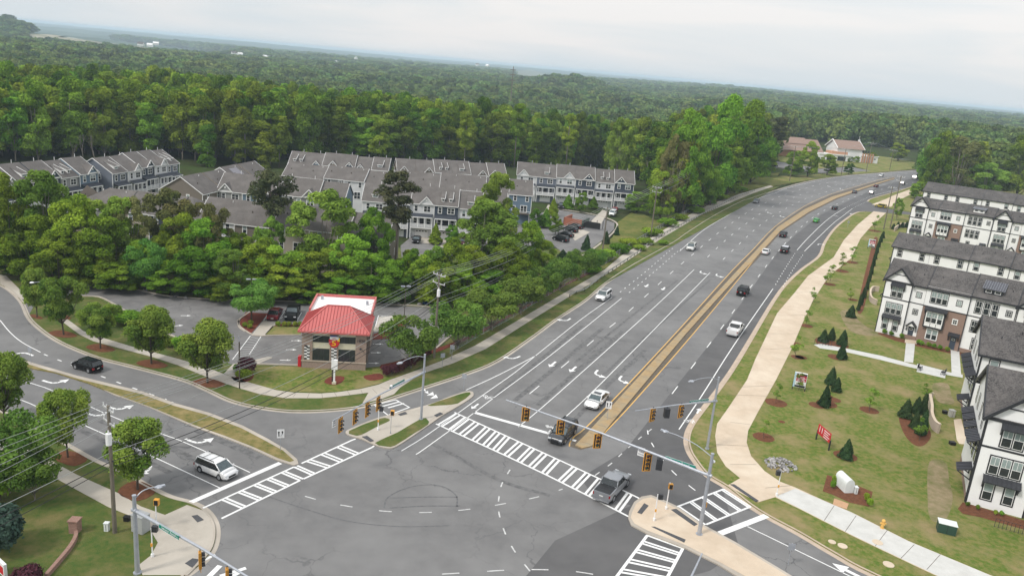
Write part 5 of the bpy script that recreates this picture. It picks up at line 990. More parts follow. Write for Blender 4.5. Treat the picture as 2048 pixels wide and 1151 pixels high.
redd = mat('roof_seam', (.33, .05, .05), None, 1, rough=.5)
def seams(e0, e1, t0, t1, n): 
    for i in range(n + 1):
        f = i / n; s0 = Vector(e0).lerp(Vector(e1), f); dd = (Vector(e1) - Vector(e0)); 
        # run up to the hip or the ridge
        x_ = f * dd.length; L_ = dd.length; a_ = (Vector(t0) - Vector(e0)).dot(dd.normalized()); c_ = (Vector(t1) - Vector(e0)).dot(dd.normalized()); h_ = 1 if a_ <= x_ <= c_ else (x_ / a_ if x_ < a_ else (L_ - x_) / (L_ - c_))
        base_t = Vector(t0) - dd.normalized() * a_; up = (base_t - Vector(e0)) * h_
        if h_ > .06: b.beam(s0 + Vector((0, 0, .03)), s0 + up + Vector((0, 0, .03)), .06, .08, redd)
seams(q_[0], q_[1], rA, rB, 22); seams(q_[1], q_[2], rB, (rB[0], rB[1] + .01, rB[2]), 16); seams(q_[3], q_[0], rA, (rA[0], rA[1] - .01, rA[2]), 16)
for s0, s1 in ((q_[0], rA), (q_[1], rB), (q_[2], rB), (q_[3], rA), (rA, rB)): b.beam(Vector(s0) + Vector((0, 0, .04)), Vector(s1) + Vector((0, 0, .04)), .2, .1, redr)
for i in range(4): b.beam(Vector(q_[i]) - Vector((0, 0, .1)), Vector(q_[(i + 1) % 4]) - Vector((0, 0, .1)), .12, .24, redr)
b.build('roof', E_)
b = MB(); b.box((-.1, 7.4, zt), (Lb + .1, Db + .1, zt + .3), wroof); b.build('flat_roof', E_)
b = MB(); b.box((-.35, 7.4, zt - .3), (-.1, Db + .35, zt + .7), redr); b.box((Lb + .1, 7.4, zt - .3), (Lb + .35, Db + .35, zt + .7), redr); b.box((-.1, Db + .1, zt - .3), (Lb + .1, Db + .35, zt + .7), redr); b.build('parapet', E_)
for x_, y_ in ((.8, Db - 1.5), (Lb - .9, Db - 3.0)): b = MB(); b.tube([(x_, y_, zt + .3), (x_, y_, zt + .9)], .22, galv, 8); b.build('roof_vent', E_)
def text(name, s_, size, m, M_, par=None, ext=.015, ax='CENTER'):
    c = bpy.data.curves.new(name, 'FONT'); c.body = s_; c.size = size; c.extrude = ext; c.align_x = ax; c.align_y = 'CENTER'; c.resolution_u = 3
    o = bpy.data.objects.new(name, c); sc.collection.objects.link(o); dg = bpy.context.evaluated_depsgraph_get(); me = bpy.data.meshes.new_from_object(o.evaluated_get(dg)); bpy.data.objects.remove(o)
    me.materials.clear(); me.materials.append(m); o = put(name, me, par); o.matrix_local = M_; return o
FR = Matrix.Rotation(math.pi / 2, 4, 'X')
yel = mat('emblem_yellow', (.80, .52, .02), None, 1, rough=.4); blu = mat('emblem_blue', (.03, .06, .32), None, 1, rough=.4)
xm = Lb * .5
b = MB(); pts = [(-.78, .35), (-.5, .62), (.5, .62), (.78, .35), (.74, -.3), (.35, -.8), (0, -.92), (-.35, -.8), (-.74, -.3)]
n_ = len(pts); b.add([(xm + x, -.30, 4.35 + z) for x, z in pts] + [(xm + x, -.14, 4.35 + z) for x, z in pts], [tuple(range(n_))[::-1]] + [(i, (i + 1) % n_, n_ + (i + 1) % n_, n_ + i) for i in range(n_)], redp); em = b.build('emblem', E_)
b = MB(); b.box((xm - .62, -.36, 4.72), (xm + .62, -.30, 5.15), signw); b.box((xm - .55, -.33, 5.15), (xm + .4, -.28, 5.28), blu); b.box((xm + .45, -.35, 4.45), (xm + .8, -.31, 5.0), yel); b.build('emblem_banner', em)
text('emblem_number', '5', 1.15, yel, Matrix.Translation((xm - .02, -.33, 4.12)) @ FR @ Matrix.Scale(1.35, 4, (1, 0, 0)), em, .03); text('emblem_lettering', 'take', .34, redp, Matrix.Translation((xm, -.37, 4.93)) @ FR, em)
text('house_number', '1828', .62, black, Matrix.Translation((Lb - .65, -.18, 4.6)) @ FR, E_, .03)
for x_ in (.62, xm): 
    b = MB()
    for r_ in range(9):
        for c_ in range(2): b.box((x_ - .38 + c_ * .38, -.20, 1.45 + r_ * .24), (x_ + c_ * .38, -.165, 1.69 + r_ * .24), black if (r_ + c_) % 2 == 0 else signw)
    b.build('chequered_banner', E_)
for x_ in (.6, Lb - .65): b = MB(); b.tube([(x_, -.16, 3.45), (x_, -.45, 3.6)], .09, black, 8); b.ball((x_, -.5, 3.55), .17, black); b.build('wall_lamp', E_)
b = MB(); b.box((-.7, .1, 0), (-.25, .8, 1.7), redp); tag(b.build('vacuum_machine'), 'red vacuum machine at the left corner of the red roofed shop', 'machine'); bpy.data.objects['vacuum_machine'].matrix_world = Matrix.Translation(a0) @ Matrix.Rotation(ang, 4, 'Z')
# pylon sign on the lawn
p_ = P(668, 767, .1); E2 = empty('pylon_sign', p_, ang); tag(E2, 'narrow white pylon sign with chequered sides on the restaurant lawn', 'sign')
b = MB(); b.box((-.28, -.2, 0), (.28, .2, .35), cream); b.box((-.12, -.12, .35), (.12, .12, 2.3), signw); b.build('post', E2)
b = MB(); b.box((-.42, -.16, 2.2), (.42, .16, 3.6), signw); b.build('sign_panel', E2); b = MB()
for i in range(6): b.box((-.34 + .52 * 0, -.15, .4 + i * .3), (-.14, .12, .55 + i * .3), black); 
b.build('chequered_strip', E2)
# ---------------------------------------------------------------- church with brown roof
CH_ = empty('church', P(1640, 322, 0)); tag(CH_, 'low white and brick church with brown shingle roofs beyond the avenue', 'church')
c0, c1 = P(1655, 320, 0), P(1733, 326, 0); dd = c1 - c0; ca = math.atan2(dd.y, dd.x); Lc = dd.length; CH_.location = c0; CH_.rotation_euler = (0, 0, ca)
roofb = mat('brown_shingles', (.30, .205, .165), (.235, .16, .13), 2, rough=.9); peach = mat('peach_brick', (.50, .27, .16), (.44, .24, .15), 3, rough=.85)
b = MB(); b.box((Lc * .25, 2, 0), (Lc - 3, 18, 9), wsid); b.box((-8, -2, 0), (Lc * .55, 10, 4.2), wsid); b.box((Lc * .1, 1, 4.2), (Lc * .5, 9.9, 6.2), peach); b.box((Lc - 5, 0, 0), (Lc + 8, 16, 4.6), wsid); b.box((-70, 6, 0), (-8, 24, 5), peach)
xg = Lc - 2.9
b.add([(xg, 1.99, 9), (xg, 18, 9), (xg, 10, 13.5)], [(0, 1, 2)], wsid); b.add([(Lc * .25, 1.99, 9), (Lc * .25, 18, 9), (Lc * .25, 10, 13.5)], [(0, 2, 1)], wsid); b.build('wall', CH_)
b = MB(); b.add([(Lc * .22, 1, 8.6), (xg + .6, 1, 8.6), (xg + .6, 10, 13.9), (Lc * .22, 10, 13.9), (xg + .6, 19, 8.6), (Lc * .22, 19, 8.6)], [(0, 1, 2, 3), (4, 5, 3, 2)], roofb)
b.add([(-75, 3, 4.6), (-2, 3, 4.6), (-2, 15, 12.2), (-75, 15, 12.2), (-2, 27, 4.6), (-75, 27, 4.6)], [(0, 1, 2, 3), (4, 5, 3, 2)], roofb); b.add([(-60, 9, 8.9), (-12, 9, 8.9), (-12, 15.2, 12.9), (-60, 15.2, 12.9), (-12, 21, 8.9), (-60, 21, 8.9)], [(0, 1, 2, 3), (4, 5, 3, 2)], roofb); b.build('roof', CH_)
b = MB(); b.box((-8.4, -2.4, 3.9), (Lc * .55, -1.9, 4.6), white); b.box((-8, -2, 4.2), (Lc * .55, 10, 4.45), wroof); b.box((Lc - 5.2, -.4, 4.5), (Lc + 8.4, .2, 5.0), white); b.beam((Lc * .22, 1, 8.7), (Lc * .22, 10, 14.1), .5, .6, white); b.beam((Lc * .22, 19, 8.7), (Lc * .22, 10, 14.1), .5, .6, white); b.beam((xg + .6, 1, 8.7), (xg + .6, 10, 14.0), .3, .5, white); b.beam((xg + .6, 19, 8.7), (xg + .6, 10, 14.0), .3, .5, white); b.build('trim', CH_)
for k in range(5): b = MB(); x_ = Lc - 4.4 + k * 1.9; b.box((x_, -.7, 0), (x_ + .8, 0, 6.5), peach); b.build('pilaster', CH_)
for k in range(3): b = MB(); x_ = Lc - 3.6 + k * 2.2; b.box((x_, 1.9, 6.6), (x_ + 1.1, 2.0, 8.2), glass); b.build('window', CH_)
for x_ in (Lc * .62, Lc * .78, Lc + 5): b = MB(); b.box((x_, -.02 if x_ > Lc else 1.93, 2.6), (x_ + 1.3, .0 if x_ > Lc else 1.99, 3.3), glass); b.build('window', CH_)
b = MB(); b.box((-2, -2.06, .3), (4, -2, 3.2), glass); b.box((6, -2.06, .3), (12, -2, 3.2), glass); b.build('entrance', CH_)
b = MB(); b.box((xg - .5, 9.5, 13.6), (xg + .6, 10.5, 15), white); b.tube([(xg, 10, 15), (xg, 10, 17.5)], .1, white, 5); b.build('steeple', CH_)
# distant white houses and masts
for i, (u, v) in enumerate(((282, 88), (300, 90), (312, 87), (468, 106), (480, 108), (530, 113), (540, 114), (672, 124), (686, 126), (702, 128), (712, 116), (720, 127), (955, 129), (975, 131), (1268, 170), (40, 230))):
    z_ = 4 if i < 15 else 14; r_d = {15: 0}.get(i); p = P(u, v, z_); k_ = 1900 / max(300, depth(p)) if depth(p) > 2600 or depth(p) < 0 else 1
    if i == 15: p = P(40, 228, 13); k_ = 1
    else:
        dv = Vector((p.x, p.y, 0)).normalized(); D0 = 2000 + 90 * i; p = dv * D0; 
        lo = hill(p.x, p.y); tz = CH + ((P(u, v, 0) - Vector((0, 0, CH))).normalized().z) * D0; p.z = tz - 4
    b = MB(); s_ = 6 if i < 15 else 1.5; b.box((-s_, -5, 0 if i < 15 else 3), (s_, 5, 4), white); b.add([(-s_ - .5, -5.6, 4), (s_ + .5, -5.6, 4), (s_ + .5, 0, 8), (-s_ - .5, 0, 8), (s_ + .5, 5.6, 4), (-s_ - .5, 5.6, 4)], [(0, 1, 2, 3), (4, 5, 3, 2)], wroof if i % 3 else roofg); b.add([(-s_, -5, 4), (-s_, 5, 4), (-s_, 0, 7.7), (s_, -5, 4), (s_, 5, 4), (s_, 0, 7.7)], [(0, 2, 1), (3, 4, 5)], white)
    ho_ = b.build('distant_house', None, False, p, .2 * i); ho_.scale = (1, 1, 1) if i < 15 else (1, .35, .6); tag(ho_, 'small pale house among the treetops at the left edge' if i == 15 else 'tiny white building among the distant woods', 'house', None if i == 15 else 'tiny distant buildings')
p = Vector((math.sin(-.022), math.cos(-.022), 0)) * 900; p.z = -12; b = MB(); b.tube([(0, 0, 0), (0, 0, 55)], .8, wood, 6, .4); [b.box((-3, -.3, z), (3, .3, z + .8), wood) for z in (40, 46, 51)]; tag(b.build('transmission_pylon', None, False, p), 'lone dark pylon above the treetops near the middle', 'pylon')
# bare ground strips and mound far away follow the terrain
fieldm = mat('cleared_ground', (.36, .32, .24), (.22, .21, .13), .012, rough=1, world=True, c3=(.10, .12, .06), sc3=.006)
def far_patch(name, s_, m):
    pts = [tuple(map(float, q.split(','))) for q in s_.split()]; b = MB(); tri = tessellate_polygon([[Vector((u, v, 0)) for u, v in pts]])
    def gp(u, v):
        x = (u - W0 / 2) / FPX; y = -(v - H0 / 2) / FPX; d = (CX * x + CY * y - CZ).normalized(); t = 300
        while t < 15000:
            q = d * t
            if CH + q.z < hill(q.x, q.y) + 6: break
            t *= 1.01
        return Vector((d.x * t, d.y * t, hill(d.x * t, d.y * t) + 6))
    vv, ff, ix = [], [], {}
    for t in tri:
        A, B_, C_ = (pts[i] for i in t); n = 5
        for i in range(n):
            for j in range(n - i):
                def L_(a, c): f, g = a / n, c / n; return (A[0] + (B_[0] - A[0]) * f + (C_[0] - A[0]) * g, A[1] + (B_[1] - A[1]) * f + (C_[1] - A[1]) * g)
                k = len(vv); vv += [gp(*L_(i, j)), gp(*L_(i + 1, j)), gp(*L_(i, j + 1))]; ff.append((k, k + 1, k + 2))
                if i + j < n - 1: k = len(vv); vv += [gp(*L_(i + 1, j)), gp(*L_(i + 1, j + 1)), gp(*L_(i, j + 1))]; ff.append((k, k + 1, k + 2))
    b.add(vv, ff, m); return S(b.build(name))
far_patch('cleared_ground', "55,68 110,70 180,82 250,90 330,100 470,113 465,118 330,108 250,98 150,84 60,80", fieldm)
far_patch('grassy_mound', "1030,144 1060,139 1100,151 1140,168 1085,167 1035,160", mat('mound_grass', (.13, .13, .065), (.09, .105, .045), .02, rough=1, world=True))
# ---------------------------------------------------------------- vehicles (x forward, z up, wheels on z=0)
paints = {}
def paint(n, c, r_=.25, me=.2):
    if n not in paints:
        m = mat('car_paint_' + n, c, tuple(v * .97 for v in c), 1, rough=r_, metal=me, spec=.3 if c[0] > .01 else .14); m.node_tree.nodes['Principled BSDF'].inputs['Coat Weight'].default_value = .12 if c[0] > .01 else 0; paints[n] = m
    return paints[n]
tyre = mat('tyre', (.018, .018, .018), None, 3, rough=.85); rim = mat('wheel_rim', (.42, .43, .45), None, 2, rough=.3, metal=.6); trimb = mat('black_trim', (.014, .014, .015), None, 2, rough=.5)
cglass = mat('car_glass', (.012, .016, .018), (.02, .026, .028), 1, rough=.05, spec=.8); wglass = mat('windscreen_glass', (.07, .10, .105), (.035, .05, .055), 2.5, rough=.06, spec=.8)
redl = mat('tail_lamp', (.28, .008, .01), None, 1, rough=.2); headl = mat('head_lamp', (.62, .64, .66), None, 1, rough=.12); plate = mat('number_plate', (.7, .7, .68), None, 1)
SP = { # length,width,height, wheelbase, wheel r, hood z, belt z, rear z; cabin: base front x, base rear x, top front x, top rear x
    'sedan': (4.85, 1.84, 1.45, 2.82, .34, .86, .92, .98, 1.15, -1.75, .42, -.95), 'suv': (4.75, 1.88, 1.74, 2.78, .38, 1.02, 1.06, 1.06, 1.25, -2.28, .62, -1.95),
    'minivan': (5.1, 1.98, 1.75, 3.03, .36, .98, 1.02, 1.04, 1.72, -2.42, .78, -2.1), 'jeep': (4.3, 1.88, 1.84, 2.75, .42, 1.10, 1.14, 1.14, .75, -2.0, .52, -1.92),
    'pickup': (5.85, 2.03, 1.92, 3.7, .42, 1.18, 1.22, 1.30, 1.15, -1.15, .55, -.85), 'hatch': (4.25, 1.8, 1.48, 2.6, .34, .88, .94, .98, 1.15, -2.0, .45, -1.55)}
def make_car(kind, col, cover=False, rails=False, sunroof=False, roofcol=None, glassroof=False):
    L, Wd, Ht, wb, wr, hz, bz, rz, cbf, cbr, ctf, ctr = SP[kind]; hw = Wd / 2; pm = paint(*col); root = empty('parked_car', (0, 0, 0)); pk = kind == 'pickup'
    b = MB(); gc = .22 if kind not in ('jeep', 'pickup') else .34
    xs = [-L / 2, -L / 2 + .06, -L / 2 + .3, -wb / 2, cbr + .2, 0, cbf, cbf + .45, wb / 2, L / 2 - .45, L / 2 - .14, L / 2]
    tops = []
    for x in xs:
        if x <= cbr + .2: z = rz
        elif x <= cbf: z = bz
        else: t = (x - cbf) / (L / 2 - cbf); z = bz + (hz - bz) * min(1, t * 2) - .16 * t ** 3
        tops.append(z)
    tops[0] -= .12; tops[-1] -= .22; tops[-2] -= .07; sec = []
    for x, zt in zip(xs, tops):
        e_ = 1 - .13 * max(0, (abs(x) - L / 2 + .5) / .5) ** 2; w_ = hw * e_; zb = gc + (.1 if abs(x) > L / 2 - .2 else 0)
        if pk and x < cbr + .1: sec.append([(w_ * .9, zb), (w_, zb + .2), (w_, zt - .25), (w_ * .99, zt - .04), (w_ * .97, zt), (w_ * .86, zt), (w_ * .85, zt - .48), (0, zt - .48)])
        else: sec.append([(w_ * .9, zb), (w_, zb + .16), (w_ * 1.0, zb + (zt - zb) * .6), (w_ * .965, zt - .09), (w_ * .90, zt - .015), (w_ * .6, zt + .02), (w_ * .3, zt + .03), (0, zt + .035)])
    n = 8; V = []; F = []
    for x, s_ in zip(xs, sec):
        V += [(x, y, z) for y, z in s_] + [(x, -y, z) for y, z in s_[::-1][1:]]
    m_ = 2 * n - 1
    for i in range(len(xs) - 1):
        for j in range(m_ - 1): F.append((i * m_ + j, i * m_ + j + 1, (i + 1) * m_ + j + 1, (i + 1) * m_ + j))
    F.append(tuple(range(m_))[::-1]); F.append(tuple((len(xs) - 1) * m_ + j for j in range(m_)))
    F = [f[::-1] for f in F]
    b.add(V, F, pm)
    me = b.mesh('body', True); body = put('body', me, root)
    # cabin: glass frustum with pillars and roof skin
    wt = hw * (.78 if kind not in ('jeep', 'pickup', 'suv') else .84); wbq = hw * .93; zb, zt = bz - .02, Ht - .05
    bot = [(cbf, wbq), (cbr, wbq), (cbr, -wbq), (cbf, -wbq)]; top = [(ctf, wt), (ctr, wt), (ctr, -wt), (ctf, -wt)]
    if not pk: pass
    b = MB(); bv = [(x, y, zb) for x, y in bot]; tv = [(x, y, zt) for x, y in top]
    b.add(bv + tv, [(0, 1, 5, 4), (2, 3, 7, 6), (1, 2, 6, 5)], cglass); b.add(bv + tv, [(3, 0, 4, 7)], wglass); b.build('windows', root)
    b = MB()
    for i in range(4): b.beam(Vector(bv[i]), Vector(tv[i]), .09, .09, pm)
    for sy in (1, -1):
        for f in ((.36,) if pk or kind in ('sedan', 'hatch') else (.34, .68)):
            xb, xt = cbf + (cbr - cbf) * (f + .07), ctf + (ctr - ctf) * f; b.beam((xb, sy * (wbq + .005), zb), (xt, sy * (wt + .005), zt), .07, .05, trimb)
    R0 = [(ctf + .06, 1.0, 0), (ctf - .1, 1.0, .05), ((ctf + ctr) / 2, 1.02, .085), (ctr + .1, 1.0, .05), (ctr - .05, 1.0, 0)]; V = []
    for x, f, dz in R0: V += [(x, wt * f * 1.03, zt - .03), (x, wt * .9, zt + dz * .7 + .01), (x, wt * .45, zt + dz), (x, -wt * .45, zt + dz), (x, -wt * .9, zt + dz * .7 + .01), (x, -wt * f * 1.03, zt - .03)]
    F = [(i * 6 + j, i * 6 + j + 1, (i + 1) * 6 + j + 1, (i + 1) * 6 + j) for i in range(4) for j in range(5)]
    b.add(V, F, paint(*roofcol) if roofcol else pm)
    b.beam((ctf + .03, -wt, zt), (ctf + .03, wt, zt), .09, .07, pm); b.beam((ctr, -wt, zt), (ctr, wt, zt), .09, .07, pm)
    ro = b.build('roof', root, True)
    if sunroof or glassroof:
        b = MB(); a_, c_ = (ctf - .1, ctf - .75) if sunroof else (ctf - .1, ctr + .3); b.box((c_, -wt * .7, zt + .075), (a_, wt * .7, zt + .095), cglass); b.build('sunroof', root)
    if rails:
        for sy in (1, -1): b = MB(); b.beam((ctf - .3, sy * wt * .9, zt + .12), (ctr + .15, sy * wt * .9, zt + .12), .05, .05, trimb); [b.beam((x_, sy * wt * .9, zt), (x_, sy * wt * .9, zt + .12), .05, .05, trimb) for x_ in (ctf - .35, ctr + .2)]; b.build('roof_rail', root)
        b = MB(); [b.beam((x_, -wt * .9, zt + .13), (x_, wt * .9, zt + .13), .04, .03, trimb) for x_ in ((ctf + ctr) / 2 + .5, (ctf + ctr) / 2 - .6)]; b.build('cross_bar', root)
    for sx in (1, -1):
        for sy in (1, -1):
            w_ = MB(); w_.tube([(0, -.11, 0), (0, .11, 0)], wr, tyre, 16); w_.tube([(0, .10, 0), (0, .125, 0)], wr * .62, rim, 10)
            o = w_.build('wheel', root, False, (sx * wb / 2, sy * (hw - .10), wr)); o.scale = (1, sy, 1)
            a_ = MB(); a_.tube([(0, -.01, 0), (0, .015, 0)], wr + .07, trimb, 16); o2 = a_.build('wheel_arch', root, False, (sx * wb / 2, sy * (hw - .012), wr + .03))
    for sy in (1, -1):
        b = MB(); b.ball((cbf - .18, sy * (hw + .1), bz + .08), .14, pm if kind != 'pickup' else trimb, 8, 5, (.6, 1, .7)); b.build('mirror', root)
        b = MB(); b.box((L / 2 - .34, sy * hw * .52, hz - .36), (L / 2 - .02, sy * hw * .9, hz - .2), headl); b.build('headlight', root)
        b = MB(); b.box((-L / 2 - .015, sy * hw * .62 if not pk else sy * hw * .8, rz - .42), (-L / 2 + .16, sy * hw * .93, rz - .14), redl); b.build('taillight', root)
    b = MB(); b.box((L / 2 - .1, -hw * .5, gc + .16), (L / 2 + .012, hw * .5, hz - .36), trimb); b.build('grille', root)
    b = MB(); b.box((-L / 2 - .04, -.2, rz - .42 if kind != 'minivan' else .6), (-L / 2 - .02, .2, rz - .3 if kind != 'minivan' else .72), plate); b.box((-L / 2 - .03, -.24, rz - .45 if kind != 'minivan' else .57), (-L / 2 + .02, .24, rz - .27 if kind != 'minivan' else .75), pm); b.build('number_plate', root)
    b = MB(); b.box((-L / 2 - .03, -hw * .85, gc), (-L / 2 + .12, hw * .85, gc + .16), trimb if kind in ('suv', 'jeep', 'hatch', 'sedan') else rim); b.box((-wb / 2 + wr, -hw * .97, gc - .04), (wb / 2 - wr, hw * .97, gc + .1), trimb); b.build('bumper', root)
    if pk:
        b = MB()
        if cover: b.box((-L / 2 + .08, -hw * .86, rz - .03), (cbr - .1, hw * .86, rz + .015), trimb); [b.box((-L / 2 + .08 + k * .46, -hw * .86, rz + .015), (-L / 2 + .11 + k * .46, hw * .86, rz + .03), paint('bed_rib', (.06, .065, .075), .5)) for k in range(4)]; b.build('bed_cover', root)
        else: b.box((-L / 2 + .1, -hw * .84, rz - .47), (cbr - .05, hw * .84, rz - .42), trimb); b.build('bed_liner', root)
        b = MB(); b.box((-L / 2 - .01, -hw * .86, gc + .25), (-L / 2 + .08, hw * .86, rz + .0), pm); b.build('tailgate', root)
    if kind == 'jeep': b = MB(); b.tube([(-L / 2 - .25, 0, .98), (-L / 2 - .02, 0, .98)], .38, tyre, 16); b.tube([(-L / 2 - .27, 0, .98), (-L / 2 - .24, 0, .98)], .2, rim, 10); b.build('spare_wheel', root)
    return root
WH = ('white', (.78, .78, .78)); BK = ('black', (.004, .004, .0045), .3, .0); CH2 = ('charcoal', (.06, .062, .068)); SV = ('silver', (.30, .31, .33), .3, .5); RD = ('dark_red', (.13, .010, .016)); GY = ('grey', (.18, .19, .20), .3, .4); GN = ('bright_green', (.04, .42, .07)); YL = ('gold_yellow', (.42, .33, .04)); DR = ('deep_red', (.10, .012, .016)); PW = ('roof_reflection', (.55, .55, .58))
def wheels(kind, fu, fv, ru, rv, side, **k):       # foot of the front and rear wheels on the seen side; side +1 = the right side of the car
    f, r_ = P(fu, fv), P(ru, rv); d = (f - r_).normalized(); n = Vector((-d.y, d.x, 0)) * side; wb = SP[kind][3]; s = (f - r_).length / wb
    return (f + r_) / 2 + n * (SP[kind][1] / 2 - .1), math.atan2(d.y, d.x), s
def place(o, p, a, s=(1, 1, 1), z=.012): o.location = (p.x, p.y, z); o.rotation_euler = (0, 0, a); o.scale = s if isinstance(s, tuple) else (s, s, s)
NK = dict(sedan='sedan', suv='suv', minivan='minivan', jeep='off_roader', pickup='pickup_truck', hatch='hatchback')
def carw(kind, col, wl_, label, cat='car', grp='vehicles on the roads', **k):
    o = make_car(kind, col, **k); o.name = NK[kind]; p, a, s = wheels(kind, *wl_); ls = max(.84, min(1.18, s)); place(o, p, a, (ls, .5 + ls * .5, .5 + ls * .5)); tag(o, label, cat, grp); return o
def carc(kind, col, u, v, u1, v1, label, s=1.0, z=.012, cat='car', grp='vehicles on the roads', **k):
    o = make_car(kind, col, **k); o.name = NK[kind]; p = P(u, v, z); d = P(u1, v1, z) - p; place(o, p, math.atan2(d.y, d.x), s, z); tag(o, label, cat, grp); return o
carw('minivan', WH, (438.4, 960, 400.2, 943.9, 1), 'white minivan with roof rails waiting behind the left stop line', 'minivan', rails=True)
carw('suv', BK, (151, 738, 177, 746, -1), 'black sport utility car driving away on the left cross street', glassroof=True)
carw('suv', CH2, (1127.5, 887, 1147, 868, -1), 'dark grey sport utility car stopped on the avenue stop line beside the median', rails=True)
carw('sedan', WH, (1195.5, 817.5, 1212, 801.5, -1), 'white sedan with sunroof queuing in the left turn lane by the median sign', sunroof=True)
carw('pickup', SV, (1252, 972, 1224.3, 1003, 1), 'silver pickup with black bed cover crossing the crosswalk', 'pickup truck', cover=True)
carw('pickup', WH, (1485, 660, 1473.5, 674.5, 1), 'white pickup with an open cargo bed driving away', 'pickup truck')
carw('jeep', BK, (1497.6, 585.6, 1488.5, 594, 1), 'boxy black off-roader with a spare wheel on its back')
carw('suv', WH, (1207, 603.7, 1221, 593.5, -1), 'white sport utility car with glass roof in the slip lane', glassroof=True)
carw('suv', ('pearl', (.62, .62, .60)), (1384.5, 503.6, 1391.5, 496, -1), 'pale silver sport utility car with dark sunroof on the inner avenue lane', sunroof=True)
carc('suv', GY, 1512, 405.5, 1500, 412, 'grey sport utility car alone near the top left kerb of the avenue')
carc('sedan', WH, 1531, 507, 1545, 492, 'white sedan driving away beside the avenue median')
carc('suv', BK, 1569, 504, 1579, 491, 'black sport utility car with a reflection painted pale on its roof, right of the white sedan', s=1.12, roofcol=PW)  # roof skin coloured pale to stand in for the sky's reflection on black paint
carc('suv', BK, 1566, 473, 1578, 461, 'black sport utility car close to the yellow median line', s=1.05)
carc('hatch', GN, 1632, 444, 1648, 432, 'bright green hatchback driving away')
carc('sedan', BK, 1669, 418.5, 1684, 410, 'black sedan ahead of the bright green hatchback')
carc('sedan', CH2, 1709, 386, 1725, 379, 'dark car beside the far median end')
carc('suv', SV, 1743, 388, 1760, 382, 'silver car in the outer lane near the side street', s=.95)
carc('sedan', DR, 1752, 374, 1768, 368, 'dark reddish car in the far inner lane')
carc('suv', WH, 1762, 353, 1745, 356, 'white sport utility car approaching at the far end of the avenue')
carc('suv', SV, 1805, 369, 1822, 364, 'silver and black car near the bend under the trees')
carc('minivan', WH, 1830, 358, 1850, 352, 'white van partly hidden by trees at the bend', s=1.3, cat='van')
carc('suv', YL, 1761, 415, 1750, 413, 'gold yellow sport utility car turning out of the side street')
Pk = 'parked vehicles'
carw('sedan', RD, (563, 627, 556, 641, 1), 'dark red car parked on the restaurant lot, rear towards the view', grp=Pk, sunroof=False)
carw('pickup', BK, (593, 640.5, 599, 627, -1), 'black pickup parked beside the dark red car, front towards the view', 'pickup truck', grp=Pk)
carc('sedan', BK, 833, 483, 828, 490, 'black sedan on the driveway before the white balconies', grp=Pk, z=.2)
carc('sedan', DR, 924, 487, 920, 494, 'dark car half hidden by a tree on the second driveway', grp=Pk, z=.2)
carc('pickup', BK, 1123, 416, 1119, 424, 'black pickup on a driveway of the rightmost townhouses', cat='pickup truck', grp=Pk, z=.12)
for i, (u, v) in enumerate(((1121, 482), (1131, 472), (1140, 463), (1150, 456))): carc('sedan' if i % 2 else 'suv', BK, u, v, u - 20, v - 5, ('nearest', 'second', 'third', 'farthest')[i] + ' black car in the angled stalls by the trash enclosure', grp=Pk, z=.12)
carc('suv', WH, 1225, 430, 1215, 437, 'white car parked at the end of the townhouse driveway', grp=Pk, z=.12); carc('sedan', ('red', (.45, .02, .025)), 1229, 423, 1220, 430, 'bright red car parked behind the white one', grp=Pk, z=.12)
carc('suv', BK, 1547, 333, 1560, 334, 'black car on the church drive, right one', grp=Pk, z=.05); carc('suv', BK, 1533, 331, 1546, 332, 'black car on the church drive, left one', grp=Pk, z=.05)
# ---------------------------------------------------------------- traffic signals
lens = [mat('red_lens', (.16, .01, .01), None, 1, rough=.2), mat('amber_lens', (.15, .07, .01), None, 1, rough=.2), mat('green_lens', (.01, .09, .05), None, 1, rough=.2)]
def head(par, x, ztop, n, face, seen_back=False, back=True):   # local x along the arm; face = angle of the lens normal in the pole frame
    h = .34 * n + .06; M_ = Matrix.Translation((x, 0, ztop)) @ Matrix.Rotation(face, 4, 'Z'); b = MB(); hs = 1.35
    b.box((-.16 * hs, -.10, -h * hs), (.16 * hs, .12, 0), sigy, M_)
    if back:
        for x0_, x1_ in ((-.30 * hs, -.17 * hs), (.17 * hs, .30 * hs)): b.box((x0_, -.02, -h * hs - .12), (x1_, .01, .12), black, M_)
        for z0_, z1_ in ((0, .12), (-h * hs - .12, -h * hs)): b.box((-.17 * hs, -.02, z0_), (.17 * hs, .01, z1_), black, M_)
        for (a_, c_) in (((-.30 * hs - .06, .14), (-.30 * hs + .02, -h * hs - .14)), ((.30 * hs - .02, .14), (.30 * hs + .06, -h * hs - .14))): b.box((a_[0], -.035, c_[1]), (c_[0], .0, a_[1]), sigy, M_)
        b.box((-.3 * hs, -.035, .08), (.3 * hs, .0, .15), sigy, M_); b.box((-.3 * hs, -.035, -h * hs - .15), (.3 * hs, .0, -h * hs - .08), sigy, M_)
    b.tube([M_ @ Vector((0, 0, 0)), M_ @ Vector((0, 0, .35))], .04, black, 6)
    o = b.build('signal_head', par); 
    for i in range(n):
        z = (-.2 - .34 * i) * hs; b = MB(); b.tube([M_ @ Vector((0, -.10, z)), M_ @ Vector((0, -.115, z))], .135 * hs, lens[min(2, i) if n < 4 else (0, 1, 1, 2)[i]], 12)
        for k in range(8):
            a0_, a1_ = math.pi * (-.1 + 1.2 * k / 8), math.pi * (-.1 + 1.2 * (k + 1) / 8); q = [(math.cos(a) * .15 * hs, y, z + math.sin(a) * .15 * hs) for a, y in ((a0_, -.1), (a1_, -.1), (a1_, -.36), (a0_, -.36))]
            b.add([M_ @ Vector(t) for t in q], [(0, 1, 2, 3)], black)
        b.build('lens', o)
    return o
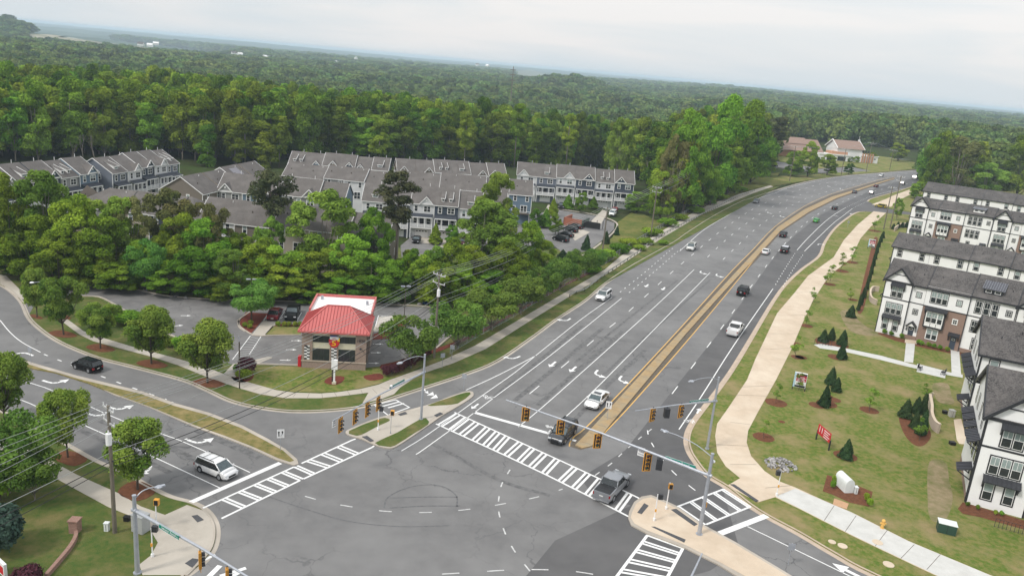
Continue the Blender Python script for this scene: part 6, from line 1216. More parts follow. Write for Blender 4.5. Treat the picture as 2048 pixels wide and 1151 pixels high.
def ladder(par, x, z, face): # louvred optic seen from the back
    b = MB(); M_ = Matrix.Translation((x, 0, z)) @ Matrix.Rotation(face, 4, 'Z'); b.box((-.32, -.3, -1.2), (.32, .3, 0), black, M_); b.tube([(x, 0, z), (x, 0, z + .3)], .04, black, 6); return b.build('signal_head', par)
def mast(label, bu, bv, zarm, tu, tv, ztop, lum=None, r_=.17, name='traffic_signal_pole', rise=.4, offbase=None):
    base = offbase or P(bu, bv, .1); tip = P(tu, tv, zarm + rise); d = tip - base; d.z = 0; La = d.length; ang = math.atan2(d.y, d.x); E_ = empty(name, base, ang); tag(E_, label, 'traffic light', 'signal mast poles of the junction')
    b = MB(); b.tube([(0, 0, 0), (0, 0, ztop)], r_ * 1.15, galv, 14, r_ * .8); b.tube([(0, 0, -.05), (0, 0, .12)], r_ * 1.9, galv, 8); b.tube([(0, 0, ztop), (0, 0, ztop + .06)], r_ * .95, galv, 12); b.build('pole', E_)
    b = MB(); b.tube([(0, 0, zarm - .1), (La * .5, 0, zarm + rise * .7), (La, 0, zarm + rise - .1)], r_ * .85, galv, 12, r_ * .33); b.tube([(-.28, 0, zarm - .1), (.3, 0, zarm - .05)], r_ * 1.05, galv, 12); b.build('arm', E_)
    if lum:
        lt = P(lum[0], lum[1], ztop + (lum[2] if len(lum) > 2 else .9)) - base; M_ = Matrix.Rotation(-ang, 4, 'Z'); e_ = M_ @ Vector((lt.x, lt.y, 0)); e_.z = lt.z
        s_ = Vector((0, 0, ztop - .35)); b = MB(); pts = smooth([s_, s_.lerp(e_, .35) + Vector((0, 0, .35)), s_.lerp(e_, .75) + Vector((0, 0, .25)), e_], 5); b.tube(pts, .05, galv, 8, .04); b.build('lamp_arm', E_)
        dd = (e_ - pts[-3]); dd.z = 0; dd.normalize(); b = MB(); b.ball(e_ + dd * .25, .3, galv, 10, 6, (1, 1, .35)); b.beam(e_ - dd * .1, e_ + dd * .75, .26, .13, galv); b.build('lamp', E_)
    E_['La'] = La; return E_, La, base, ang
def t_at(E_, La, base, ang, u, v, z):           # distance along the arm of a photographed point at height z
    p = P(u, v, z) - base; return p.x * math.cos(ang) + p.y * math.sin(ang)
def psign(par, x, z, w_, h_, m, y, rows=(), tm=None, name='street_name_sign', flip=0, size=.3):
    M_ = Matrix.Translation((x, y, z)) @ Matrix.Rotation(flip, 4, 'Z'); b = MB(); b.box((-w_ / 2, -.025, -h_ / 2), (w_ / 2, .0, h_ / 2), m, M_); o = b.build(name, par)
    if m is green:
        b = MB(); 
        for a_, c_ in (((-w_ / 2, h_ / 2 - .03), (w_ / 2, h_ / 2)), ((-w_ / 2, -h_ / 2), (w_ / 2, -h_ / 2 + .03))): b.box((a_[0], -.032, a_[1]), (c_[0], -.024, c_[1]), signw, M_)
        b.build('sign_border', o)
    for s_, dx, dz, sz in rows: text('lettering', s_, sz, tm or signw, M_ @ Matrix.Translation((dx, -.035, dz)) @ FR, o, .004)
    return o
# A: pole on the right-hand concrete island
A_ = mast('tallest signal pole on the right-hand concrete island with long arm over the avenue', 1398, 1068, 6.9, 1012, 799, 9.2, (1335, 863, .7), .19, rise=.75)
E_, La = A_[0], A_[1]; fa = -R(0)
camdir = math.atan2(-A_[2].y, -A_[2].x)
def facing(ang, u0, v0, u1, v1):            # lens normal (local -y turned) towards a point given in the photograph
    d = P(u1, v1) - P(u0, v0); return math.atan2(d.y, d.x) + math.pi / 2 - ang
def th(a, ang): return R(a) + math.pi / 2 - ang     # a = world direction the lenses look to
for u, v, n in ((1058, 818, 3), (1130, 840, 3), (1200, 868, 3), (1297, 905, 4)): head(E_, t_at(*A_, u, v, 7.1), 6.75 + .7 * t_at(*A_, u, v, 7.1) / La, n, th(-78, A_[3]))
ladder(E_, t_at(*A_, 1322, 915, 6.9), 6.8, R(20))
psign(E_, t_at(*A_, 1362, 926, 6.9), 7.0, 3.3, .5, green, -.2, [('Senator Royall', -.05, 0, .36), ('Dr', 1.35, -.08, .2), ('o', -1.45, .02, .3)], flip=R(180))
psign(E_, t_at(*A_, 1281, 902, 7), 6.75, .8, 1.0, signw, -.2, [('RIGHT', 0, .28, .22), ('TURN', 0, 0, .22), ('SIGNAL', 0, -.28, .2)], black, 'lane_sign', R(180))
b = MB(); b.ball((-.15, -.3, 8.3), .17, signw); b.beam((0, 0, 8.4), (-.1, -.3, 8.45), .06, .06, signw); b.build('camera', E_)
b = MB(); b.box((-.2, -.45, 3.1), (.2, -.15, 3.6), sigy); b.build('pedestrian_signal', E_)
# B: pole behind it at the kerb
B2 = mast('signal pole on the far right kerb with short arm over the northbound lanes', 1414, 897, 6.7, 1270, 821, 9.8, (1386, 761, .5), .15, rise=.1)
E_ = B2[0]
for u, v, n in ((1309, 818, 3), (1362, 808, 3)): head(E_, t_at(*B2, u, v, 6.8), 6.6, n, th(-50, B2[3]))
ladder(E_, t_at(*B2, 1336, 813, 6.8), 6.5, R(-20)); psign(E_, t_at(*B2, 1395, 801, 6.8), 6.8, 3.0, .42, green, -.18, [('Mallard Creek Church', -.1, 0, .27), ('Rd', 1.35, 0, .18)], flip=R(180))
# C: pole on the slip-lane island
C2 = mast('signal pole on the slip-lane island with arm reaching over the cross street', 842, 838, 6.6, 665, 841, 8.9, (803, 724, .3), .15, rise=.3)
E_ = C2[0]
for u, v, n in ((769, 797, 3), (743, 808, 3), (716, 821, 3), (683, 836, 3)): head(E_, t_at(*C2, u, v, 6.7), 6.5, n, th(-18, C2[3]))
psign(E_, t_at(*C2, 806, 774, 6.7), 6.75, 3.2, .45, green, -.18, [('Mallard Creek Church', -.1, 0, .28), ('Rd', 1.42, 0, .18)], flip=0 if math.cos(C2[3]) > 0 else R(180)); psign(E_, C2[1] - .5, 6.3, .7, .9, signw, -.15, [('LEFT', 0, .25, .2), ('TURN', 0, 0, .2), ('SIGNAL', 0, -.25, .17)], black, 'lane_sign', R(180))
b = MB(); b.ball((t_at(*C2, 789, 778, 6.9), 0, 7.1), .16, signw); b.build('camera', E_)
# D: near-left corner
D2_ = mast('near-left corner signal pole with arm leaving the bottom of the view', 275, 1145, 6.2, 560, 1192, 7.5, (312, 974, .3), .19, rise=.3)
E_ = D2_[0]
for u, v, n in ((400, 1105, 3), (455, 1138, 3)): head(E_, t_at(*D2_, u, v, 6), 6.0, n, th(25, D2_[3]))
psign(E_, t_at(*D2_, 350, 1062, 6.2), 6.35, 2.6, .42, green, -.22, [('Senator Royall', 0, 0, .32), ('Dr', 1.12, -.05, .18)], flip=0)
# E: arm crossing the bottom edge
tipE = P(1404, 1106, 7.3); dirE = (P(1383, 1151, 7.3) - tipE).normalized(); bE = tipE + dirE * 14; bE.z = .1
E2_ = mast('signal arm tip poking in at the bottom edge beside the island', 0, 0, 6.9, 1404, 1106, 9, None, .2, offbase=bE)
def pole_thing(name, label, cat, p, h, r_, m, fn, grp=None, rz=0):
    E_ = empty(name, p, rz); tag(E_, label, cat, grp); b = MB(); b.tube([(0, 0, 0), (0, 0, h)], r_, m, 8); b.tube([(0, 0, 0), (0, 0, .3)], r_ * 2.4, signw if m is not black and r_ > .045 else m, 6); b.build('post', E_)
    if fn: fn(E_)
    return E_
def pedsig(side=1, both=False):
    def f(E_):
        b = MB(); b.box((side * .08, -.2, 2.6), (side * .55, .15, 3.15), black); b.build('pedestrian_signal', E_)
        b = MB(); b.box((-.08, -.15, 1.1), (.08, -.05, 1.4), sigy); b.build('push_button', E_)
    return f
def yped(E_): b = MB(); b.box((-.1, -.22, 2.5), (.35, .15, 3.1), sigy); b.box((-.05, -.25, 2.55), (.3, -.22, 3.05), trimb); b.build('pedestrian_signal', E_)
G_ = 'pedestrian signal posts'
pole_thing('pedestrian_signal_post', 'pedestrian signal post with black head on the slip-lane island grass', 'signal post', P(756, 859, .15), 3.0, .06, signw, pedsig(), G_)
pole_thing('pedestrian_signal_post', 'slim post with yellow pedestrian head on the slip-lane island path', 'signal post', P(781, 866, .15), 2.5, .03, galv, lambda E_: yped(E_), G_)
pole_thing('pedestrian_signal_post', 'left pedestrian post on the right-hand concrete island, black head', 'signal post', P(1308, 1040, .17), 3.1, .06, signw, pedsig(), G_)
pole_thing('pedestrian_signal_post', 'right pedestrian post on the right-hand concrete island, yellow head', 'signal post', P(1332, 1017, .17), 3.2, .06, signw, lambda E_: yped(E_), G_)
pole_thing('pedestrian_signal_post', 'pedestrian post beside the wide path and rock pile', 'signal post', P(1553, 990, .13), 3.0, .06, signw, pedsig(-1), G_)
pole_thing('pedestrian_signal_post', 'pedestrian post with yellow head behind the near-left signal pole', 'signal post', P(313, 1055, .13), 2.8, .06, signw, lambda E_: yped(E_), G_)
pole_thing('pedestrian_signal_post', 'pedestrian post standing on the near-left corner paving', 'signal post', P(305, 1112, .13), 2.9, .06, signw, pedsig(), G_)
def keep(E_, w_=.8):
    b = MB(); b.box((-w_ / 2, -.03, 1.6), (w_ / 2, 0, 2.65), signw); s = b.build('sign_panel', E_)
    b = MB(); b.beam((-.18, -.04, 1.8), (-.22, -.04, 2.4), .12, .01, black); b.ball((-.2, -.04, 2.3), .11, black, 8, 4, (1, .1, 1)); b.beam((.0, -.04, 1.8), (.2, -.04, 2.15), .1, .01, black); b.beam((.2, -.04, 2.1), (.2, -.04, 2.45), .1, .01, black); b.ball((.2, -.04, 2.35), .11, black, 8, 4, (1, .1, 1)); b.build('symbol', s)
    b = MB(); b.tube([(0, .02, 0), (0, .02, 2.7)], .035, galv, 6); b.build('post', E_)
for u, v, lb in ((561, 900, 'white keep-right sign at the tip of the grass median'), (1214, 838, 'white keep-right sign on the avenue median beside the white sedan')):
    E_ = empty('road_sign', P(u, v, .15), math.atan2(P(u, v).y, P(u, v).x) - math.pi / 2); tag(E_, lb, 'road sign'); keep(E_)
def back(E_, w_=.7, z=2.0): b = MB(); b.box((-w_ / 2, -.03, z - .35), (w_ / 2, 0, z + .35), galv); b.build('sign_panel', E_); b = MB(); b.tube([(0, .02, 0), (0, .02, z + .4)], .035, galv, 6); b.build('post', E_)
for u, v, lb in ((62, 727, 'sign seen from behind on the left end of the grass median'), (884, 735, 'diamond sign seen from behind beside the fence end'), (903, 718, 'small white plate on a post at the fence end'), (927, 778, 'thin sign post at the slip-lane island tip'), (1695, 455, 'small dark sign beside the wide path bend'), (1576, 1128, 'small yellow marker post in the lower right lane gore'), (12, 548, 'small white sign by the far left sidewalk')):
    E_ = empty('road_sign', P(u, v, .12), rnd.uniform(-.6, .6)); tag(E_, lb, 'road sign'); back(E_)
# ---------------------------------------------------------------- power poles and wires
def upole(label, bu, bv, tu, tv, arms=2, tr=False, wide=2.4, comm=False, ang=None, z=0, r_=.21):
    base = P(bu, bv, z); H = hgt(bu, bv, tu, tv, z); x = (tu - W0 / 2) / FPX; y = -(tv - H0 / 2) / FPX; top = P(tu, tv, z + H)
    E_ = empty('power_pole', base, ang if ang is not None else R(-40)); tag(E_, label, 'power pole', 'wooden power poles'); b = MB(); b.tube([(0, 0, -.3), (0, 0, H)], r_, wood, 9, r_ * .65); b.build('post', E_)
    pins = []
    for k in range(arms):
        zz = H - .35 - k * 1.3; b = MB(); b.box((-wide / 2, -.08, zz - .06), (wide / 2, .05, zz + .07), steel); b.beam((-wide * .3, 0, zz), (0, .1, zz - .8), .05, .05, galv)
        xs_ = (-wide / 2 + .08, -wide * .17, wide * .17, wide / 2 - .08) if k == 0 else (-wide / 2 + .08, wide / 2 - .08)
        for xx in xs_: b.tube([(xx, 0, zz + .06), (xx, 0, zz + .36)], .055, signw, 6); pins.append((xx, zz + .36))
        b.build('crossarm', E_)
    if tr: b = MB(); b.tube([(.34, -.25, H - 3.6), (.34, -.25, H - 2.5)], .26, signw, 12); b.tube([(.34, -.25, H - 2.5), (.34, -.25, H - 2.2)], .06, signw, 6); b.build('transformer', E_)
    if comm: b = MB(); b.beam((-.3, -.15, H - 5.4), (.3, .1, H - 5.4), .08, .08, black); b.build('bracket', E_)
    bpy.context.view_layer.update(); E_['H'] = H; return E_, H, pins
bpy.context.view_layer.update()
U = []
U.append(upole('nearest tall wooden power pole with transformer at the lower left corner', 230, 1066, 204, 812, 2, True, 2.2, True))
U.append(upole('wooden power pole with transformer behind the restaurant tree', 868, 716, 870, 545, 2, True, 2.6, True))
U.append(upole('wooden power pole rising from the row of crape myrtles', 1060, 556, 1065, 478, 2, False, 2.8))
U.append(upole('wooden power pole left of the townhouse street bend', 1202, 527, 1213, 414, 1, False, 2.6, r_=.22))
U.append(upole('wooden power pole standing in the meadow before the red car', 1301, 474, 1309, 372, 2, False, 3.0, r_=.22))
U.append(upole('wooden power pole in front of the vine-covered tree', 1367, 424, 1377, 342, 2, False, 3.2, r_=.24))
U.append(upole('left one of the twin power poles on the slope', 1437, 395, 1446, 320, 2, False, 3.6, r_=.25)); U.append(upole('right one of the twin power poles on the slope', 1455, 388, 1464, 319, 2, False, 3.6, r_=.25))
U.append(upole('power pole with street lamp where the woods end', 1496, 368, 1503, 303, 2, False, 4.0, r_=.27))
for bu, bv, tu, tv, lb in ((1579, 362, 1590, 292, 'far power pole beside the dark church tree'), (1682, 350, 1693, 297, 'far thick brown pole in front of the church'), (1732, 345, 1743, 285, 'far power pole at the church corner'), (1779, 340, 1790, 300, 'far power pole beside the church parking')): U.append(upole(lb, bu, bv, tu, tv, 1, False, 5.0, r_=.22))
UR = [upole('left pole of the leaning pair beside the wide path', 1767, 459, 1789, 374, 1, False, 2.6), upole('right pole of the leaning pair beside the wide path', 1780, 456, 1801, 352, 2, False, 2.6)]
bpy.context.view_layer.update()
def pin(Uk, i):
    E_, H, pins = Uk; x, z = pins[min(i, len(pins) - 1)]; return E_.matrix_world @ Vector((x, 0, z))
def wire(a, c, sag, label, r_=.02, m=wirem, grp='overhead wires along the avenue'):
    pts = [a.lerp(c, t / 14) - Vector((0, 0, sag * 4 * (t / 14) * (1 - t / 14))) for t in range(15)]; b = MB(); b.tube(pts, r_, m, 5, cap=False); tag(b.build('overhead_wire'), label, 'wire', grp)
wl_ = ['outermost', 'second', 'third', 'fourth', 'lower left', 'lower right']
sp = ['between the restaurant tree pole and the lower left pole', 'from the restaurant tree pole to the myrtle row pole', 'from the myrtle row pole to the street bend pole', 'from the street bend pole to the meadow pole', 'from the meadow pole to the vine tree pole', 'from the vine tree pole to the twin poles', None, 'from the twin poles to the lamp pole']
chain = [U[0], U[1], U[2], U[3], U[4], U[5], U[6], U[8]]; spn = [sp[0], sp[1], sp[2], sp[3], sp[4], sp[5], sp[7]]
for k, (a, c) in enumerate(zip(chain, chain[1:])):
    for i in range(6): 
        if i >= 4 and (len(a[2]) < 5 or len(c[2]) < 5): continue
        wire(pin(a, i), pin(c, i), (1.4, .7, .5, .5, .3, .3, .2)[k], f'{wl_[i]} wire {spn[k]}', .02 if k == 0 else .03)
off = [(-260, 962), (-260, 990), (-260, 1012), (-260, 1040), (-260, 1068), (-260, 1085)]
for i, (u, v) in enumerate(off): wire(pin(U[0], i), P(u, v, 11.5 - .3 * i), .3, f'{wl_[i]} wire leaving the lower left pole towards the left edge')
def at_pole(Uk, dz): return Uk[0].matrix_world @ Vector((0, -.15, Uk[1] - dz))
for i, (dz, r_) in enumerate(((4.6, .035), (5.5, .05), (6.0, .04))):
    wire(at_pole(U[0], dz), at_pole(U[1], dz - .8), 1.8 + .2 * i, f"{['thin upper', 'thick middle', 'lowest'][i]} dark cable between the lower left pole and the restaurant tree pole", r_ * .8, cable if i else wirem); wire(at_pole(U[0], dz), P(-260, 1130 + i * 25, 6.8 - i * .4), .2, f"{['thin upper', 'thick middle', 'lowest'][i]} dark cable leaving the lower left pole to the left", r_ * .8, cable if i else wirem)
    wire(at_pole(U[1], dz - .8), at_pole(U[2], dz - .8), .6, f"{['thin upper', 'thick middle', 'lowest'][i]} cable from the restaurant tree pole to the myrtle row pole", .025, wirem)
fc = U[8:13]
for k, (a, c) in enumerate(zip(fc, fc[1:])):
    for i in (0, 3): wire(pin(a, i), pin(c, i), .4, f"{'left' if i == 0 else 'right'} wire of the far span {['to the dark church tree', 'before the church', 'to the church corner', 'to the church parking'][k]}", .05)
wire(pin(UR[0], 0), pin(UR[1], 0), .05, 'short wire joining the leaning pair of poles', .02)
b = MB(); b.tube([(0, 0, 0), (0, 0, 6.6)], .09, brown, 7); tag(b.build('bare_pole', None, False, P(479, 776, .1)), 'thin dark bare pole on the verge left of the restaurant', 'pole')
def lotlight(u, v, tu, tv, lb, arm2=True):
    H = hgt(u, v, tu, tv); E_ = empty('lot_light', P(u, v, .1), .3); tag(E_, lb, 'lamp post', 'tall lamp posts around the restaurant lot'); b = MB(); b.tube([(0, 0, 0), (0, 0, H)], .08, brown, 7, .06); b.build('post', E_)
    for s_ in ((-1, 1) if arm2 else (1,)): b = MB(); b.box((s_ * .15, -.18, H - .1), (s_ * .85, .18, H + .06), galv); b.beam((0, 0, H), (s_ * .2, 0, H), .06, .06, brown); b.build('lamp', E_)
lotlight(503, 634, 498, 558, 'twin-headed lot lamp post rising out of the round lime tree'); lotlight(808, 642, 811, 572, 'twin-headed lot lamp post at the right of the red roofed building')
def cobra(u, v, tu, tv, hu, hv, lb):
    H = hgt(u, v, tu, tv); p = P(u, v, .1); E_ = empty('street_lamp', p); tag(E_, lb, 'street lamp'); b = MB(); b.tube([(0, 0, 0), (0, 0, H)], .09, galv, 8, .07); b.build('post', E_)
    e_ = P(hu, hv, H + .3) - p; e_.z = H + .3; b = MB(); b.tube(smooth([Vector((0, 0, H - .2)), Vector((e_.x * .4, e_.y * .4, H + .3)), e_], 5), .045, galv, 6); b.build('lamp_arm', E_); b = MB(); b.ball(e_, .34, signw, 8, 5, (1, 1, .4)); b.build('lamp', E_)
cobra(11, 545, 5, 487, -10, 480, 'street lamp at the far left sidewalk'); cobra(112, 640, 96, 567, 64, 566, 'street lamp among the farthest street trees'); cobra(478, 690, 476, 672, 446, 682, 'low lamp arm beside the thin dark pole')
# ---------------------------------------------------------------- fence, guardrail, walls and small things
def fence(pts, label, h=1.5, step=3, mesh_m=None, name='chain_link_fence', pm=galv, r_=.035, rail=True, cat='fence', grp=None):
    E_ = empty(name, pts[0]); tag(E_, label, cat, grp); L_ = plen(pts); k = max(2, int(L_ / step)); ps = [at_len(pts, L_ * i / k) - pts[0] for i in range(k + 1)]
    for p in ps[:100]: b = MB(); b.tube([(p.x, p.y, -.1), (p.x, p.y, h)], r_, pm, 6); b.build('post', E_)
    b = MB(); b.tube([(p.x, p.y, h - .04) for p in ps], r_ * .7, pm, 5); rail and b.tube([(p.x, p.y, .12) for p in ps], r_ * .5, pm, 5); b.build('rail', E_)
    if mesh_m: b = MB(); b.add([(p.x, p.y, .1) for p in ps] + [(p.x, p.y, h - .05) for p in ps], [(i, i + 1, k + 2 + i, k + 1 + i) for i in range(k)], mesh_m); b.build('mesh', E_)
    return E_
net = bpy.data.materials.new('chain_link'); net.use_nodes = True; t = net.node_tree; pb = t.nodes['Principled BSDF']; pb.inputs['Base Color'].default_value = (.16, .165, .17, 1); pb.inputs['Alpha'].default_value = .42; pb.inputs['Roughness'].default_value = .6
fence([p for p in W("900,708 923,693 980,660 1031,632 1082,599 1140,566 1191,539 1218,523 1262,494 1323,456 1404,409", .1, 3)], 'long grey chain-link fence between the sidewalk and the crape myrtle row', 1.45, 3.0, net)
fence([p for p in W("1628,688 1645,690 1662,692", .1)], 'black metal railing at the path steps', 1.1, .5, None, 'railing', black, .03, cat='railing'); fence([p for p in W("1988,1053 2060,1072", .1)], 'black metal fence at the lower right corner', 1.1, .35, None, 'railing', black, .025, cat='railing')
fence([p for p in W("882,520 893,520 893,528", .1)], 'small black gate frame by the townhouse street', 1.6, .7, None, 'railing', black, .04, cat='railing')
gp = W("1139,594 1150,588 1170,582 1215,547 1269,511 1323,472 1404,430 1470,396 1509,382", .1, 4); E_ = empty('guardrail', gp[0]); tag(E_, 'long steel guardrail between the avenue and its left sidewalk', 'guardrail')
L_ = plen(gp); k = int(L_ / 3.2); ps = [at_len(gp, L_ * i / k) - gp[0] for i in range(k + 1)]
for p in ps[:100]: b = MB(); b.box((p.x - .07, p.y - .09, -.1), (p.x + .07, p.y + .09, .62), brown); b.build('post', E_)
b = MB(); q_ = [Vector((p.x, p.y, 0)) for p in ps]
for zz, h_ in ((.42, .12), (.54, .08), (.66, .12)):
    for a, c in zip(q_, q_[1:]): b.beam(a + Vector((0, 0, zz)), c + Vector((0, 0, zz)), .05 if h_ > .1 else .10, h_, steel)
b.build('rail', E_)
def curved_wall(pts, label, h=1.5, th=.3):
    b = MB(); strip(b, pts, th, h, palebrick, 0); E_ = b.build('brick_wall'); tag(E_, label, 'wall'); b = MB(); strip(b, pts, th + .1, h + .08, conct, h); b.build('coping', E_); return E_
curved_wall(W("1862,803 1856,800 1860,826 1860,842 1866,858 1876,866", .1, 4), 'curved pale brick wall with light coping by the nearest farmhouse row', 1.5)
curved_wall(W("1757,583 1745,582 1739,590 1741,603 1752,610", .1, 4), 'curved pale brick wall beside the farmhouse row corner', 1.3)
curved_wall(W("1788,462 1800,454 1815,452", .1, 3), 'pale brick wall between two farmhouse rows', 1.4)
b = MB(); strip(b, W("150,1053 152,1075 140,1098 118,1125 92,1155", .1, 4), .32, .5, redbrick, 0); p_ = P(151, 1062, .1); b.box((p_.x - .4, p_.y - .4, 0), (p_.x + .4, p_.y + .4, 1.3), redbrick); b.box((p_.x - .47, p_.y - .47, 1.3), (p_.x + .47, p_.y + .47, 1.42), redbrick); tag(b.build('brick_wall'), 'low curving red brick wall with pillar at the lower left', 'wall')
def cab(label, u, v, sx, sy, h, m, rz=0, name='utility_cabinet', cat='cabinet', top=None, round_=False, z=.12):
    b = MB(); 
    if round_:
        n = 8; pr = [(-sx / 2 * math.cos(math.pi * i / n), h * .62 + h * .38 * math.sin(math.pi * i / n)) for i in range(n + 1)]; pr = [(-sx / 2, 0)] + pr + [(sx / 2, 0)]; k = len(pr)
        V = [(x, -sy / 2, zz) for x, zz in pr] + [(x, sy / 2, zz) for x, zz in pr]; b.add(V, [tuple(range(k))[::-1], tuple(range(k, 2 * k))] + [(i, i + 1, k + i + 1, k + i) for i in range(k - 1)], m)
    else:
        b.box((-sx / 2, -sy / 2, 0), (sx / 2, sy / 2, h), m); b.box((-sx / 2 - .04, -sy / 2 - .04, h), (sx / 2 + .04, sy / 2 + .04, h + .06), top or m); b.box((-.02, -sy / 2 - .01, .1), (.02, -sy / 2, h - .1), trimb)
    o = b.build(name, None, False, P(u, v, z), rz); tag(o, label, cat); return o
cabw = mat('cabinet_white', (.70, .73, .72), None, 1, rough=.5); cabg = mat('cabinet_green', (.03, .07, .05), None, 1, rough=.5); bpale = mat('cabinet_beige', (.42, .42, .39), None, 1, rough=.5)
cab('large pale rounded utility enclosure in the mulch bed by the lower path', 1687, 975, 1.1, 2.3, 1.7, cabw, R(10), round_=True); cab('small white pedestal beside the rounded enclosure', 1710, 985, .35, .5, .8, cabw)
cab('dark green transformer box on the lower right lawn', 1891, 1062, 1.8, 1.2, 1.1, cabg, R(-20), top=cabw); cab('beige cabinet near the curved brick wall', 1902, 832, .7, .7, 1.0, bpale); cab('small black box beside the beige cabinet', 1889, 826, .6, .5, .4, trimb); cab('small black box on the grass near the nearest farmhouse wall', 1904, 888, .7, .6, .35, trimb)
cab('grey signal controller cabinet at the near-left corner', 282, 1060, 1.3, 1.0, 1.7, mat('cabinet_grey', (.38, .39, .39), None, 1, rough=.5), R(-20)); cab('small white utility pedestal at the foot of the nearest power pole', 214, 1060, .4, .35, .8, cabw); cab('black irrigation box behind the nearest power pole', 254, 1040, .5, .4, .4, trimb)
b = MB(); b.tube([(0, 0, 0), (0, 0, .55)], .11, yellp, 8); b.ball((0, 0, .62), .15, yellp, 8, 6); b.tube([(-.22, 0, .42), (.22, 0, .42)], .07, yellp, 6); b.tube([(0, -.2, .42), (0, 0, .42)], .08, yellp, 6); b.tube([(0, 0, 0), (0, 0, .05)], .16, yellp, 8); tag(b.build('fire_hydrant', None, False, P(1764, 1055, .13)), 'yellow fire hydrant beside the lower path', 'hydrant'); bpy.data.objects['fire_hydrant'].scale = (1.4,) * 3
b = MB(); b.box((-.5, -.5, 0), (.5, .5, 1.1), emb := mat('bin_blue', (.02, .07, .25), None, 1)); b.box((-.45, -.45, 1.1), (.45, .45, 1.25), emb); tag(b.build('rubbish_bin', None, False, P(851, 606, .1)), 'blue bin at the back kerb of the lot', 'bin')
# rocks
rockm = mat('grey_rock', (.34, .33, .32), (.20, .19, .19), 3, rough=.95, rand=.5); c_ = P(1561, 929, .12); G_ = 'pieces of the rock pile beside the wide path'
rk = []
for i in range(3): b = MB(); b.ball((0, 0, 0), .22, rockm, 6, 4, (1, .8, .6), .5); rk.append(b.mesh('rock'))
for i in range(130):
    a, r_ = rnd.random() * 6.28, math.sqrt(rnd.random()); o = put('rock', rk[i % 3], None, (c_.x + math.cos(a) * r_ * 1.9, c_.y + math.sin(a) * r_ * 1.9, .16 + .12 * (1 - r_) + rnd.random() * .05), rnd.random() * 6); o.scale = (rnd.uniform(.6, 1.2),) * 3; tag(o, 'grey stone in the round rock pile beside the wide path', 'rock', G_)
for i, (u, v) in enumerate(((193, 556), (352, 592), (372, 595), (578, 597), (601, 598), (630, 597), (795, 607), (840, 608), (290, 580))): o = put('rock', rk[i % 3], None, P(u, v, .2), i); o.scale = (3, 2.4, 2); tag(o, 'pale rough boulder along the back kerb of the lot', 'rock', 'boulders along the back kerb of the lot')
# benches
for u, v, a, lb in ((1839, 739, R(50), 'left dark metal chair on the pale pad, facing the other'), (1886, 748, R(230), 'right dark metal chair on the pale pad')):
    E_ = empty('garden_chair', P(u, v, .15), a); tag(E_, lb, 'chair'); b = MB(); b.box((-.6, -.28, .42), (.6, .28, .47), black); b.build('seat', E_); b = MB(); [b.box((-.58 + i * .13, .27, .45), (-.54 + i * .13, .31, 1.0), black) for i in range(10)]; b.box((-.6, .26, .98), (.6, .32, 1.04), black); b.build('backrest', E_)
    for x, y in ((-.55, -.25), (.55, -.25), (-.55, .27), (.55, .27)): b = MB(); b.box((x - .03, y - .03, 0), (x + .03, y + .03, .66 if y < 0 else .5), black); b.build('leg', E_)
    for x in (-.58, .58): b = MB(); b.box((x - .03, -.28, .64), (x + .03, .28, .68), black); b.build('armrest', E_)
# boards
def board(label, u0, v0, u1, v1, z0, z1, z=.1):
    a, c = P(u0, v0, z), P(u1, v1, z); d = c - a; E_ = empty('display_board', a, math.atan2(d.y, d.x)); tag(E_, label, 'sign'); L = d.length
    for x in (0, L): b = MB(); b.box((x - .07, -.07, 0), (x + .07, .07, z1 + .12), black); b.build('post', E_)
    return E_, L
E_, L = board('low red board with a large white eleven and two black posts', 1632, 878, 1657, 900, .4, 1.3); b = MB(); b.box((.05, -.06, 1.0), (L - .05, .0, 2.35), redp); pn = b.build('panel', E_); text('lettering', '11', 1.15, signw, Matrix.Translation((L * .25, -.075, 1.75)) @ FR, pn, .01)
b = MB(); [b.box((L * .48, -.07, 2.05 - k * .3), (L * (.92 - .1 * (k % 2)), -.06, 2.15 - k * .3), signw) for k in range(4)]; b.build('text_lines', pn)
for (u0, v0, u1, v1, lb, hh) in ((1584, 777, 1609, 782, 'tall red white and black board near the bend of the lawn, nearer one', 2.9), (1735, 496, 1748, 498, 'farther red white and black board beside the wide path', 2.9)):
    E_, L = board(lb, u0, v0, u1, v1, .4, 1.3); b = MB(); b.box((0, -.12, .5), (L, .12, hh), signw); pn = b.build('panel', E_); pinkm = mat('board_red', (.42, .02, .05), None, 1); b = MB(); b.box((L * .18, -.14, hh * .52), (L * .97, -.12, hh * .86), pinkm); b.box((L * .18, -.14, hh * .86), (L * .97, -.12, hh * .96), black); b.box((L * .1, -.14, .55), (L * .95, -.12, .85), black); b.box((-.01, -.14, .5), (L * .14, -.12, hh), mat('board_blue', (.45, .62, .72), None, 1)); b.build('print', pn)
    b = MB(); [b.box((L * .26, -.155, hh * (.56 + k * .065)), (L * (.9 - .08 * (k % 2)), -.14, hh * (.585 + k * .065)), signw) for k in range(4)]; b.box((L * .3, -.155, hh * .89), (L * .6, -.14, hh * .93), signw); b.add([(L * .2, -.15, 1.0), (L * .5, -.15, 1.35), (L * .8, -.15, 1.0)], [(0, 2, 1)], trimb); b.build('text_lines', pn)
